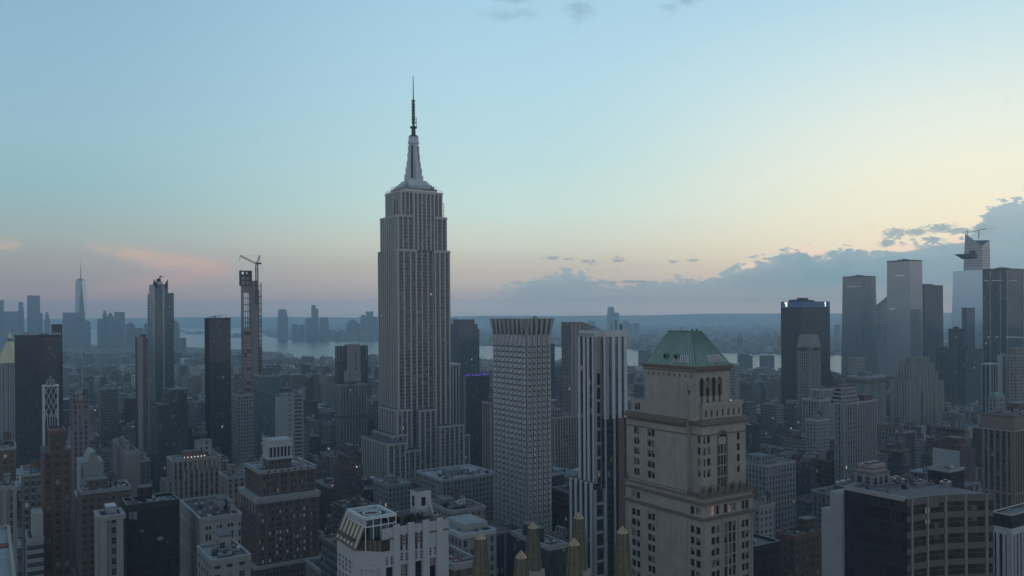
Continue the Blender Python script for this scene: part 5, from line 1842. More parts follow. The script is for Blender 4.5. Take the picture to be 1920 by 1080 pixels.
for k in range(7):
    xx = c0 + .4 + (c1 - c0 - .8) * k / 6
    mb.box(xx - .35, xx + .35, g0, g0 + .7, zc0, zc1, 0)
mb.box(c0, c0 + .7, g0, g1, zc0, zc1, 0)
for k in range(8):
    xx = c0 + (c1 - c0) * k / 7
    mb.cyl(xx, g0 + .1, .35, .05, zc2 - .8, zc2 + (2.6 if k in (0, 7) else 1.2), 6, 0)
for k in range(5):
    yy = g0 + (g1 - g0) * k / 4
    mb.cyl(c0 + .1, yy, .35, .05, zc2 - .8, zc2 + (2.6 if k in (0, 4) else 1.2), 6, 0)
mb.build('temple_crown', 'white_stone', t)
for px_ in (560, 568, 575):
    mb = MB(); c = h.fx(px_, 860); mb.box(c - 1.2, c + 1.2, 9, 11, zu, zu + random.uniform(2, 5)); mb.build('cooling_unit', 'steel', t)
# pale panes in rows: blinds, and reflections painted on in white
mb = MB(); rr = random.Random(17)
nfl = int((z - 5 - zlow) / 3.4)
for fl in range(nfl):
    dens = rr.choice((0, .05, .1, .25, .5, .75))
    for k in range(int(W / 1.75) - 1):
        if k % 5 == 4 or rr.random() > dens * (.6 + .6 * (k / (W / 1.75))):
            continue
        xx = (k + .5) * 1.75 - .42 + .1
        mb.box(xx, xx + .8, -.05, .06, (fl + math.ceil(zlow / 3.4)) * 3.4 + 1.0, (fl + math.ceil(zlow / 3.4)) * 3.4 + 2.5, 0, True)
o = mb.build('pale_windows', 'white_paint', t); o['kind'] = 'stuff'

# beige setback block with a string of lamps
h = Hero('setback_block', 'beige setback block with close vertical piers and lamps along its top terrace', 314, 324, 414, 866, 500, 950, ref='the beige pier block with lamps')
t, W, D, z = h.t, h.W, h.D, h.z
mb = MB(); mb.box(0, W, 0, D, 0, z, 0); mb.box(-4, W * .3, -3, D, 0, z - 12, 0); mb.box(W * .2, W * .95, -2.2, D, 0, z - 6, 0); mb.box(-7, W + 1, -5, D, 0, z - 28, 0)
piers(mb, 0, W, 0, D, 0, z, 3.0, 1.0, .4, 1); piers(mb, -4, W * .3, -3, D, 0, z - 12, 3.0, 1.0, .4, 1); piers(mb, W * .2, W * .95, -2.2, D, 0, z - 6, 3.0, 1.0, .4, 1, 'F'); piers(mb, -7, W + 1, -5, D, 0, z - 28, 3., 1., .4, 1)
mb.build('wall', ['tan_pier', 'tan_stone'], t)
parapet(t, 0, W, 0, D, z, mat='tan_stone', out=.5)
bulkhead(t, W * .28, W * .7, 7, D - 3, z, z + 4, 'rust_brick'); bulkhead(t, W * .55, W * .88, 9, D - 3, z, z + 10, 'white_brick', 'tank_house')
for k in range(7):
    lamp(t, W * .27 + W * .42 * k / 6, 4 + 1.5 * abs(k - 3) * .2, z + 1.2, .32)
for k in range(2):
    lamp(t, W * .72 + k * 2.2, .2, z - 9, .3, 'lamp_warm')

# white stone block with grouped windows
h = Hero('stone_block', 'pale stone block with grouped tall windows and big flat grey roof', 338, 375, 452, 976, 300, 1100, ref='the pale stone block')
t, W, D, z = h.t, h.W, h.D, h.z
DEP = .4
mb = MB()
zlow = 70
hf, hs = [], []
for k, (a, b) in enumerate(((384.5, 388.2), (390.5, 394.5), (405, 409), (411, 415), (426, 430), (432, 436), (446.5, 450))):
    hf.append((h.fx(a), h.fx(b), z - 3.9, z - 2.6))
    hf.append((h.fx(a), h.fx(b), z - 8, z - 5.6))
    hf.append((h.fx(a), h.fx(b), z - 18.2, z - 16)); hf.append((h.fx(a), h.fx(b), z - 22.6, z - 20.2)); hf.append((h.fx(a), h.fx(b), z - 27, z - 24.6))
for a, b in ((385, 395), (405.5, 415), (426, 435.5), (446, 451.5)):
    hf.append((h.fx(a), min(h.fx(b), W - .3), z - 14.4, z - 9.6))
n = 9
for k in range(n):
    c = D * (k + .6) / (n + .2)
    hs.append((c - .55, c + .55, z - 3.9, z - 2.6)); hs.append((c - .55, c + .55, z - 14, z - 6.2)); hs.append((c - .55, c + .55, z - 27, z - 16.5))
punched(mb, 'F', 0, W, zlow, z, hf, DEP); punched(mb, 'S', 0, D, zlow, z, hs, DEP)
mb.face([(W, 0, zlow), (W, D, zlow), (W, D, z), (W, 0, z)]); mb.face([(W, D, zlow), (0, D, zlow), (0, D, z), (W, D, z)])
mb.box(.5, W - .5, .5, D - .5, 0, zlow, 0)
mb.face([(0, 0, z), (W, 0, z), (W, D, z), (0, D, z)], 1)
for zz in (z - 5, z - 9, z - 15, z - 19.4):
    mb.box(-.14, W + .1, -.14, .04, zz - .2, zz + .2, 0, True); mb.box(-.14, .04, .04, D, zz - .2, zz + .2, 0, True)
mb.build('wall', ['pale_stone', 'roof_grey'], t)
parapet(t, 0, W, 0, D, z, h=.9, mat='pale_stone', roof='roof_tar', out=.35)
rr = random.Random(31)
for ax_, lst in (('F', hf), ('S', hs)):
    for q in lst:
        if q[0] > 0 and q[1] < (W if ax_ == 'F' else D):
            m2 = MB(); pane(m2, ax_, q, DEP, 0, rr); m2.build('window', ['dark_pane', 'dark_metal', 'blind_pane', 'lamp_soft'], t)
bulkhead(t, W * .62, W * .8, D * .3, D * .55, z, z + 4.4, 'white_brick'); unit(t, W * .2, D * .6, z, 3, 2, 1.4)
bulkhead(t, W * .84, W * .97, D * .2, D * .6, z, z + 3.4, 'white_brick', 'stair_head')
simple('terrace_building', 'low pale building with glazed roof terrace at bottom edge', 386, 396, 470, 1058, 230, 'white_brick', 1100, clutter=1, roof='roof_pale', D=18, ref='the low glazed terrace building')

# red brown brick block left of the tall tower
h = Hero('brick_block', 'dark red brick block stepping up left of the tall spired tower', 626, 652, 681, 880, 600, 960, ref='the stepped dark red block')
t, W, D, z = h.t, h.W, h.D, h.z
mb = MB(); mb.box(0, W, 0, D, 0, z, 0); mb.box(2, W - 3, 2, D - 4, z, h.zat(858), 0); mb.box(4, W * .6, 4, D - 10, h.zat(858), h.zat(838), 0)
mb.build('wall', 'red_brick', t)
parapet(t, 0, W, 0, D, z, mat='rust_brick', roof='roof_red', h=.6); tank(t, W * .75, 5, h.zat(858)); lamp(t, W * .6, .6, z + 1, .4)

# grey tower with sign box, and the tan pier tower under it
h = Hero('grey_tower', 'grey tower with blank central shaft, dark glazed sides and a sign panel', 628, 634, 690, 649, 1200, 722, ref='the grey sign tower')
t, W, D, z = h.t, h.W, h.D, h.z
mb = MB(); mb.box(0, W, 0, D, 0, z, 0)
a0, a1 = h.fx(651), h.fx(676)
mb.box(a0, a1, -1.5, D - 2, 0, z + 2.2, 1)
for p in (631, 637, 643, 688):
    c = h.fx(p); mb.box(c - .6, c + .6, -.6, .1, z - 22, z + .4, 1)
zz = h.zat(664)
while zz > h.zat(694):
    mb.box(h.fx(666.2), h.fx(668), -1.58, -1.4, zz - 3.2, zz, 2, True); zz -= 4.2
mb.build('wall', ['dark_glass', 'concrete', 'dark_pane'], t)
mb = MB(); mb.box(h.fx(644.5), h.fx(653), -3.4, -1.4, h.zat(715), h.zat(696), 0, True); mb.box(h.fx(657), h.fx(676), -3.4, -1.6, h.zat(715), h.zat(699.5), 0, True)
sg = mb.build('sign_panel', 'pale_stone', t)
mb = MB()                                                   # blurred dark strokes of the sign's lettering
x = h.fx(660)
for w_, hh_ in ((2.4, 3.6), (1.8, 3.0), (2.8, 3.4), (1.4, 3.8)):
    mb.box(x, x + w_ * .3, -3.46, -3.38, h.zat(706), h.zat(706) + hh_, 0, True); mb.box(x, x + w_, -3.46, -3.385, h.zat(706) + hh_ * .45, h.zat(706) + hh_ * .62, 0, True); x += w_ + .9
mb.build('lettering', 'dark_metal', sg)
h = simple('pier_tower', 'tan office tower with white vertical piers left of the tall spired tower', 630, 637, 688, 724, 1000, 'limestone_core', 850, ps=(4.2, 1.4, .6, 'pale_stone'), roof='roof_tar', ref='the tan pier tower')
mb = MB(); band(mb, 0, h.W, 0, h.D, h.zat(786), h.zat(780), .8); mb.build('cornice', 'brown_stone', h.t)

# right of the tall tower
h = simple('office_slab', 'dark office tower with notched flat top just right of the tall spired tower', 857, 861, 895, 609, 1500, 'dark_glass', 720, D=40, rim='dark_metal', clutter=0)
mb = MB(); mb.box(h.fx(866), h.fx(894), 6, 30, h.z, h.zat(599), 0); mb.box(h.W, h.fx(902), 4, 40, 0, h.zat(617), 0); mb.build('plant_storey', 'dark_glass', h.t)
h = Hero('white_pier_tower', 'narrow tower with broad white piers partly hidden behind the tall spired tower', 835, 839, 862, 684, 1000, 805, D=24)
mb = MB(); mb.box(0, h.W, 0, h.D, 0, h.z, 0)
for p in (849.5, 855.5, 861):
    c = h.fx(p); mb.box(c - .9, c + .9, -.7, .2, 0, h.z, 1)
band(mb, 0, h.W, 0, h.D, h.z - 1.2, h.z + 1, 1.2, 1); mb.build('wall', ['dark_glass', 'white_stone'], h.t)
h = Hero('glowing_tower', 'dark blue tower with a strip of purple light along its roof edge', 862, 870, 918, 706, 900, 890, ref='the purple lit tower')
t, W, D, z = h.t, h.W, h.D, h.z
mb = MB(); mb.box(0, W, 0, D, 0, z, 0); mb.box(-.4, 1.6, -.4, D + .3, 0, z - .6, 1); mb.build('wall', ['dark_glass', 'concrete'], t)
mb = MB()
rr = random.Random(9)
for k in range(14):
    xx = W * .05 + W * .9 * k / 14
    if rr.random() < .85:
        mb.box(xx, xx + W * .05, .4, .9, z + .2, z + rr.uniform(1.2, 2.6), 0)
mb.build('purple_light', 'glow_purple', t)
bulkhead(t, W * .2, W * .8, 4, D * .7, z, z + 2.2, 'dark_glass')
simple('pier_building', 'narrow brown building with pale corner piers behind the flared crown tower', 905, 920, 945, 757, 750, 'brown_brick', 890, ps=(5.5, 1.1, .5, 'tan_stone'))
simple('dark_tower', 'thin dark tower peeping out behind right side of the flared crown tower', 1012, 1020, 1040, 646, 1250, 'dark_glass', 740, rim='dark_metal', clutter=0)
simple('office_building', 'brown brick building with pale colonnaded top right of the flared crown tower', 1033, 1040, 1090, 785, 720, 'tan_pier', 880, ps=(3, .9, .3, 'tan_stone'), ref='the brown colonnaded building', D=30)

# ================================================================== right side
h = Hero('black_tower', 'huge matt black slab tower with glowing number one signs in its top corners', 1464, 1500, 1556, 565, 1300, 745, ref='the black number one tower')
t, W, D, z = h.t, h.W, h.D, h.z
mb = MB(); mb.box(0, W, 0, D, 0, z, 0); mb.build('wall', ['black_glass', 'dark_metal'], t)
mb = MB(); mb.box(.4, W - .4, -.25, .3, z - 9.5, z - .6, 0, True); mb.box(-.25, .3, .4, D - .4, z - 9.5, z - .6, 0, True); mb.build('light_band', 'glow_blue', t)
for ax_, p in (('S', 1474.5), ('F', 1547)):
    mb = MB()
    c = h.sy(p, 569) if ax_ == 'S' else h.fx(p, 569)
    Q = (lambda u_, o_, z_: (-o_, c - u_ * 1.5, z_)) if ax_ == 'S' else (lambda u_, o_, z_: (c + u_, -o_, z_))
    k_ = 1
    for poly in ([(-.9, z - 8.4), (1.2, z - 8.4), (1.2, z - .9), (-.9, z - .9)], [(-2.8, z - 3.4), (-.9, z - 3.0), (-.9, z - .9), (-1.4, z - .9)]):
        f_ = [Q(u_, .7, z_) for u_, z_ in poly]
        g_ = [Q(u_, .3, z_) for u_, z_ in poly]
        mb.loft(g_, f_, 0, True)
    mb.build('number_sign', 'sign_white', t)
for a, b, hh_ in ((1494, 1504, 3), (1509, 1519, 6), (1522, 1530, 2.5)):
    mb = MB(); mb.box(h.fx(a + 8), h.fx(b + 8), 10, 22, z, z + hh_); mb.build('cooling_unit', 'dark_metal', t)

h = Hero('deco_tower', 'tan art deco tower with tapering crown in front of the black slab tower', 1495, 1519, 1538, 650, 1000, 765, ref='the tan tapered tower')
t, W, D, z = h.t, h.W, h.D, h.z
mb = MB(); mb.box(0, W, 0, D, 0, z, 0); piers(mb, 0, W, 0, D, 0, z, 3.4, 1.1, .4, 1); mb.build('wall', ['limestone_core', 'tan_stone'], t)
zt_ = h.zat(628)
mb = MB(); mb.loft([(0, 0, z), (W, 0, z), (W, D, z), (0, D, z)], [(2.2, 2.2, zt_), (W - 2.2, 2.2, zt_), (W - 2.2, D - 2.2, zt_), (2.2, D - 2.2, zt_)], 0)
for k in range(8):
    f = k / 7
    mb.beam((W * f, -.1, z), (2.2 + (W - 4.4) * f, 2.1, zt_), .6, 0); mb.beam((-.1, D * f, z), (2.1, 2.2 + (D - 4.4) * f, zt_), .6, 0)
mb.build('crown', 'pale_stone', t)
mb = MB()
for k in range(7):
    mb.box(W * (k + .5) / 7 - .7, W * (k + .5) / 7 + .7, -.45, .1, z - 5.5, z - 1.5, 0, True); mb.box(-.45, .1, D * (k + .5) / 7 - .7, D * (k + .5) / 7 + .7, z - 5.5, z - 1.5, 0, True)
mb.build('arcade_window', 'dark_pane', t)


def yard_tower(name, label, xl, xc, xr, yt, Y, mat, yb, ref=None, taper=0.0, lamps=(), D=None):
    h = Hero(name, label, xl, xc, xr, yt, Y, yb, D, ref=ref)
    W, D, z = h.W, h.D, h.z
    mb = MB()
    T = taper
    mb.loft([(0, 0, 0), (W + T, 0, 0), (W + T, D + T, 0), (0, D + T, 0)], [(0, 0, z), (W, 0, z), (W, D, z), (0, D, z)], 0)
    mb.build('wall', mat, h.t)
    mb = MB()
    for xx0, xx1, yy0, yy1 in ((.0, W, .0, .5), (0, W, D - .5, D), (0, .5, .5, D - .5), (W - .5, W, .5, D - .5)):
        mb.box(xx0, xx1, yy0, yy1, z - .1, z + 2.2, 0)
    mb.build('roof_screen', 'dark_metal', h.t)
    mb = MB(); mb.box(W * .3, W * .6, D * .3, D * .7, z, z + 4); mb.beam((W * .1, D * .4, z + 4.6), (W * .8, D * .5, z + 4.6), .9); mb.build('roof_crane', 'dark_metal', h.t)
    for ax_, p, y, n, dp in lamps:
        for k in range(n):
            m2 = MB()
            if ax_ == 'F':
                c, zz = h.fx(p + k * dp, y), h.fz(p + k * dp, y); m2.box(c - .45, c + .45, -.25, .1, zz - .4, zz + .4, 0, True)
            else:
                c, zz = h.sy(p + k * dp, y), h.sz(p + k * dp, y); m2.box(-.25, .1, c - .5, c + .5, zz - .4, zz + .4, 0, True)
            m2.build('lit_window', 'lamp_dot', h.t)
    return h


yard_tower('glass_tower', 'dark glass tower left of the tallest pale glass pair, tapering wider downwards', 1580, 1618, 1642, 519, 1700, 'yards_glass', 690, taper=7,
           lamps=(('S', 1589, 537, 6, 4.4), ('F', 1626, 537, 2, 8), ('F', 1628, 558, 1, 1)), ref='the tapering dark glass tower')
yard_tower('glass_tower', 'pale grey glass tower with square flat top and dark right side', 1663, 1706, 1729, 489, 1500, 'pale_glass', 690,
           lamps=(('S', 1680, 517, 5, 3.6), ('S', 1670, 579, 3, 3), ('F', 1710, 579, 3, 5)), ref='the pale square glass tower', taper=3)
yard_tower('glass_tower', 'shorter rippled dark glass tower right of the pale square glass tower', 1713, 1733, 1768, 536, 1750, 'dark_glass', 700, ref='the shorter rippled tower', taper=2)
h = Hero('screened_tower', 'far tower with white louvred bands and tilted top between two glass towers', 1641, 1650, 1672, 574, 2100, 650)
t, W, D, z = h.t, h.W, h.D, h.z
mb = MB(); mb.loft([(0, 0, 0), (W, 0, 0), (W, D, 0), (0, D, 0)], [(0, 0, z), (W, 0, z + 26), (W, D, z + 26), (0, D, z)], 0)
mb.build('wall', 'grey_panel', t)
mb = MB()
zz = z - 44
while zz < z + 6:
    band(mb, 0, W, 0, D, zz, zz + 1.6, .5); zz += 6
mb.build('louvre', 'white_stone', t)

# tall pair with the observation deck
h = Hero('deck_tower', 'tallest glass tower on the right with slanted notched top and jutting observation deck', 1787, 1842, 1857, 506, 1650, 690, ref='the observation deck tower')
t, W, D, z = h.t, h.W, h.D, h.z
mb = MB(); mb.loft([(-2, -2, 0), (W, -2, 0), (W, D + 8, 0), (-2, D + 8, 0)], [(0, 0, z), (W, 0, z), (W, D, z), (0, D, z)], 0)
mb.build('lower_wall', 'mirror_glass', t)
ym = h.sy(1806, 490)
zl, zr_, zn = h.sz(1809, 438), h.fz(1855, 450), h.zat(461)
mb = MB()
A, Bc, Cc, Dd = (0.2, ym, 0), (.2, .2, 0), (W - .3, .2, 0), (W - .3, ym, 0)
bot = [(p[0], p[1], z - .5) for p in (A, Bc, Cc, Dd)]
ym2 = h.sy(1809.5, 450)
mb.face([bot[0], bot[1], (.6, .6, zn), (.6, ym2, zl)])
mb.face([bot[1], bot[2], (W - .3, .6, zr_), (.6, .6, zn)])
mb.face([bot[2], bot[3], (W - .3, ym2, zr_ + 2), (W - .3, .6, zr_)])
mb.face([bot[3], bot[0], (.6, ym2, zl), (W - .3, ym2, zr_ + 2)])
mb.face([(.6, .6, zn), (W - .3, .6, zr_), (W - .3, ym2, zr_ + 2), (.6, ym2, zl)], 1)
mb.build('upper_wall', ['pale_glass', 'dark_metal'], t)
mb = MB()
zz = z + 3
while zz < zl - 4:
    f = max(0.0, (zz - zn) / (zl - zn))
    ya = .6 + (ym2 - .6) * f
    mb.box(.25, .62, ya, ym2 + (ym - ym2) * max(0, 1 - (zz - z) / (zl - z)) - .5, zz, zz + 1.1, 0, True)
    if zz < zn:
        mb.box(.25, W, .25, .62, zz, zz + 1.1, 0, True)
    zz += 5.2
mb.build('floor_band', 'dark_metal', t)
zd = h.sz(1815, 478)
mb = MB()
y1_, y0_ = h.sy(1803, 480), h.sy(1832, 480)
tip = (-17, h.sy(1806, 480) + 10)
poly = [(0.6, y0_), (.6, y1_), tip]
mb.loft([(.6, y0_, zd - 8), (.6, y1_, zd - 8), (-6, y1_ - 1, zd - 6)][::-1], [(.6, y0_, zd + 1.5), (.6, y1_ + 1, zd + 1.5), (tip[0], tip[1], zd + 2)][::-1], 0, True, None, True)
mb.box(-2, .5, y0_ + 4, y0_ + 14, zd + 1.5, zd + 9, 0)
mb.build('observation_deck', 'dark_metal', t)
mb = MB(); c = h.sy(1812, 440)
mb.beam((4, c, zl - 3), (4, c, zl + 7), .8); mb.beam((8, c - 8, zl + 3), (14, c - 32, zl + 8), 1.1); mb.beam((10, c - 20, zl + 4), (10, c - 20, zl - 12), 1.2); mb.build('roof_crane', 'dark_metal', t)
yard_tower('glass_tower', 'dark ribbed glass tower with rows of lit windows at right edge', 1842, 1886, 1920, 505, 1400, 'dark_glass', 690,
           lamps=(('S', 1847, 526, 8, 4.6), ('F', 1893, 526, 3, 6), ('F', 1888, 632, 9, 3.6), ('S', 1853, 632, 2, 16)), ref='the dark ribbed glass tower')
h = HEROES[-1]
mb = MB()
for p in (1857, 1876):
    c = h.sy(p, 560); mb.box(-.8, .1, c - .7, c + .7, 0, h.z - 2, 0)
for p in (1888, 1918):
    c = min(h.fx(p, 560), h.W - .6); mb.box(c - .6, c + .6, -.8, .1, 0, h.z - 2, 0)
mb.build('rib', 'steel', h.t)
simple('glass_tower', 'small blue glass slab in front of the observation deck tower', 1803, 1812, 1828, 578, 1500, 'blue_glass', 700, rim='dark_metal', clutter=0, ref='the small blue slab')
simple('glass_tower', 'dark stepped tower low in front of the observation deck tower', 1778, 1786, 1806, 618, 1400, 'dark_glass', 700, rim='dark_metal', clutter=1)
simple('dark_tower', 'plain dark low tower right of the stepped hotel', 1755, 1768, 1800, 655, 1350, 'dark_glass', 750, rim='dark_metal', clutter=1)
simple('dark_tower', 'bluish dark low tower between the stepped hotel and white framed block', 1796, 1810, 1842, 657, 1300, 'dark_glass', 760, rim='dark_metal', clutter=1)

# stepped hotel
h = Hero('stepped_hotel', 'massive tan hotel block stepping back in many tiers', 1676, 1705, 1757, 720, 1150, 800, ref='the stepped hotel')
t, W, D, z = h.t, h.W, h.D, h.z
mb = MB()
for x0, x1, y0, y1, zt_ in ((-8, W * .25, -6, D, h.zat(712)), (W * .8, W * 1.12, -5, D, h.zat(718)), (W * .05, W * .95, -3, D, h.zat(700)), (W * .1, W * .9, 0, D * .9, h.zat(684)), (W * .3, W * .62, -9, D, h.zat(735)), (W * .22, W * .78, 3, D * .7, h.zat(672))):
    mb.box(x0, x1, y0, y1, 0, zt_, 0); piers(mb, x0, x1, y0, y1, 0, zt_, 4.5, 1.4, .6, 1)
mb.build('wall', ['tan_pier', 'tan_stone'], t)
# white blocks left of it
h = simple('white_block', 'white rear slab with blank shaft above the pale cornice block', 1591, 1603, 1622, 672, 1200, 'white_brick', 720, clutter=0)
h = simple('cornice_block', 'broad pale block with heavy dark cornice and many windows', 1590, 1622, 1660, 708, 1000, 'grey_stone', 790, rim='white_stone', ps=(3.6, 1.0, .4, 'pale_stone'), ref='the pale cornice block')
mb = MB(); band(mb, 0, h.W, 0, h.D, h.zat(719), h.zat(713), 1.6); mb.build('cornice', 'brown_stone', h.t)

# tan tower with the wedding cake top
h = Hero('pier_tower', 'tan pier tower with stacked open loggia crown and reddish roof', 1565, 1583, 1643, 758, 620, 935, ref='the loggia crowned tower')
t, W, D, z = h.t, h.W, h.D, h.z
mb = MB(); mb.box(0, W, 0, D, 0, z, 0); piers(mb, 0, W, 0, D, 0, z, 3.1, 1.1, .45, 1); mb.build('wall', ['limestone_core', 'pale_stone'], t)
parapet(t, 0, W, 0, D, z, mat='pale_stone', out=.6)
a0, a1 = h.fx(1585), h.fx(1616)
mb = MB()
zz = z
for k in range(4):
    ins = k * .8
    zt_ = z + (h.zat(728) - z) * (k + 1) / 4
    mb.box(a0 + ins + .6, a1 - ins - .6, 2.6 + ins, 13 - ins, zz, zt_ - .6, 1)
    mb.box(a0 + ins, a1 - ins, 2 + ins, 14 - ins, zt_ - 1.4, zt_, 0, True)
    n = 7
    for q in range(n + 1):
        xx = a0 + ins + (a1 - a0 - 2 * ins - .8) * q / n
        mb.box(xx, xx + .8, 2 + ins, 2.8 + ins, zz, zt_ - 1.4, 0)
    zz = zt_
mb.build('loggia', ['pale_stone', 'dark_pane'], t)
mb = MB(); mb.box(a0 + 3.2, a1 - 3.2, 5.2, 10.8, zz, zz + 1.6); mb.box(W * .72, W * .98, 3, 10, z, z + 5, 0); mb.build('roof', 'rust_brick', t)
# pale stepped blocks to its left
simple('stepped_block', 'pale block with white cornice and columns left of the loggia crowned tower', 1522, 1540, 1562, 732, 900, 'limestone', 790, rim='white_stone', ps=(3.5, 1, .4, 'pale_stone'), ref='the white cornice block')
simple('stepped_block', 'wide pale terrace block with bright parapet below the tan tapered tower', 1505, 1536, 1568, 752, 820, 'limestone', 820, rim='white_stone', ps=(3.5, 1, .4, 'pale_stone'))
simple('small_block', 'small white house block with dark windows left of the loggia crowned tower', 1511, 1530, 1555, 790, 720, 'white_brick', 850, rim='white_stone', tanks=1)

# blank billboard wall building
h = Hero('billboard_building', 'building with a big blank white party wall under a rusty brick top', 1748, 1801, 1822, 838, 560, 900, ref='the blank white wall building')
t, W, D, z = h.t, h.W, h.D, h.z
mb = MB(); mb.box(0, W, 0, D, 0, z, 1); mb.box(-.15, .2, .6, D - .3, 0, h.zat(846) , 0); mb.box(W, W + 9, 2, D - 4, 0, z - 4, 1)
mb.build('wall', ['white_stone', 'red_brick'], t)
parapet(t, 0, W, 0, D, z, mat='rust_brick', roof='roof_red', h=2.2)
bulkhead(t, 3, W - 2, 4, D * .6, z, z + 5, 'red_brick'); unit(t, W + 3, 4, z - 4, 4, 4, 2)

# big brown pier tower, right edge
h = Hero('brown_tower', 'big brown tower with bold vertical piers and plain brown top at right edge', 1843, 1900, 1990, 787, 450, 1000, ref='the big brown pier tower')
t, W, D, z = h.t, h.W, h.D, h.z
mb = MB(); mb.box(0, W, 0, D, 0, z, 0); piers(mb, 0, W, 0, D, 0, z - 6.2, 3.0, 1.25, .6, 1)
mb.box(-.7, W + .7, -.7, D + .7, z - 6.2, z + 1.2, 1, True); band(mb, 0, W, 0, D, z - 6.8, z - 6.2, .95, 2)
zz = h.zat(925, 1890); band(mb, 0, W, 0, D, zz - 1.2, zz, .75, 1)
mb.build('wall', ['strip_glass', 'pier_brown', 'pale_stone'], t)
parapet(t, 0, W, 0, D, z + 1.2, mat='brown_stone', h=.8, out=.75)
roof_clutter(t, 0, W, 0, D, z + 1.2, 5, 'brown_brick', 5, 1)
for k in range(6):
    unit(t, 1.5 + k * 4, 2 + (k % 3) * 3, z + 1.2, 2.4, 2, 1.5 + (k % 2))
# tan stepped building and white framed block above it
h = simple('stepped_building', 'tan punched-window block at the right edge above the big brown tower', 1888, 1906, 1960, 668, 860, 'beige_brick', 745)
mb = MB(); mb.box(6, h.W, 3, h.D, h.z, h.zat(652), 0); mb.build('setback_wall', 'beige_brick', h.t)
h = Hero('framed_block', 'dark glass block framed by thin white columns and beams near right edge', 1840, 1857, 1871, 683, 950, 728)
mb = MB(); mb.box(0, h.W, 0, h.D, 0, h.z, 0); mb.build('wall', 'dark_glass', h.t)
mb = MB()
piers(mb, 0, h.W, 0, h.D, 0, h.z, h.W / 3, 1.0, .5, 0); band(mb, 0, h.W, 0, h.D, h.z - 1, h.z + .6, .6); mb.build('frame', 'white_stone', h.t)
h = Hero('fin_building', 'pale building of two white slabs either side of a dark slot', 1870, 1879, 1888, 666, 900, 735)
mb = MB(); mb.box(0, h.W * .35, 0, h.D, 0, h.z, 0); mb.box(h.W * .35, h.W * .65, .8, h.D, 0, h.z - 1, 1); mb.box(h.W * .65, h.W, 0, h.D, 0, h.z + 1, 0); mb.build('wall', ['white_stone', 'black_glass'], h.t)
h = Hero('copper_roof_building', 'low pale building with small green copper roof above the big brown tower', 1852, 1868, 1886, 746, 700, 762)
mb = MB(); mb.box(0, h.W, 0, h.D, 0, h.z, 0); mb.build('wall', 'grey_stone', h.t)
mb = MB(); mb.loft([(0, 0, h.z), (h.W, 0, h.z), (h.W, h.D, h.z), (0, h.D, h.z)], [(2, 3, h.z + 4), (h.W - 2, 3, h.z + 4), (h.W - 2, h.D - 2, h.z + 4), (2, h.D - 2, h.z + 4)], 0); mb.build('roof', 'copper_dark', h.t)

# foreground dark glass office with curved banded front
h = Hero('office_block', 'black glass office block with curved banded front and grey roof at bottom right', 1583, 1700, 1800, 938, 220, 1100, ref='the curved banded office block')
t, W, D, z = h.t, h.W, h.D, h.z
pts = [(0, 0)]
n = 14
Lf = 28.5
ang_, x_, y_ = 0.0, 0.0, 0.0
for k in range(n):
    ang_ = -.50 * math.sin(math.pi / 2 * min(1, (k + .5) / n * 1.1))
    x_ += Lf / n * math.cos(ang_); y_ += Lf / n * math.sin(ang_)
    pts.append((x_, y_))
mb = MB()
mb.face([(0, D, 0), (0, 0, 0), (0, 0, z), (0, D, z)], 0)
mb.face([(pts[-1][0], pts[-1][1], 0), (pts[-1][0], D, 0), (pts[-1][0], D, z), (pts[-1][0], pts[-1][1], z)], 0)
mb.face([(pts[-1][0], D, 0), (0, D, 0), (0, D, z), (pts[-1][0], D, z)], 0)
for (xa, ya), (xb, yb_) in zip(pts[:-1], pts[1:]):
    mb.face([(xa, ya, 0), (xb, yb_, 0), (xb, yb_, z), (xa, ya, z)], 1)
mb.face([(*p, z - .02) for p in pts] + [(pts[-1][0], D, z - .02), (0, D, z - .02)], 2)
zz = z
FLH = 4.4
lvl = z
while lvl > 50:
    for (xa, ya), (xb, yb_) in zip(pts[:-1], pts[1:]):
        d = Vector((xb - xa, yb_ - ya, 0)).normalized()
        nx, ny = d.y * .3, -d.x * .3
        mb.loft([(xa + nx, ya + ny, lvl - 1.7), (xb + nx, yb_ + ny, lvl - 1.7), (xb - nx, yb_ - ny, lvl - 1.7), (xa - nx, ya - ny, lvl - 1.7)],
                [(xa + nx, ya + ny, lvl + (.3 if lvl == z else 0)), (xb + nx, yb_ + ny, lvl + (.3 if lvl == z else 0)), (xb - nx, yb_ - ny, lvl + (.3 if lvl == z else 0)), (xa - nx, ya - ny, lvl + (.3 if lvl == z else 0))], 3, True, None, True)
    lvl -= FLH
mb.build('wall', ['black_glass', 'office_band', 'roof_grey', 'band_stone'], t)
mb = MB()
for k in range(3, n * 3, 9):
    f = k / 3
    i = int(f); g_ = f - i
    xx, yy = pts[i][0] + (pts[i + 1][0] - pts[i][0]) * g_, pts[i][1] + (pts[i + 1][1] - pts[i][1]) * g_
    w_ = .28
    mb.box(xx - w_, xx + w_, yy - .42, yy + .1, 40, z + .2, 0)
mb.build('mullion', 'concrete', t)
mb = MB()
mb.box(-.2, .5, .5, D, z - .5, z + .7, 0); mb.box(0, pts[-1][0], D - .5, D, z - .5, z + .7, 0)
mb.build('parapet', 'pale_stone', t)
mb = MB(); mb.box(-1.0, 12, D, D + 4, 0, z - 1.5, 0); mb.box(-1.0, 12, D + 4, D + 7, 0, z - 7, 0); mb.build('party_wall', 'blank_wall', t)
bulkhead(t, 8, 16, 15, 22, z, z + 3.6, 'grey_panel'); unit(t, 8.6, 15.5, z + 3.9, 6.6, 5, 2.2, 'concrete')
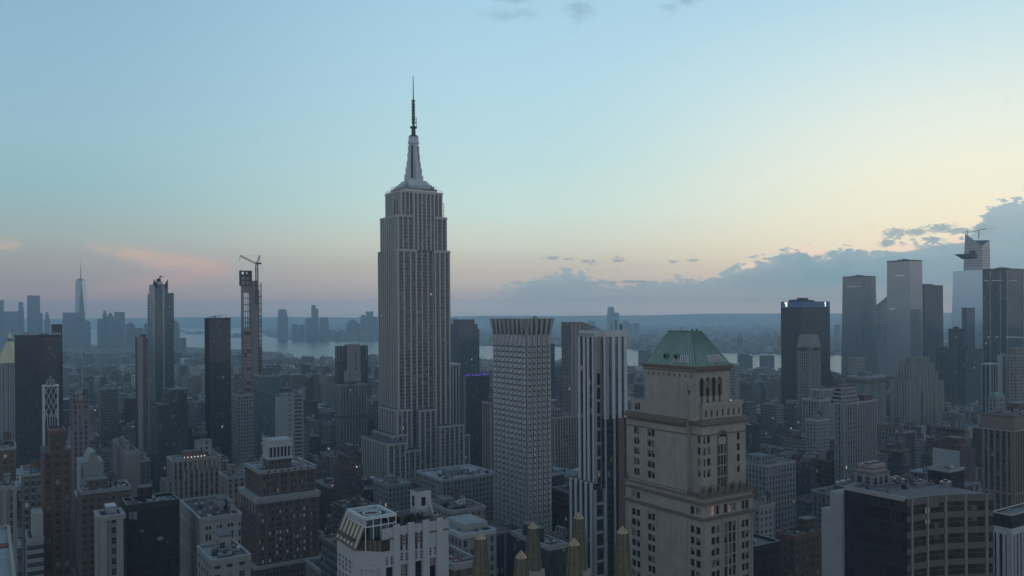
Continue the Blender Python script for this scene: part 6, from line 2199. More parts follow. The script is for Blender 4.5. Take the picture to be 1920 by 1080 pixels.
unit(t, 18, 13, z, 3, 2.2, 1.3, 'steel'); unit(t, 20, 8, z, 4, 2, 1.0, 'concrete'); unit(t, 4, 24, z, 6, .8, .5, 'white_paint'); unit(t, 19, 20, z, 5, 3, 2, 'steel'); unit(t, 25, 3, z, 3, 2, 1.4)
rr = random.Random(6)
for k in range(22):
    unit(t, rr.uniform(2, 30), rr.uniform(6, D - 4), z, rr.uniform(.4, 1.6), rr.uniform(.4, 1.4), rr.uniform(.3, 1.2), rr.choice(('steel', 'concrete', 'dark_metal')), 'roof_vent')
simple('black_box_building', 'matt black windowless box building behind the curved banded office block', 1740, 1780, 1808, 884, 330, 'black_glass', 918, rim='pale_stone', clutter=0, rim_h=.5)
h = simple('white_pier_building', 'building with white piers and a black top storey at bottom right corner', 1860, 1895, 1990, 972, 300, 'dark_glass', 1100, rim='dark_metal', clutter=0, ps=(2.6, 1.0, .5, 'white_stone'), ref='the white pier corner building')
mb = MB(); band(mb, 0, h.W, 0, h.D, h.z - 3.6, h.z + .6, .7); mb.build('top_storey', 'black_glass', h.t)
mb = MB(); band(mb, 0, h.W, 0, h.D, h.z - 6.2, h.z - 3.6, .62); mb.build('cornice', 'white_stone', h.t)

# lower-left foreground
h = Hero('pale_roof_building', 'building with broad pale flat roof cropped by the bottom left corner', -60, -50, 17, 998, 215, 1100, D=8, ref='the pale roofed corner building')
mb = MB(); mb.box(0, h.W, -80, 0, 0, h.z, 0, mtop=1); mb.box(h.W - 3, h.W - .6, -22, -18, h.z, h.z + .3, 2); mb.build('wall', ['grey_stone', 'roof_pale', 'roof_red'], h.t)
mb = MB(); mb.box(h.W - .5, h.W + .2, -80, 0, h.z - .4, h.z + .8, 0); mb.box(0, h.W - .5, -.5, .2, h.z - .4, h.z + .8, 0); mb.build('parapet', 'pale_stone', h.t)
h = simple('banded_building', 'pale building with horizontal window bands beside the stepped red brick tower', 49, 51, 82, 1016, 320, 'banded', 1100, D=16, clutter=0)
mb = MB(); mb.box(h.fx(60), h.W, 2, 14, h.z, h.zat(968), 0); mb.build('stair_tower', 'crown_stone', h.t)
simple('brick_apartments', 'brown brick apartment block with water tanks at left edge', -30, -24, 30, 845, 430, 'brown_brick', 1000, D=24, tanks=2, ref='the tank topped brown block')
simple('grey_block', 'grey stone block with wide piers at left edge below the brown apartments', -20, -14, 31, 920, 360, 'grey_stone', 1000, D=12, ps=(4.2, 1.6, .5, 'pale_stone'))
simple('brick_loft', 'long brown brick loft building with warm lit windows and pale coping', 136, 152, 246, 926, 400, 'brown_brick', 1100, D=20, clutter=1, tanks=1, ref='the long brown loft')
h = Hero('gabled_building', 'grey building with a blank gabled end wall left of the dark glass block', 147, 150, 194, 868, 520, 905, D=24)
mb = MB(); W, D, z = h.W, h.D, h.z
mb.box(0, W, 0, D, 0, z, 0); mb.loft([(W * .3, 0, z), (W * .8, 0, z), (W * .8, D, z), (W * .3, D, z)], [(W * .45, .0, z + 6), (W * .66, 0, z + 6), (W * .66, D, z + 6), (W * .45, D, z + 6)], 0)
mb.build('wall', ['pale_stone'], h.t)
mb = MB(); mb.box(W * .08, W * .12, -.1, .1, z - 9, z - 3, 0); mb.build('window', 'dark_pane', h.t)
simple('grey_slab', 'plain grey slab with blind side wall and clutter on top', 212, 240, 263, 853, 560, 'concrete', 930, ref='the plain grey slab')
h = simple('dark_block', 'black glass cube with a few lit panes between two pale stone buildings', 228, 238, 336, 953, 290, 'black_glass', 1100, rim='dark_metal', clutter=1, ref='the black glass cube')
mb = MB()
for a, b, y0, y1 in ((294, 304, 1007, 1014), (241, 247, 960, 974), (249, 256, 960, 975), (262, 268, 994, 998), (311, 314, 1016, 1019)):
    mb.box(h.fx(a), h.fx(b), -.08, .05, h.fz(a, y1), h.fz(a, y0), 0, True)
mb.build('lit_window', 'blind_pane', h.t)
h = simple('ornate_building', 'ornate narrow pale building with tall recessed bays and roof box', 181, 187, 230, 974, 280, 'grey_stone', 1100, rim='pale_stone', clutter=0, ps=(5.2, 2.2, .7, 'pale_stone'))
mb = MB(); mb.box(h.fx(200), h.fx(220), 3, 9, h.z, h.z + 3.4, 0); mb.build('roof_box', 'steel', h.t)
simple('arcade_building', 'low tan building with a row of pale arched windows behind the white crowned block', 418, 426, 470, 898, 470, 'beige_brick', 950, D=20, ps=(3.2, 1, .3, 'tan_stone'))

# low roofs between the deco tower and the tall tower
simple('low_building', 'low grey building with a pale stepped roof at the foot of the tall tower', 712, 728, 770, 912, 560, 'grey_stone', 960, D=26, roof='roof_pale', tanks=0)
h = simple('low_building', 'wide low building with pale green roof right of the tall tower base', 806, 830, 932, 902, 560, 'grey_stone', 935, D=40, roof='roof_pale', rim='white_stone', seed=4)
rr = random.Random(12)
for k in range(14):
    unit(h.t, rr.uniform(2, h.W - 4), rr.uniform(2, 30), h.z, rr.uniform(1.5, 4), rr.uniform(1.5, 3), rr.uniform(1, 3), rr.choice(('steel', 'concrete', 'dark_metal')))
h = simple('low_building', 'tan brick building crowded with roof plant behind the pale art deco tower', 824, 846, 910, 962, 380, 'beige_brick', 1010, D=26, roof='roof_grey', seed=9, tanks=1)
for k in range(18):
    unit(h.t, rr.uniform(1, h.W - 3), rr.uniform(1, 20), h.z, rr.uniform(1, 3), rr.uniform(1, 2.4), rr.uniform(.8, 2.6), rr.choice(('steel', 'concrete', 'dark_metal', 'white_paint')))
h = simple('low_building', 'pale roofed building with rows of small windows right of the pale art deco tower', 842, 866, 930, 1008, 300, 'grey_stone', 1100, D=22, roof='roof_pale', rim='white_stone', clutter=0)
mb = MB(); mb.box(h.W * .3, h.W, 6, 20, h.z, h.z + 2.8, 0, mtop=1); mb.build('penthouse', ['crown_stone', 'roof_pale'], h.t)
simple('low_building', 'dark building with pale blue roof deck between the pinnacles and flared tower', 1018, 1030, 1064, 1030, 300, 'dark_glass', 1100, D=26, roof='roof_pale', clutter=1)
simple('red_roof_building', 'low building with a dark red roof beside the bottom pinnacles', 836, 850, 900, 1066, 210, 'brown_brick', 1100, D=16, roof='roof_red', clutter=0)
simple('brick_house', 'dark red brick building with white roof hatches at lower right', 1455, 1490, 1556, 1010, 330, 'red_brick', 1100, ref='the dark red hatch building', roof='roof_tar', rim='rust_brick', tanks=0)
simple('white_loft', 'small pale loft with water tank left of the dark red hatch building', 1408, 1424, 1452, 952, 420, 'white_brick', 1010, tanks=1)
simple('dark_block', 'plain dark wall building right of the green roofed tower at bottom', 1402, 1416, 1462, 1030, 290, 'black_glass', 1100, D=20, rim='dark_metal', clutter=0)
simple('grey_block', 'long grey block with thin cornice in the right middle distance', 1428, 1436, 1492, 876, 520, 'grey_stone', 910, D=30, rim='pale_stone', tanks=1)
simple('dark_tower', 'dark narrow tower hugging the right side of the green roofed tower', 1398, 1402, 1424, 800, 600, 'dark_glass', 940, D=20, rim='dark_metal')
simple('terracotta_block', 'pale office block standing behind the green copper roof, narrow and light', 1340, 1377, 1386, 684, 900, 'white_brick', 760, D=20, rim='white_stone', clutter=0)


# ================================================================== far towers: downtown and across the river
def far(name, label, x0, x1, yt, Y, mat='far_glass', shape=None, ref=None, depth=None, group=None):
    h = Hero(name, label, x0, x0 + .001, x1, yt, Y, 660, depth or 30, ref=ref, group=group)
    W, D, z = h.W, h.D, h.z
    mb = MB()
    if shape is None:
        mb.box(0, W, 0, D, 0, z - 3, 0); mb.box(-.8, W + .8, -.8, D + .8, z - 3, z, 1)
    elif shape == 'taper':
        mb.box(0, W, 0, D, 0, z * .72, 0); mb.loft([(0, 0, z * .72), (W, 0, z * .72), (W, D, z * .72), (0, D, z * .72)], [(W * .12, 3, z), (W * .84, 3, z), (W * .84, D - 3, z), (W * .12, D - 3, z)], 0)
    elif shape == 'dome':
        mb.box(0, W, 0, D, 0, z * .9, 0)
        for k in range(4):
            f0, f1 = k / 4, (k + 1) / 4
            a, b = math.sin(f0 * 1.4) * .5, math.sin(f1 * 1.4) * .42
            mb.loft([(W * f0 * .4, 0, z * .9 + z * .1 * f0), (W - W * f0 * .4, 0, z * .9 + z * .1 * f0), (W - W * f0 * .4, D, z * .9 + z * .1 * f0), (W * f0 * .4, D, z * .9 + z * .1 * f0)],
                    [(W * f1 * .4, 0, z * .9 + z * .1 * f1), (W - W * f1 * .4, 0, z * .9 + z * .1 * f1), (W - W * f1 * .4, D, z * .9 + z * .1 * f1), (W * f1 * .4, D, z * .9 + z * .1 * f1)], 0)
    elif shape == 'pyramid':
        mb.box(0, W, 0, D, 0, z * .82, 0); mb.loft([(0, 0, z * .82), (W, 0, z * .82), (W, D, z * .82), (0, D, z * .82)], [(W * .48, D * .48, z), (W * .52, D * .48, z), (W * .52, D * .52, z), (W * .48, D * .52, z)], 1)
    elif shape == 'step':
        mb.box(0, W, 0, D, 0, z * .78, 0); mb.box(W * .15, W * .8, 3, D - 3, z * .78, z * .92, 0); mb.box(W * .3, W * .6, 6, D - 6, z * .92, z, 0)
    elif shape == 'slant':
        mb.loft([(0, 0, 0), (W, 0, 0), (W, D, 0), (0, D, 0)], [(0, 0, z * .9), (W, 0, z), (W, D, z), (0, D, z * .9)], 0)
    elif shape == 'twin':
        mb.box(0, W * .55, 0, D, 0, z, 0); mb.box(W * .55, W, 2, D, 0, z * .9, 0)
    mb.build('wall', [mat, 'dark_metal'], h.t)
    return h


DT = 5400
far('distant_tower', 'hazy tower with slanted roof at the far left edge of downtown', -14, 7, 561, DT, shape='slant')
far('distant_tower', 'broad low hazy office block at far left below the slanted one', 7, 35, 584, DT + 200, 'far_stone')
far('distant_tower', 'slim hazy tower with chamfered top, second spire from the left downtown', 34, 45, 566, DT + 300, shape='taper')
far('distant_tower', 'big boxy hazy tower, broadest of the downtown towers at left', 51, 75, 554, DT, ref=None)
far('distant_tower', 'small hazy shoulder block attached right of the big boxy downtown tower', 74, 80, 587, DT + 50)
far('distant_tower', 'narrow hazy stone tower between big boxy downtown tower and the antenna tower', 83, 94, 584, DT - 100, 'far_stone', 'step')
far('distant_tower', 'wide flat-topped hazy block standing left of the distant antenna tower', 118, 147, 586, DT - 300)
# tapering tower with antenna
a, b = ray(152, 622)
t = empty('antenna_tower', (a * DT, DT, 0), math.radians(-54), 'distant tapering glass tower with a thin antenna, highest of downtown', 'building')
zr = CAMZ + ray(152, 526)[1] * DT
R0, R1 = 44.0, 43.0
mb = MB()
mb.box(-31, 31, -31, 31, 0, 56, 0)
bq = [(31, -31), (31, 31), (-31, 31), (-31, -31)]
tq = [(31.0, 0), (0, 31.0), (-31.0, 0), (0, -31.0)]
for k in range(4):
    b0, b1, t0, t1 = bq[k], bq[(k + 1) % 4], tq[k], tq[(k + 1) % 4]
    mb.face([(*b0, 56), (*b1, 56), (*t0, zr)], 0)
    mb.face([(*b1, 56), (*t1, zr), (*t0, zr)], 1)  # paler facets: brightness from their facing is put into the glass colour
mb.face([(*p, zr) for p in tq], 2)
mb.build('wall', ['far_glass', 'pale_glass', 'dark_metal'], t)
mb = MB(); mb.cyl(0, 0, 20, 20, zr, zr + 10, 16, 0); mb.cyl(0, 0, 3.4, 1.6, zr + 10, zr + 70, 8, 0); mb.cyl(0, 0, 1.6, .6, zr + 70, CAMZ + ray(152, 491)[1] * DT, 6, 0); mb.build('antenna', 'dark_metal', t)
far('distant_tower', 'low hazy block hugging right foot of the distant antenna tower', 157, 170, 600, DT - 500, shape='dome')
far('distant_tower', 'hazy block with sloping shoulders at left of the small downtown cluster', 183, 192, 598, DT - 400, shape='taper')
far('distant_tower', 'hazy tower with flat notched top in the small downtown cluster', 191, 203, 582, DT - 300, shape='step')
far('distant_tower', 'hazy tower capped by a pyramid in the small downtown cluster', 200, 215, 585, DT - 350, shape='pyramid')
far('distant_tower', 'square hazy tower at right of the small downtown cluster', 215, 234, 585, DT - 300)
far('distant_tower', 'low domed hazy block right of the downtown cluster', 236, 253, 605, DT - 500, shape='dome')
far('distant_tower', 'lowest flat hazy block left of the tall finned glass tower', 252, 269, 615, DT - 600)
far('distant_tower', 'thin hazy sliver of tower just left of the tall finned glass tower', 271, 279, 607, DT - 500)
far('distant_block', 'square dark block standing by the bay right of the finned glass tower', 331, 349, 634, 3900)
NJ = 6300
far('riverside_tower', 'hazy rounded tower with tapering crown alone across the river', 522, 540, 580, NJ, shape='taper')
far('riverside_tower', 'hazy flat tower left of the tallest tower across the river', 575, 586, 597, NJ)
far('riverside_tower', 'tallest hazy tower across the river, with a notched shoulder', 586, 597, 572, NJ, shape='twin')
far('riverside_tower', 'hazy tower with sloping shoulders right of the tallest one across the river', 601, 617, 595, NJ, shape='taper')
far('riverside_tower', 'low hazy twin block across the river left of the flat tower', 549, 559, 608, NJ)
far('riverside_tower', 'low hazy block across the river beside the twin block', 563, 571, 609, NJ)
far('riverside_tower', 'broad hazy block across the river left of the round topped one', 651, 675, 599, NJ + 300, shape='step')
far('riverside_tower', 'hazy round topped tower across the river near the tall spired tower', 678, 687, 590, NJ + 300, shape='dome')
far('riverside_tower', 'hazy square tower across the river close left of the tall spired tower', 689, 700, 584, NJ + 200)
far('riverside_tower', 'pale hazy tower across the river touching the tall spired tower', 699, 708, 594, NJ + 500)
far('riverside_tower', 'hazy slab across the river just right of the tall spired tower', 845, 858, 597, NJ)
far('hilltop_tower', 'taller pale tower of the lone pair on the ridge at centre right', 1142, 1153, 575, 7600, 'grey_panel', 'taper')
far('hilltop_tower', 'shorter pale tower of the lone pair on the ridge at centre right', 1153, 1161, 586, 7600, 'grey_panel')
far('hilltop_block', 'small hazy block on the ridge left of the lone tower pair', 1106, 1116, 602, 7200)
far('hilltop_block', 'wide hazy block on the ridge right of the lone tower pair', 1164, 1184, 601, 7400, shape='step')
far('hilltop_block', 'small rounded hazy block on the ridge above the copper roof', 1190, 1199, 605, 7400, shape='dome')
far('shore_block', 'grey riverside block with stepped top against the bright water', 1396, 1412, 664, 2650, 'far_stone', 'twin')
far('shore_block', 'dark riverside tower against bright water left of the black slab tower', 1438, 1452, 667, 2600, 'far_stone')
far('shore_block', 'dark riverside block against bright water behind the copper roof left', 1208, 1222, 657, 2700, 'far_stone')

# ================================================================== ground, water, hills
def gpt(x, y, z=0.0):
    a, b = ray(x, y)
    Y = (z - CAMZ) / b
    return (a * Y, Y)


GX, GY0, GY1 = 12800.0, -900.0, 16200.0
plain('ground', (0.062, 0.066, 0.064), 0.95, var=1.3, scale=0.004)
gm = MATS['ground']
mb = MB()
mb.face([(-GX, GY0, 0), (GX, GY0, 0), (GX, GY1, 0), (-GX, GY1, 0)])
go_ = mb.build('ground', 'ground'); go_['kind'] = 'structure'
wm = bpy.data.materials.new('water')
wm.use_nodes = True
w_ = NT(wm.node_tree)
wp = wm.node_tree.nodes['Principled BSDF']
wp.inputs['Base Color'].default_value = (0.03, 0.045, 0.05, 1)
wp.inputs['Roughness'].default_value = 0.2
wp.inputs['IOR'].default_value = 1.33
wtc = w_.n('ShaderNodeTexCoord')
bmp = w_.n('ShaderNodeBump')
bmp.inputs['Strength'].default_value = 1.0
bmp.inputs['Distance'].default_value = 4.0
w_.link(w_.noise(wtc.outputs['Object'], 0.035, 5.0, 0.65), bmp.inputs['Height'])
w_.link(bmp.outputs[0], wp.inputs['Normal'])
MATS['water'] = wm
near = [(140, 645), (330, 650), (480, 657), (560, 676), (640, 678), (705, 674), (850, 676), (1060, 684), (1200, 697), (1380, 702), (1480, 698), (1700, 722), (1960, 745)]
farr = [(1960, 676), (1700, 669), (1480, 664), (1380, 663), (1200, 656), (1060, 651), (850, 648), (705, 641), (620, 641), (540, 637), (505, 632), (492, 626), (492, 613), (400, 611), (330, 611.5), (200, 611.5), (110, 612.5)]
mb = MB()
mb.face([(*gpt(x, y), 0.6) for x, y in near] + [(*gpt(x, y), 0.6) for x, y in farr])
o = mb.build('water', 'water'); o['kind'] = 'structure'
mb = MB(); mb.face([(*gpt(x, y), 0.65) for x, y in ((500, 617), (527, 617.5), (527, 613.8), (500, 613.2))]); o = mb.build('water', 'water'); o['kind'] = 'structure'
mb = MB(); mb.face([(*gpt(x, y), 0.65) for x, y in ((1045, 607), (1120, 607), (1120, 605), (1060, 605))]); o = mb.build('water', 'water'); o['kind'] = 'structure'
# islands in the bay with a few trees and buildings
plain('island_land', (0.06, 0.07, 0.055), 0.95, var=1.0, scale=0.02)
for (x, y, rx, lab) in ((338, 622.5, 11, 'long thin'), (369, 626, 19, 'wooded'), (445, 632, 12, 'small')):
    cx_, cy_ = gpt(x, y)
    r = rx / FPX * cy_
    mb = MB()
    n = 26
    rr = random.Random(int(x))
    mb.prism([(r * (1 + .1 * rr.random()) * math.cos(2 * math.pi * k / n), r * 2.0 * math.sin(2 * math.pi * k / n)) for k in range(n)], 0, 5)
    for k in range(60):
        a_, q = rr.uniform(0, 6.28), rr.random() ** .5 * .85
        xx, yy = q * r * math.cos(a_), q * r * 1.9 * math.sin(a_)
        s = rr.uniform(10, 22); mb.cyl(xx, yy, s, s * .4, 4, 4 + rr.uniform(8, 20), 6)
    for k in range(4):
        xx = rr.uniform(-.3, .4) * r; s = rr.uniform(14, 26); hh_ = rr.uniform(20, 40)
        mb.box(xx - s, xx + s, -14, 14, 4, hh_)
    o = mb.build('island', 'island_land', None, (cx_, cy_, 0.3)); o['kind'] = 'structure'
# ridge line
plain('hills', (0.06, 0.072, 0.068), 0.95, var=0.8, scale=0.002)
mb = MB()
n = 150
rr = random.Random(77)
ph = [rr.uniform(0, 6.28) for _ in range(8)]


def ridge(x):
    return 166 + 8 * math.sin(x * .0005 + ph[0]) + 8 * math.sin(x * .0013 + ph[1]) + 4 * math.sin(x * .0034 + ph[2]) + 2 * math.sin(x * .011 + ph[3])


rows_ = ((13000, 0.0), (13700, .35), (14500, .72), (15200, 1.0), (16000, .8))
for k in range(n):
    xa, xb = -GX + 2 * GX * k / n, -GX + 2 * GX * (k + 1) / n
    for (ya, fa), (yb_, fb) in zip(rows_[:-1], rows_[1:]):
        mb.face([(xa, ya, ridge(xa) * fa), (xb, ya, ridge(xb) * fa), (xb, yb_, ridge(xb + 200) * fb), (xa, yb_, ridge(xa + 200) * fb)])
o = mb.build('hills', 'hills'); o['kind'] = 'structure'

# ================================================================== the city between the landmarks
FOOT = [(*h.uv(), h) for h in HEROES]
TINTS = [('tan', 'beige_brick', (1.0, 1.0, 1.0)), ('grey', 'grey_stone', (.8, .82, .85)), ('dark brown', 'brown_brick', (.9, .9, .9)), ('brick red', 'red_brick', (.9, .95, 1.0)), ('cream', 'white_brick', (.75, .72, .66)),
         ('pale', 'white_brick', (.9, .92, .95)), ('brown', 'tan_pier', (.7, .68, .66)), ('blue grey', 'grey_panel', (.8, .9, 1.0)), ('dark glass', 'dark_glass', (1, 1, 1)), ('stone', 'limestone', (.85, .85, .85))]
TW = [3, 3, 3, 2, 2, 1.3, 3, 2, 1.3, 2]
rnd = random.Random(2024)


def px_bounds(u0, u1, v0, v1, z):
    xs, ys, dist = [], [], []
    for u in (u0, u1):
        for v in (v0, v1):
            X, Yw = u * U[0] + v * V[0], u * U[1] + v * V[1]
            if Yw < 60:
                return None
            x, y = project(X, Yw, z)
            xs.append(x); ys.append(y); dist.append(Yw)
    return min(xs), max(xs), min(ys), max(ys), min(dist), max(dist)


LOTS = []
BS_V, BS_U = 80.5, 236.0
for iv in range(-3, 62):
    for iu in range(-10, 26):
        v0b, u0b = iv * BS_V, iu * BS_U
        Xc, Yc_ = (u0b + 100) * U[0] + (v0b + 30) * V[0], (u0b + 100) * U[1] + (v0b + 30) * V[1]
        if Yc_ < 170 or Yc_ > 5450 or abs(Xc) > .72 * Yc_ + 180:
            continue
        big = .66 if Yc_ < 1500 else .75 if Yc_ < 2600 else 1.2
        for half in (0, 1):
            u = u0b
            while u < u0b + BS_U - 26 - 8:
                w = min(rnd.uniform(15, 40) * big, u0b + BS_U - 26 - u)
                v0, v1 = v0b + half * 31.5, v0b + half * 31.5 + 31
                if rnd.random() < .12:
                    v1 = v0 + 24
                LOTS.append((u, u + w - .4, v0, v1))
                u += w
print('lots', len(LOTS))


def near_shore_ok(X, Yw):
    """keep buildings off the water"""
    x, y = project(X, Yw, 0)
    for (xa, ya), (xb, yb_) in zip(near[:-1], near[1:]):
        if xa <= x <= xb:
            return y > ya + (yb_ - ya) * (x - xa) / (xb - xa) + 1.5
    return True


CAND = []
for (u0, u1, v0, v1) in LOTS:
    uc, vc = (u0 + u1) / 2, (v0 + v1) / 2
    X, Yw = uc * U[0] + vc * V[0], uc * U[1] + vc * V[1]
    if Yw < 235 or not near_shore_ok(X, Yw):
        continue
    if any(u0 < b + 1.5 and u1 > a - 1.5 and v0 < d + 1.5 and v1 > c - 1.5 for a, b, c, d, h in FOOT):
        continue
    xc_, _ = project(X, Yw, 0)
    if Yw < 700:
        hgt = rnd.lognormvariate(math.log(54), .45)
    elif Yw < 1300:
        hgt = rnd.lognormvariate(math.log(44), .5)
    elif Yw < 2300:
        hgt = rnd.lognormvariate(math.log(34), .55)
    elif Yw < 4200:
        hgt = rnd.lognormvariate(math.log(31), .55)
    else:
        hgt = rnd.lognormvariate(math.log(36), .5)
    if Yw > 4300 and xc_ < 330:
        hgt = rnd.lognormvariate(math.log(88), .45)
    elif Yw > 3300 and xc_ < 300:
        hgt = rnd.lognormvariate(math.log(50), .5)
    hgt = min(hgt, 135 if Yw < 1500 else 100 if Yw < 4300 else 170)
    # the photo's own roofline over the nearer rows: nothing unrecorded stands above it
    pb = px_bounds(u0, u1, v0, v1, hgt)
    if pb is None or pb[1] < -30 or pb[0] > 1950:
        continue
    cap = CAMZ + ray(xc_, 702 if Yw < 1700 else 684 if Yw < 2600 else 661)[1] * pb[4]
    if xc_ < 330 and Yw > 3000:
        cap = 200
    elif Yw > 1500:
        for (xa, ya), (xb, yb_) in zip(near[:-1], near[1:]):
            if xa <= xc_ <= xb:
                cap = min(cap, CAMZ + ray(xc_, ya + (yb_ - ya) * (xc_ - xa) / (xb - xa) - rnd.choice((0, 1, 1, 2, 3, 4, 9)))[1] * pb[4])
    for h in HEROES:
        if h.Y + 5 > pb[4] and h.px[0] - 3 < pb[1] and h.px[1] + 3 > pb[0] and h.Y > pb[4] - 5:
            x_mid = min(max(xc_, h.px[0]), h.px[1])
            cap = min(cap, CAMZ + ray(x_mid, min(h.px[3], 1160))[1] * pb[4])
    hgt = min(hgt, cap * rnd.uniform(.9, 1.0))
    if hgt < 7:
        continue
    pb = px_bounds(u0, u1, v0, v1, hgt)
    if pb[2] > 1082:
        continue
    area = (min(pb[1], 1920) - max(pb[0], 0)) * min(1080 - pb[2], hgt / pb[4] * FPX)
    # what is hidden by nearer landmarks counts less
    hid = sum(max(0, min(pb[1], h.px[1]) - max(pb[0], h.px[0])) for h in HEROES if h.Y < pb[4] and h.px[2] < pb[2] + 5 and h.px[3] > pb[3] + 15)
    frac = 1 - min(.98, hid / max(1, pb[1] - pb[0]))
    CAND.append([area * frac, u0, u1, v0, v1, hgt, pb, Yw, xc_, frac])
# visibility along columns: drop what the rows in front cover completely
CAND.sort(key=lambda c: c[7])
sky_line = np.full(1921, 1081.0)
for h in sorted(HEROES, key=lambda q: q.Y):
    pass
KEEP = []
items = [('h', h.Y, h) for h in HEROES] + [('c', c[7], c) for c in CAND]
items.sort(key=lambda q: q[1])
for kind, _, o in items:
    if kind == 'h':
        a, b = int(max(0, o.px[0])), int(min(1920, o.px[1]))
        if b > a:
            sky_line[a:b + 1] = np.minimum(sky_line[a:b + 1], o.px[2])
    else:
        pb = o[6]
        a, b = int(max(0, pb[0])), int(min(1920, pb[1]))
        if b <= a:
            continue
        seg = sky_line[a:b + 1]
        vis_ = float(np.maximum(seg - pb[2], 0).sum())
        sky_line[a:b + 1] = np.minimum(seg, pb[2] + 1)
        if vis_ > 2:
            KEEP.append((vis_, o))
KEEP.sort(key=lambda q: -q[0])
print('visible fill', len(KEEP))
INDIV, REST = KEEP[:212], KEEP[212:]
REFS = [h for h in HEROES if h.ref]


def describe(rec, colour, feats, used):
    _, u0, u1, v0, v1, hgt, pb, Yw, xc_, _ = rec
    yc_ = pb[2]
    st = int(hgt / 3.6)
    size = 'low' if st < 9 else 'mid-rise' if st < 16 else 'tall'
    wide = 'broad' if u1 - u0 > 32 else 'narrow' if u1 - u0 < 20 else ''
    cand = sorted(REFS, key=lambda h: abs((h.px[0] + h.px[1]) / 2 - xc_) + .35 * abs(min(h.px[3], 1080) - yc_) + (60 if h.Y < 260 else 0))
    opts = []
    for h in cand[:7]:
        hx0, hx1 = h.px[0], h.px[1]
        if xc_ < hx0:
            rel = 'left of'
        elif xc_ > hx1:
            rel = 'right of'
        else:
            rel = 'in front of' if Yw < h.Y else 'behind'
        opts.append((rel, h.ref))
    nm = ' '.join(w for w in (wide, size, colour, 'building') if w)
    for rel, rf in opts:
        for ft in feats:
            s = f'{nm} {ft} {rel} {rf}'.replace('  ', ' ')
            if s not in used and len(s.split()) <= 16:
                return s
    for rel, rf in opts[:4]:
        for rel2, rf2 in opts[:5]:
            if rf2 != rf:
                s = f'{nm} {rel} {rf}, {rel2} {rf2}'
                if s not in used and len(s.split()) <= 16:
                    return s
    return s


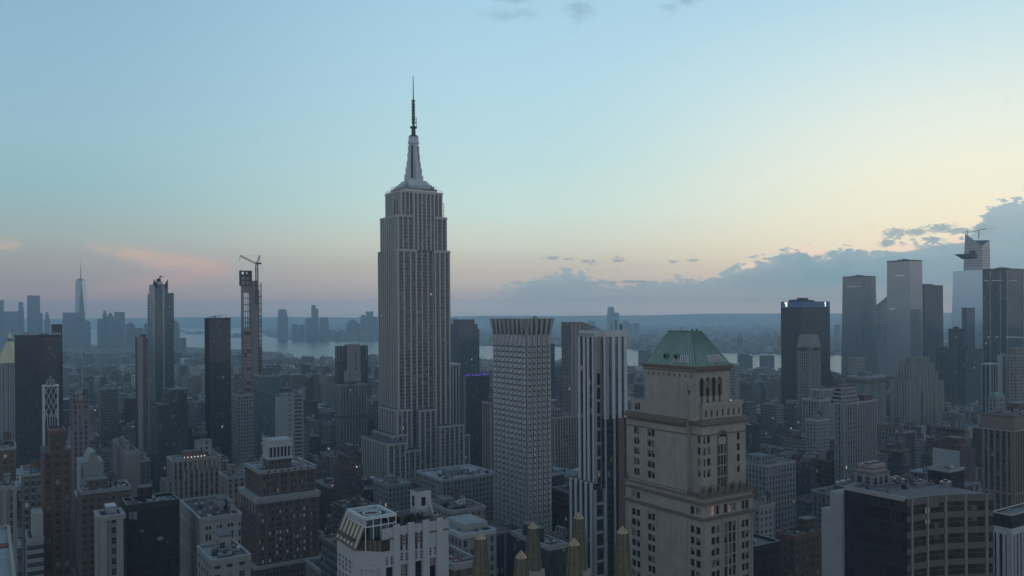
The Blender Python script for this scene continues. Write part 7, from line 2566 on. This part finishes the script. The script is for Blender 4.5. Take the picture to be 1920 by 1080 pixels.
USED = set()
for vis_, rec in INDIV:
    _, u0, u1, v0, v1, hgt, pb, Yw, xc_, _ = rec
    colour, mat, tint = rnd.choices(TINTS, TW)[0]
    W, D = u1 - u0, v1 - v0
    k = rnd.uniform(.42, 1.05)
    tint = tuple(c * k * rnd.uniform(.92, 1.08) for c in tint)
    X, Y_ = u0 * U[0] + v0 * V[0], u0 * U[1] + v0 * V[1]
    kind = rnd.random()
    near_ = Yw < 900
    n_t = rnd.choice((0, 1, 1, 2, 2)) if near_ else 0
    stepped = kind < .5 and hgt > 34
    feats = []
    if near_ and n_t == 2:
        feats.append('with two roof tanks')
    elif near_ and n_t == 1:
        feats.append('with a roof tank')
    if stepped:
        feats.append('with stepped top')
    feats.append('with flat roof' if not stepped else 'with terraces')
    feats.append('')
    label = describe(rec, colour, feats, USED)
    t = empty('building', (X, Y_, 0), ANG, label, 'building', 'ordinary city blocks between the landmark towers')
    USED.add(label)
    mb = MB()
    if stepped:
        f = rnd.uniform(.55, .8)
        ins = rnd.uniform(2, 4.5)
        mb.box(0, W, 0, D, 0, hgt * f, 0); mb.box(ins, W - ins * rnd.uniform(.3, 1), ins, D - 1, hgt * f, hgt * (f + (1 - f) * .6), 0)
        ins2 = ins + rnd.uniform(1, 3)
        rx0, rx1, ry0, ry1 = ins2, W - ins2, ins2, D - 2
        mb.box(rx0, rx1, ry0, ry1, hgt * (f + (1 - f) * .6), hgt, 0)
    else:
        rx0, rx1, ry0, ry1 = 0, W, 0, D
        mb.box(0, W, 0, D, 0, hgt, 0)
    ps_ = rnd.random() < .35
    if ps_ and near_:
        piers(mb, rx0, rx1, ry0, ry1, 0, hgt - .7, rnd.choice((3.2, 4.4, 6.0)), rnd.uniform(.5, 1.1), .3, 1)
    if rx1 - rx0 < 5:
        rx0, rx1 = 0, W
    pier_m = {'red_brick': 'rust_brick', 'brown_brick': 'brown_stone', 'beige_brick': 'tan_stone', 'tan_pier': 'tan_stone'}.get(mat, 'pale_stone')
    mb.build('wall', [mat, pier_m], t, color=tint)
    rmat = rnd.choices(('roof_grey', 'roof_tar', 'roof_pale', 'roof_red'), (4, 4, 2, .5))[0]
    if near_:
        parapet(t, rx0, rx1, ry0, ry1, hgt, h=rnd.uniform(.6, 1.3), mat=rnd.choice((pier_m, 'pale_stone', 'terracotta', 'brown_stone')), roof=rmat, out=.42)
        w_, d_ = rx1 - rx0, ry1 - ry0
        bx, by = rx0 + w_ * rnd.uniform(.1, .5), ry0 + d_ * rnd.uniform(.3, .5)
        bulkhead(t, bx, bx + w_ * rnd.uniform(.2, .38), by, by + d_ * rnd.uniform(.2, .38), hgt, hgt + rnd.uniform(3, 5.5), rnd.choice((mat, 'white_brick', 'brown_brick')), 'penthouse')
        for q in range(n_t):
            tank(t, rx0 + w_ * rnd.uniform(.15, .85), ry0 + d_ * rnd.uniform(.15, .28), hgt, rnd.uniform(1.5, 2.2), 3.4, rnd.uniform(2, 5))
        if rnd.random() < .6:
            bx2, by2 = rx0 + w_ * rnd.uniform(.05, .6), ry0 + d_ * rnd.uniform(.05, .3)
            bulkhead(t, bx2, bx2 + w_ * rnd.uniform(.12, .3), by2, by2 + d_ * rnd.uniform(.12, .24), hgt, hgt + rnd.uniform(2.4, 7), rnd.choice((mat, 'white_brick', 'red_brick', 'brown_brick', 'concrete')), 'stair_head')
        for q in range(rnd.choice((2, 3, 4))):
            unit(t, rx0 + 1 + (w_ - 5) * rnd.random(), ry0 + 1 + (d_ - 5) * rnd.random(), hgt, rnd.uniform(1.2, 3), rnd.uniform(1, 2.2), rnd.uniform(.8, 2), rnd.choice(('steel', 'concrete', 'dark_metal', 'white_paint')))
        if rnd.random() < .12:
            lamp(t, rx0 + w_ * rnd.random(), ry0 + .3, hgt + 1.6, .3, rnd.choice(('lamp_white', 'lamp_warm')))
    else:
        m2 = MB()
        bx, by = rx0 + (rx1 - rx0) * rnd.uniform(.1, .5), ry0 + (ry1 - ry0) * .3
        m2.box(bx, bx + W * .3, by, by + D * .3, hgt, hgt + rnd.uniform(3, 6))
        m2.cyl(bx + W * .36 + 2, by + 2, 2, 1.9, hgt + 2.5, hgt + 6, 8); m2.cyl(bx + W * .36 + 2, by + 2, 2.1, .2, hgt + 6, hgt + 7.4, 8)
        m2.build('penthouse', rnd.choice((pier_m, 'brown_stone', 'pale_stone')), t)
        if rnd.random() < .1:
            lamp(t, W * rnd.random(), .2, hgt + 1, .5, rnd.choice(('lamp_white', 'lamp_warm')))

# everything beyond: one mass per district, tinted block by block
fm = facade('far_block', Wall=(0.24, 0.24, 0.24), Glass=(0.03, 0.035, 0.04), Spandrel=(0.16, 0.16, 0.16), Bay=3.4, Floor=3.5, WinW=0.5, WinH=0.55, Lit=0.0054, Blind=0.15)
nt = fm.node_tree
gnode = [n for n in nt.nodes if n.type == 'GROUP'][0]
at = nt.nodes.new('ShaderNodeAttribute'); at.attribute_name = 'tint'
nt.links.new(at.outputs['Color'], gnode.inputs['Wall'])
nt.links.new(at.outputs['Color'], gnode.inputs['Spandrel'])
at2 = nt.nodes.new('ShaderNodeAttribute'); at2.attribute_name = 'rooftint'
nt.links.new(at2.outputs['Color'], gnode.inputs['Roof'])


def mass(name, label, boxes, cat='buildings'):
    """boxes in street-grid coordinates with a colour each"""
    mb = MB()
    cols, rcols = [], []
    for (u0, u1, v0, v1, z0, z1, c, rc_) in boxes:
        n0 = len(mb.f)
        mb.box(u0, u1, v0, v1, z0, z1)
        cols += [c] * (len(mb.f) - n0); rcols += [rc_] * (len(mb.f) - n0)
    o = mb.build(name, 'far_block')
    o.rotation_euler = (0, 0, ANG)
    for nm, arr in (('tint', cols), ('rooftint', rcols)):
        a_ = o.data.attributes.new(nm, 'FLOAT_COLOR', 'FACE')
        a_.data.foreach_set('color', np.array([(*c, 1.0) for c in arr], dtype=np.float32).ravel())
    o['kind'] = 'stuff'; o['label'] = label; o['category'] = cat
    return o


PAL = [(.25, .2, .15), (.2, .2, .2), (.13, .09, .07), (.17, .075, .06), (.34, .31, .27), (.4, .4, .39), (.17, .14, .12), (.15, .17, .19), (.06, .07, .08), (.26, .25, .22)]
RPAL = [(.07, .07, .07), (.12, .12, .12), (.28, .29, .3), (.1, .075, .07), (.16, .16, .16)]
bx_list = []
for vis_, rec in REST:
    _, u0, u1, v0, v1, hgt = rec[:6]
    c = rnd.choices(PAL, TW)[0]; kk = rnd.uniform(.5, 1.7)
    c = tuple(q * kk for q in c); rc_ = rnd.choice(RPAL)
    if (u1 - u0) > 34:
        um = u0 + (u1 - u0) * rnd.uniform(.35, .65)
        bx_list.append((u0, um, v0, v1, 0, hgt, c, rc_))
        c2 = rnd.choices(PAL, TW)[0]
        bx_list.append((um + .2, u1, v0, v1, 0, hgt * rnd.uniform(.55, .98), c2, rnd.choice(RPAL)))
    else:
        bx_list.append((u0, u1, v0, v1, 0, hgt, c, rc_))
    w_, d_ = u1 - u0, v1 - v0
    for q in range(rnd.choice((1, 1, 2))):
        a_, b_ = u0 + w_ * rnd.uniform(.05, .4), v0 + d_ * rnd.uniform(.1, .6)
        bx_list.append((a_, a_ + w_ * rnd.uniform(.06, .2), b_, b_ + d_ * rnd.uniform(.1, .25), hgt * .9, hgt + rnd.uniform(2, 6), rnd.choice(PAL), rnd.choice(RPAL)))
mass('distant_city', 'dense mass of small hazy city blocks reaching to the river', bx_list)

# towns across the river
bx_list = []
rn = random.Random(99)


def on_land(x, y):
    def edge_y(lst, xx):
        best = None
        for (xa, ya), (xb, yb_) in zip(lst[:-1], lst[1:]):
            lo, hi = min(xa, xb), max(xa, xb)
            if lo <= xx <= hi and hi > lo:
                yy = ya + (yb_ - ya) * (xx - xa) / (xb - xa)
                best = yy if best is None else max(best, yy)
        return best
    e = edge_y(farr, x)
    return e is None or y < e - .6


for k in range(16000):
    x = rn.uniform(-20, 1940)
    y = 601 + (rn.random() ** .8) * 75
    if not on_land(x, y) or (x < 490 and y > 611):
        continue
    X, Yw = gpt(x, y)
    if Yw > 12800 or Yw < 2600:
        continue
    s = rn.uniform(6, 17) * (1 + Yw / 9000)
    hgt = rn.lognormvariate(math.log(10), .5)
    if rn.random() < .03:
        hgt *= 3.2; s *= .7
    if 560 < x < 860 and Yw < 7600 and rn.random() < .3:
        hgt = rn.uniform(20, 75); s = rn.uniform(14, 26)
    u, v = X * U[0] + Yw * U[1], X * V[0] + Yw * V[1]
    c = rn.choice(PAL); kk = rn.uniform(.7, 1.2)
    bx_list.append((u - s, u + s, v - s * rn.uniform(.4, .8), v + s * rn.uniform(.4, .8), 0, hgt, tuple(q * kk for q in c), rn.choice(RPAL)))
print('jersey', len(bx_list))
mass('far_town', 'hazy low towns spread over the far bank below the ridge', bx_list)
# wooded patches on the far bank
plain('far_wood', (0.06, 0.072, 0.055), 0.95, var=0.9, scale=0.01)
mb = MB()
for k in range(2200):
    x = rn.uniform(-20, 1940); y = 600 + (rn.random() ** .8) * 74
    if not on_land(x, y) or (x < 490 and y > 611):
        continue
    X, Yw = gpt(x, y)
    if Yw > 12800:
        continue
    s = rn.uniform(9, 22) * (1 + Yw / 8000)
    mb.cyl(X, Yw, s, s * .55, 0, rn.uniform(4, 9), 6, ky=.6)
o = mb.build('far_trees', 'far_wood'); o['kind'] = 'stuff'; o['label'] = 'dark wooded patches among the far towns'; o['category'] = 'trees'
# street lamps and floodlights of the far bank, too many to tell apart
mb = MB()
for (x, y) in ((1179, 643), (1193, 647), (1195, 643), (1209, 648), (1262, 606), (1268, 606), (1309, 602), (1305, 606), (1338, 634), (1427, 610), (1431, 608), (1396, 599), (1332, 613), (1345, 613), (1150, 604),
               (650, 608.5), (622, 608), (634, 608), (639, 608.4), (1066, 600), (1462, 606), (1122, 603), (1404, 611), (1240, 630), (1385, 640), (900, 612), (560, 612)):
    X, Yw = gpt(x, y + 1)
    r = .55 * Yw / FPX * rn.uniform(.8, 1.3)
    mb.cyl(X, Yw, .3, .3, 0, 14, 5); mb.cyl(X, Yw, r, r, 14, 14 + r * 1.6, 8, 0, foot=True)
o = mb.build('far_lights', 'lamp_white'); o['kind'] = 'stuff'; o['label'] = 'scattered white lamps of the far bank'; o['category'] = 'lights'

# ================================================================== air
hm_ = bpy.data.materials.new('haze')
hm_.use_nodes = True
hn = hm_.node_tree
hn.nodes.clear()
pv = hn.nodes.new('ShaderNodeVolumePrincipled')
pv.inputs['Color'].default_value = (0.69, 0.88, 1.0, 1)
pv.inputs['Density'].default_value = HAZE_D
pv.inputs['Anisotropy'].default_value = 0.3
ho = hn.nodes.new('ShaderNodeOutputMaterial')
hn.links.new(pv.outputs[0], ho.inputs['Volume'])
hm_.cycles.homogeneous_volume = True
MATS['haze'] = hm_
mb = MB()
mb.box(-GX - 60, GX + 60, GY0 - 60, GY1 + 60, -1.0, 462.0, 0, bottom=True)
o = mb.build('haze', 'haze'); o['kind'] = 'stuff'; o['label'] = 'thin blue evening haze over the whole city'; o['category'] = 'haze'
for h in HEROES:
    if h.D > 120 or h.W > 120 or h.D < 4 or h.W < 3:
        print('SIZE', h.t.name, h.label[:40], round(h.W, 1), round(h.D, 1), round(h.z))
for i in range(len(HEROES)):
    for j in range(i + 1, len(HEROES)):
        a, b = HEROES[i].uv(), HEROES[j].uv()
        if a[0] < b[1] and a[1] > b[0] and a[2] < b[3] and a[3] > b[2]:
            print('OVERLAP', HEROES[i].label[:36], '|', HEROES[j].label[:36])

for m_ in bpy.data.materials:
    m_.cycles.emission_sampling = 'NONE'
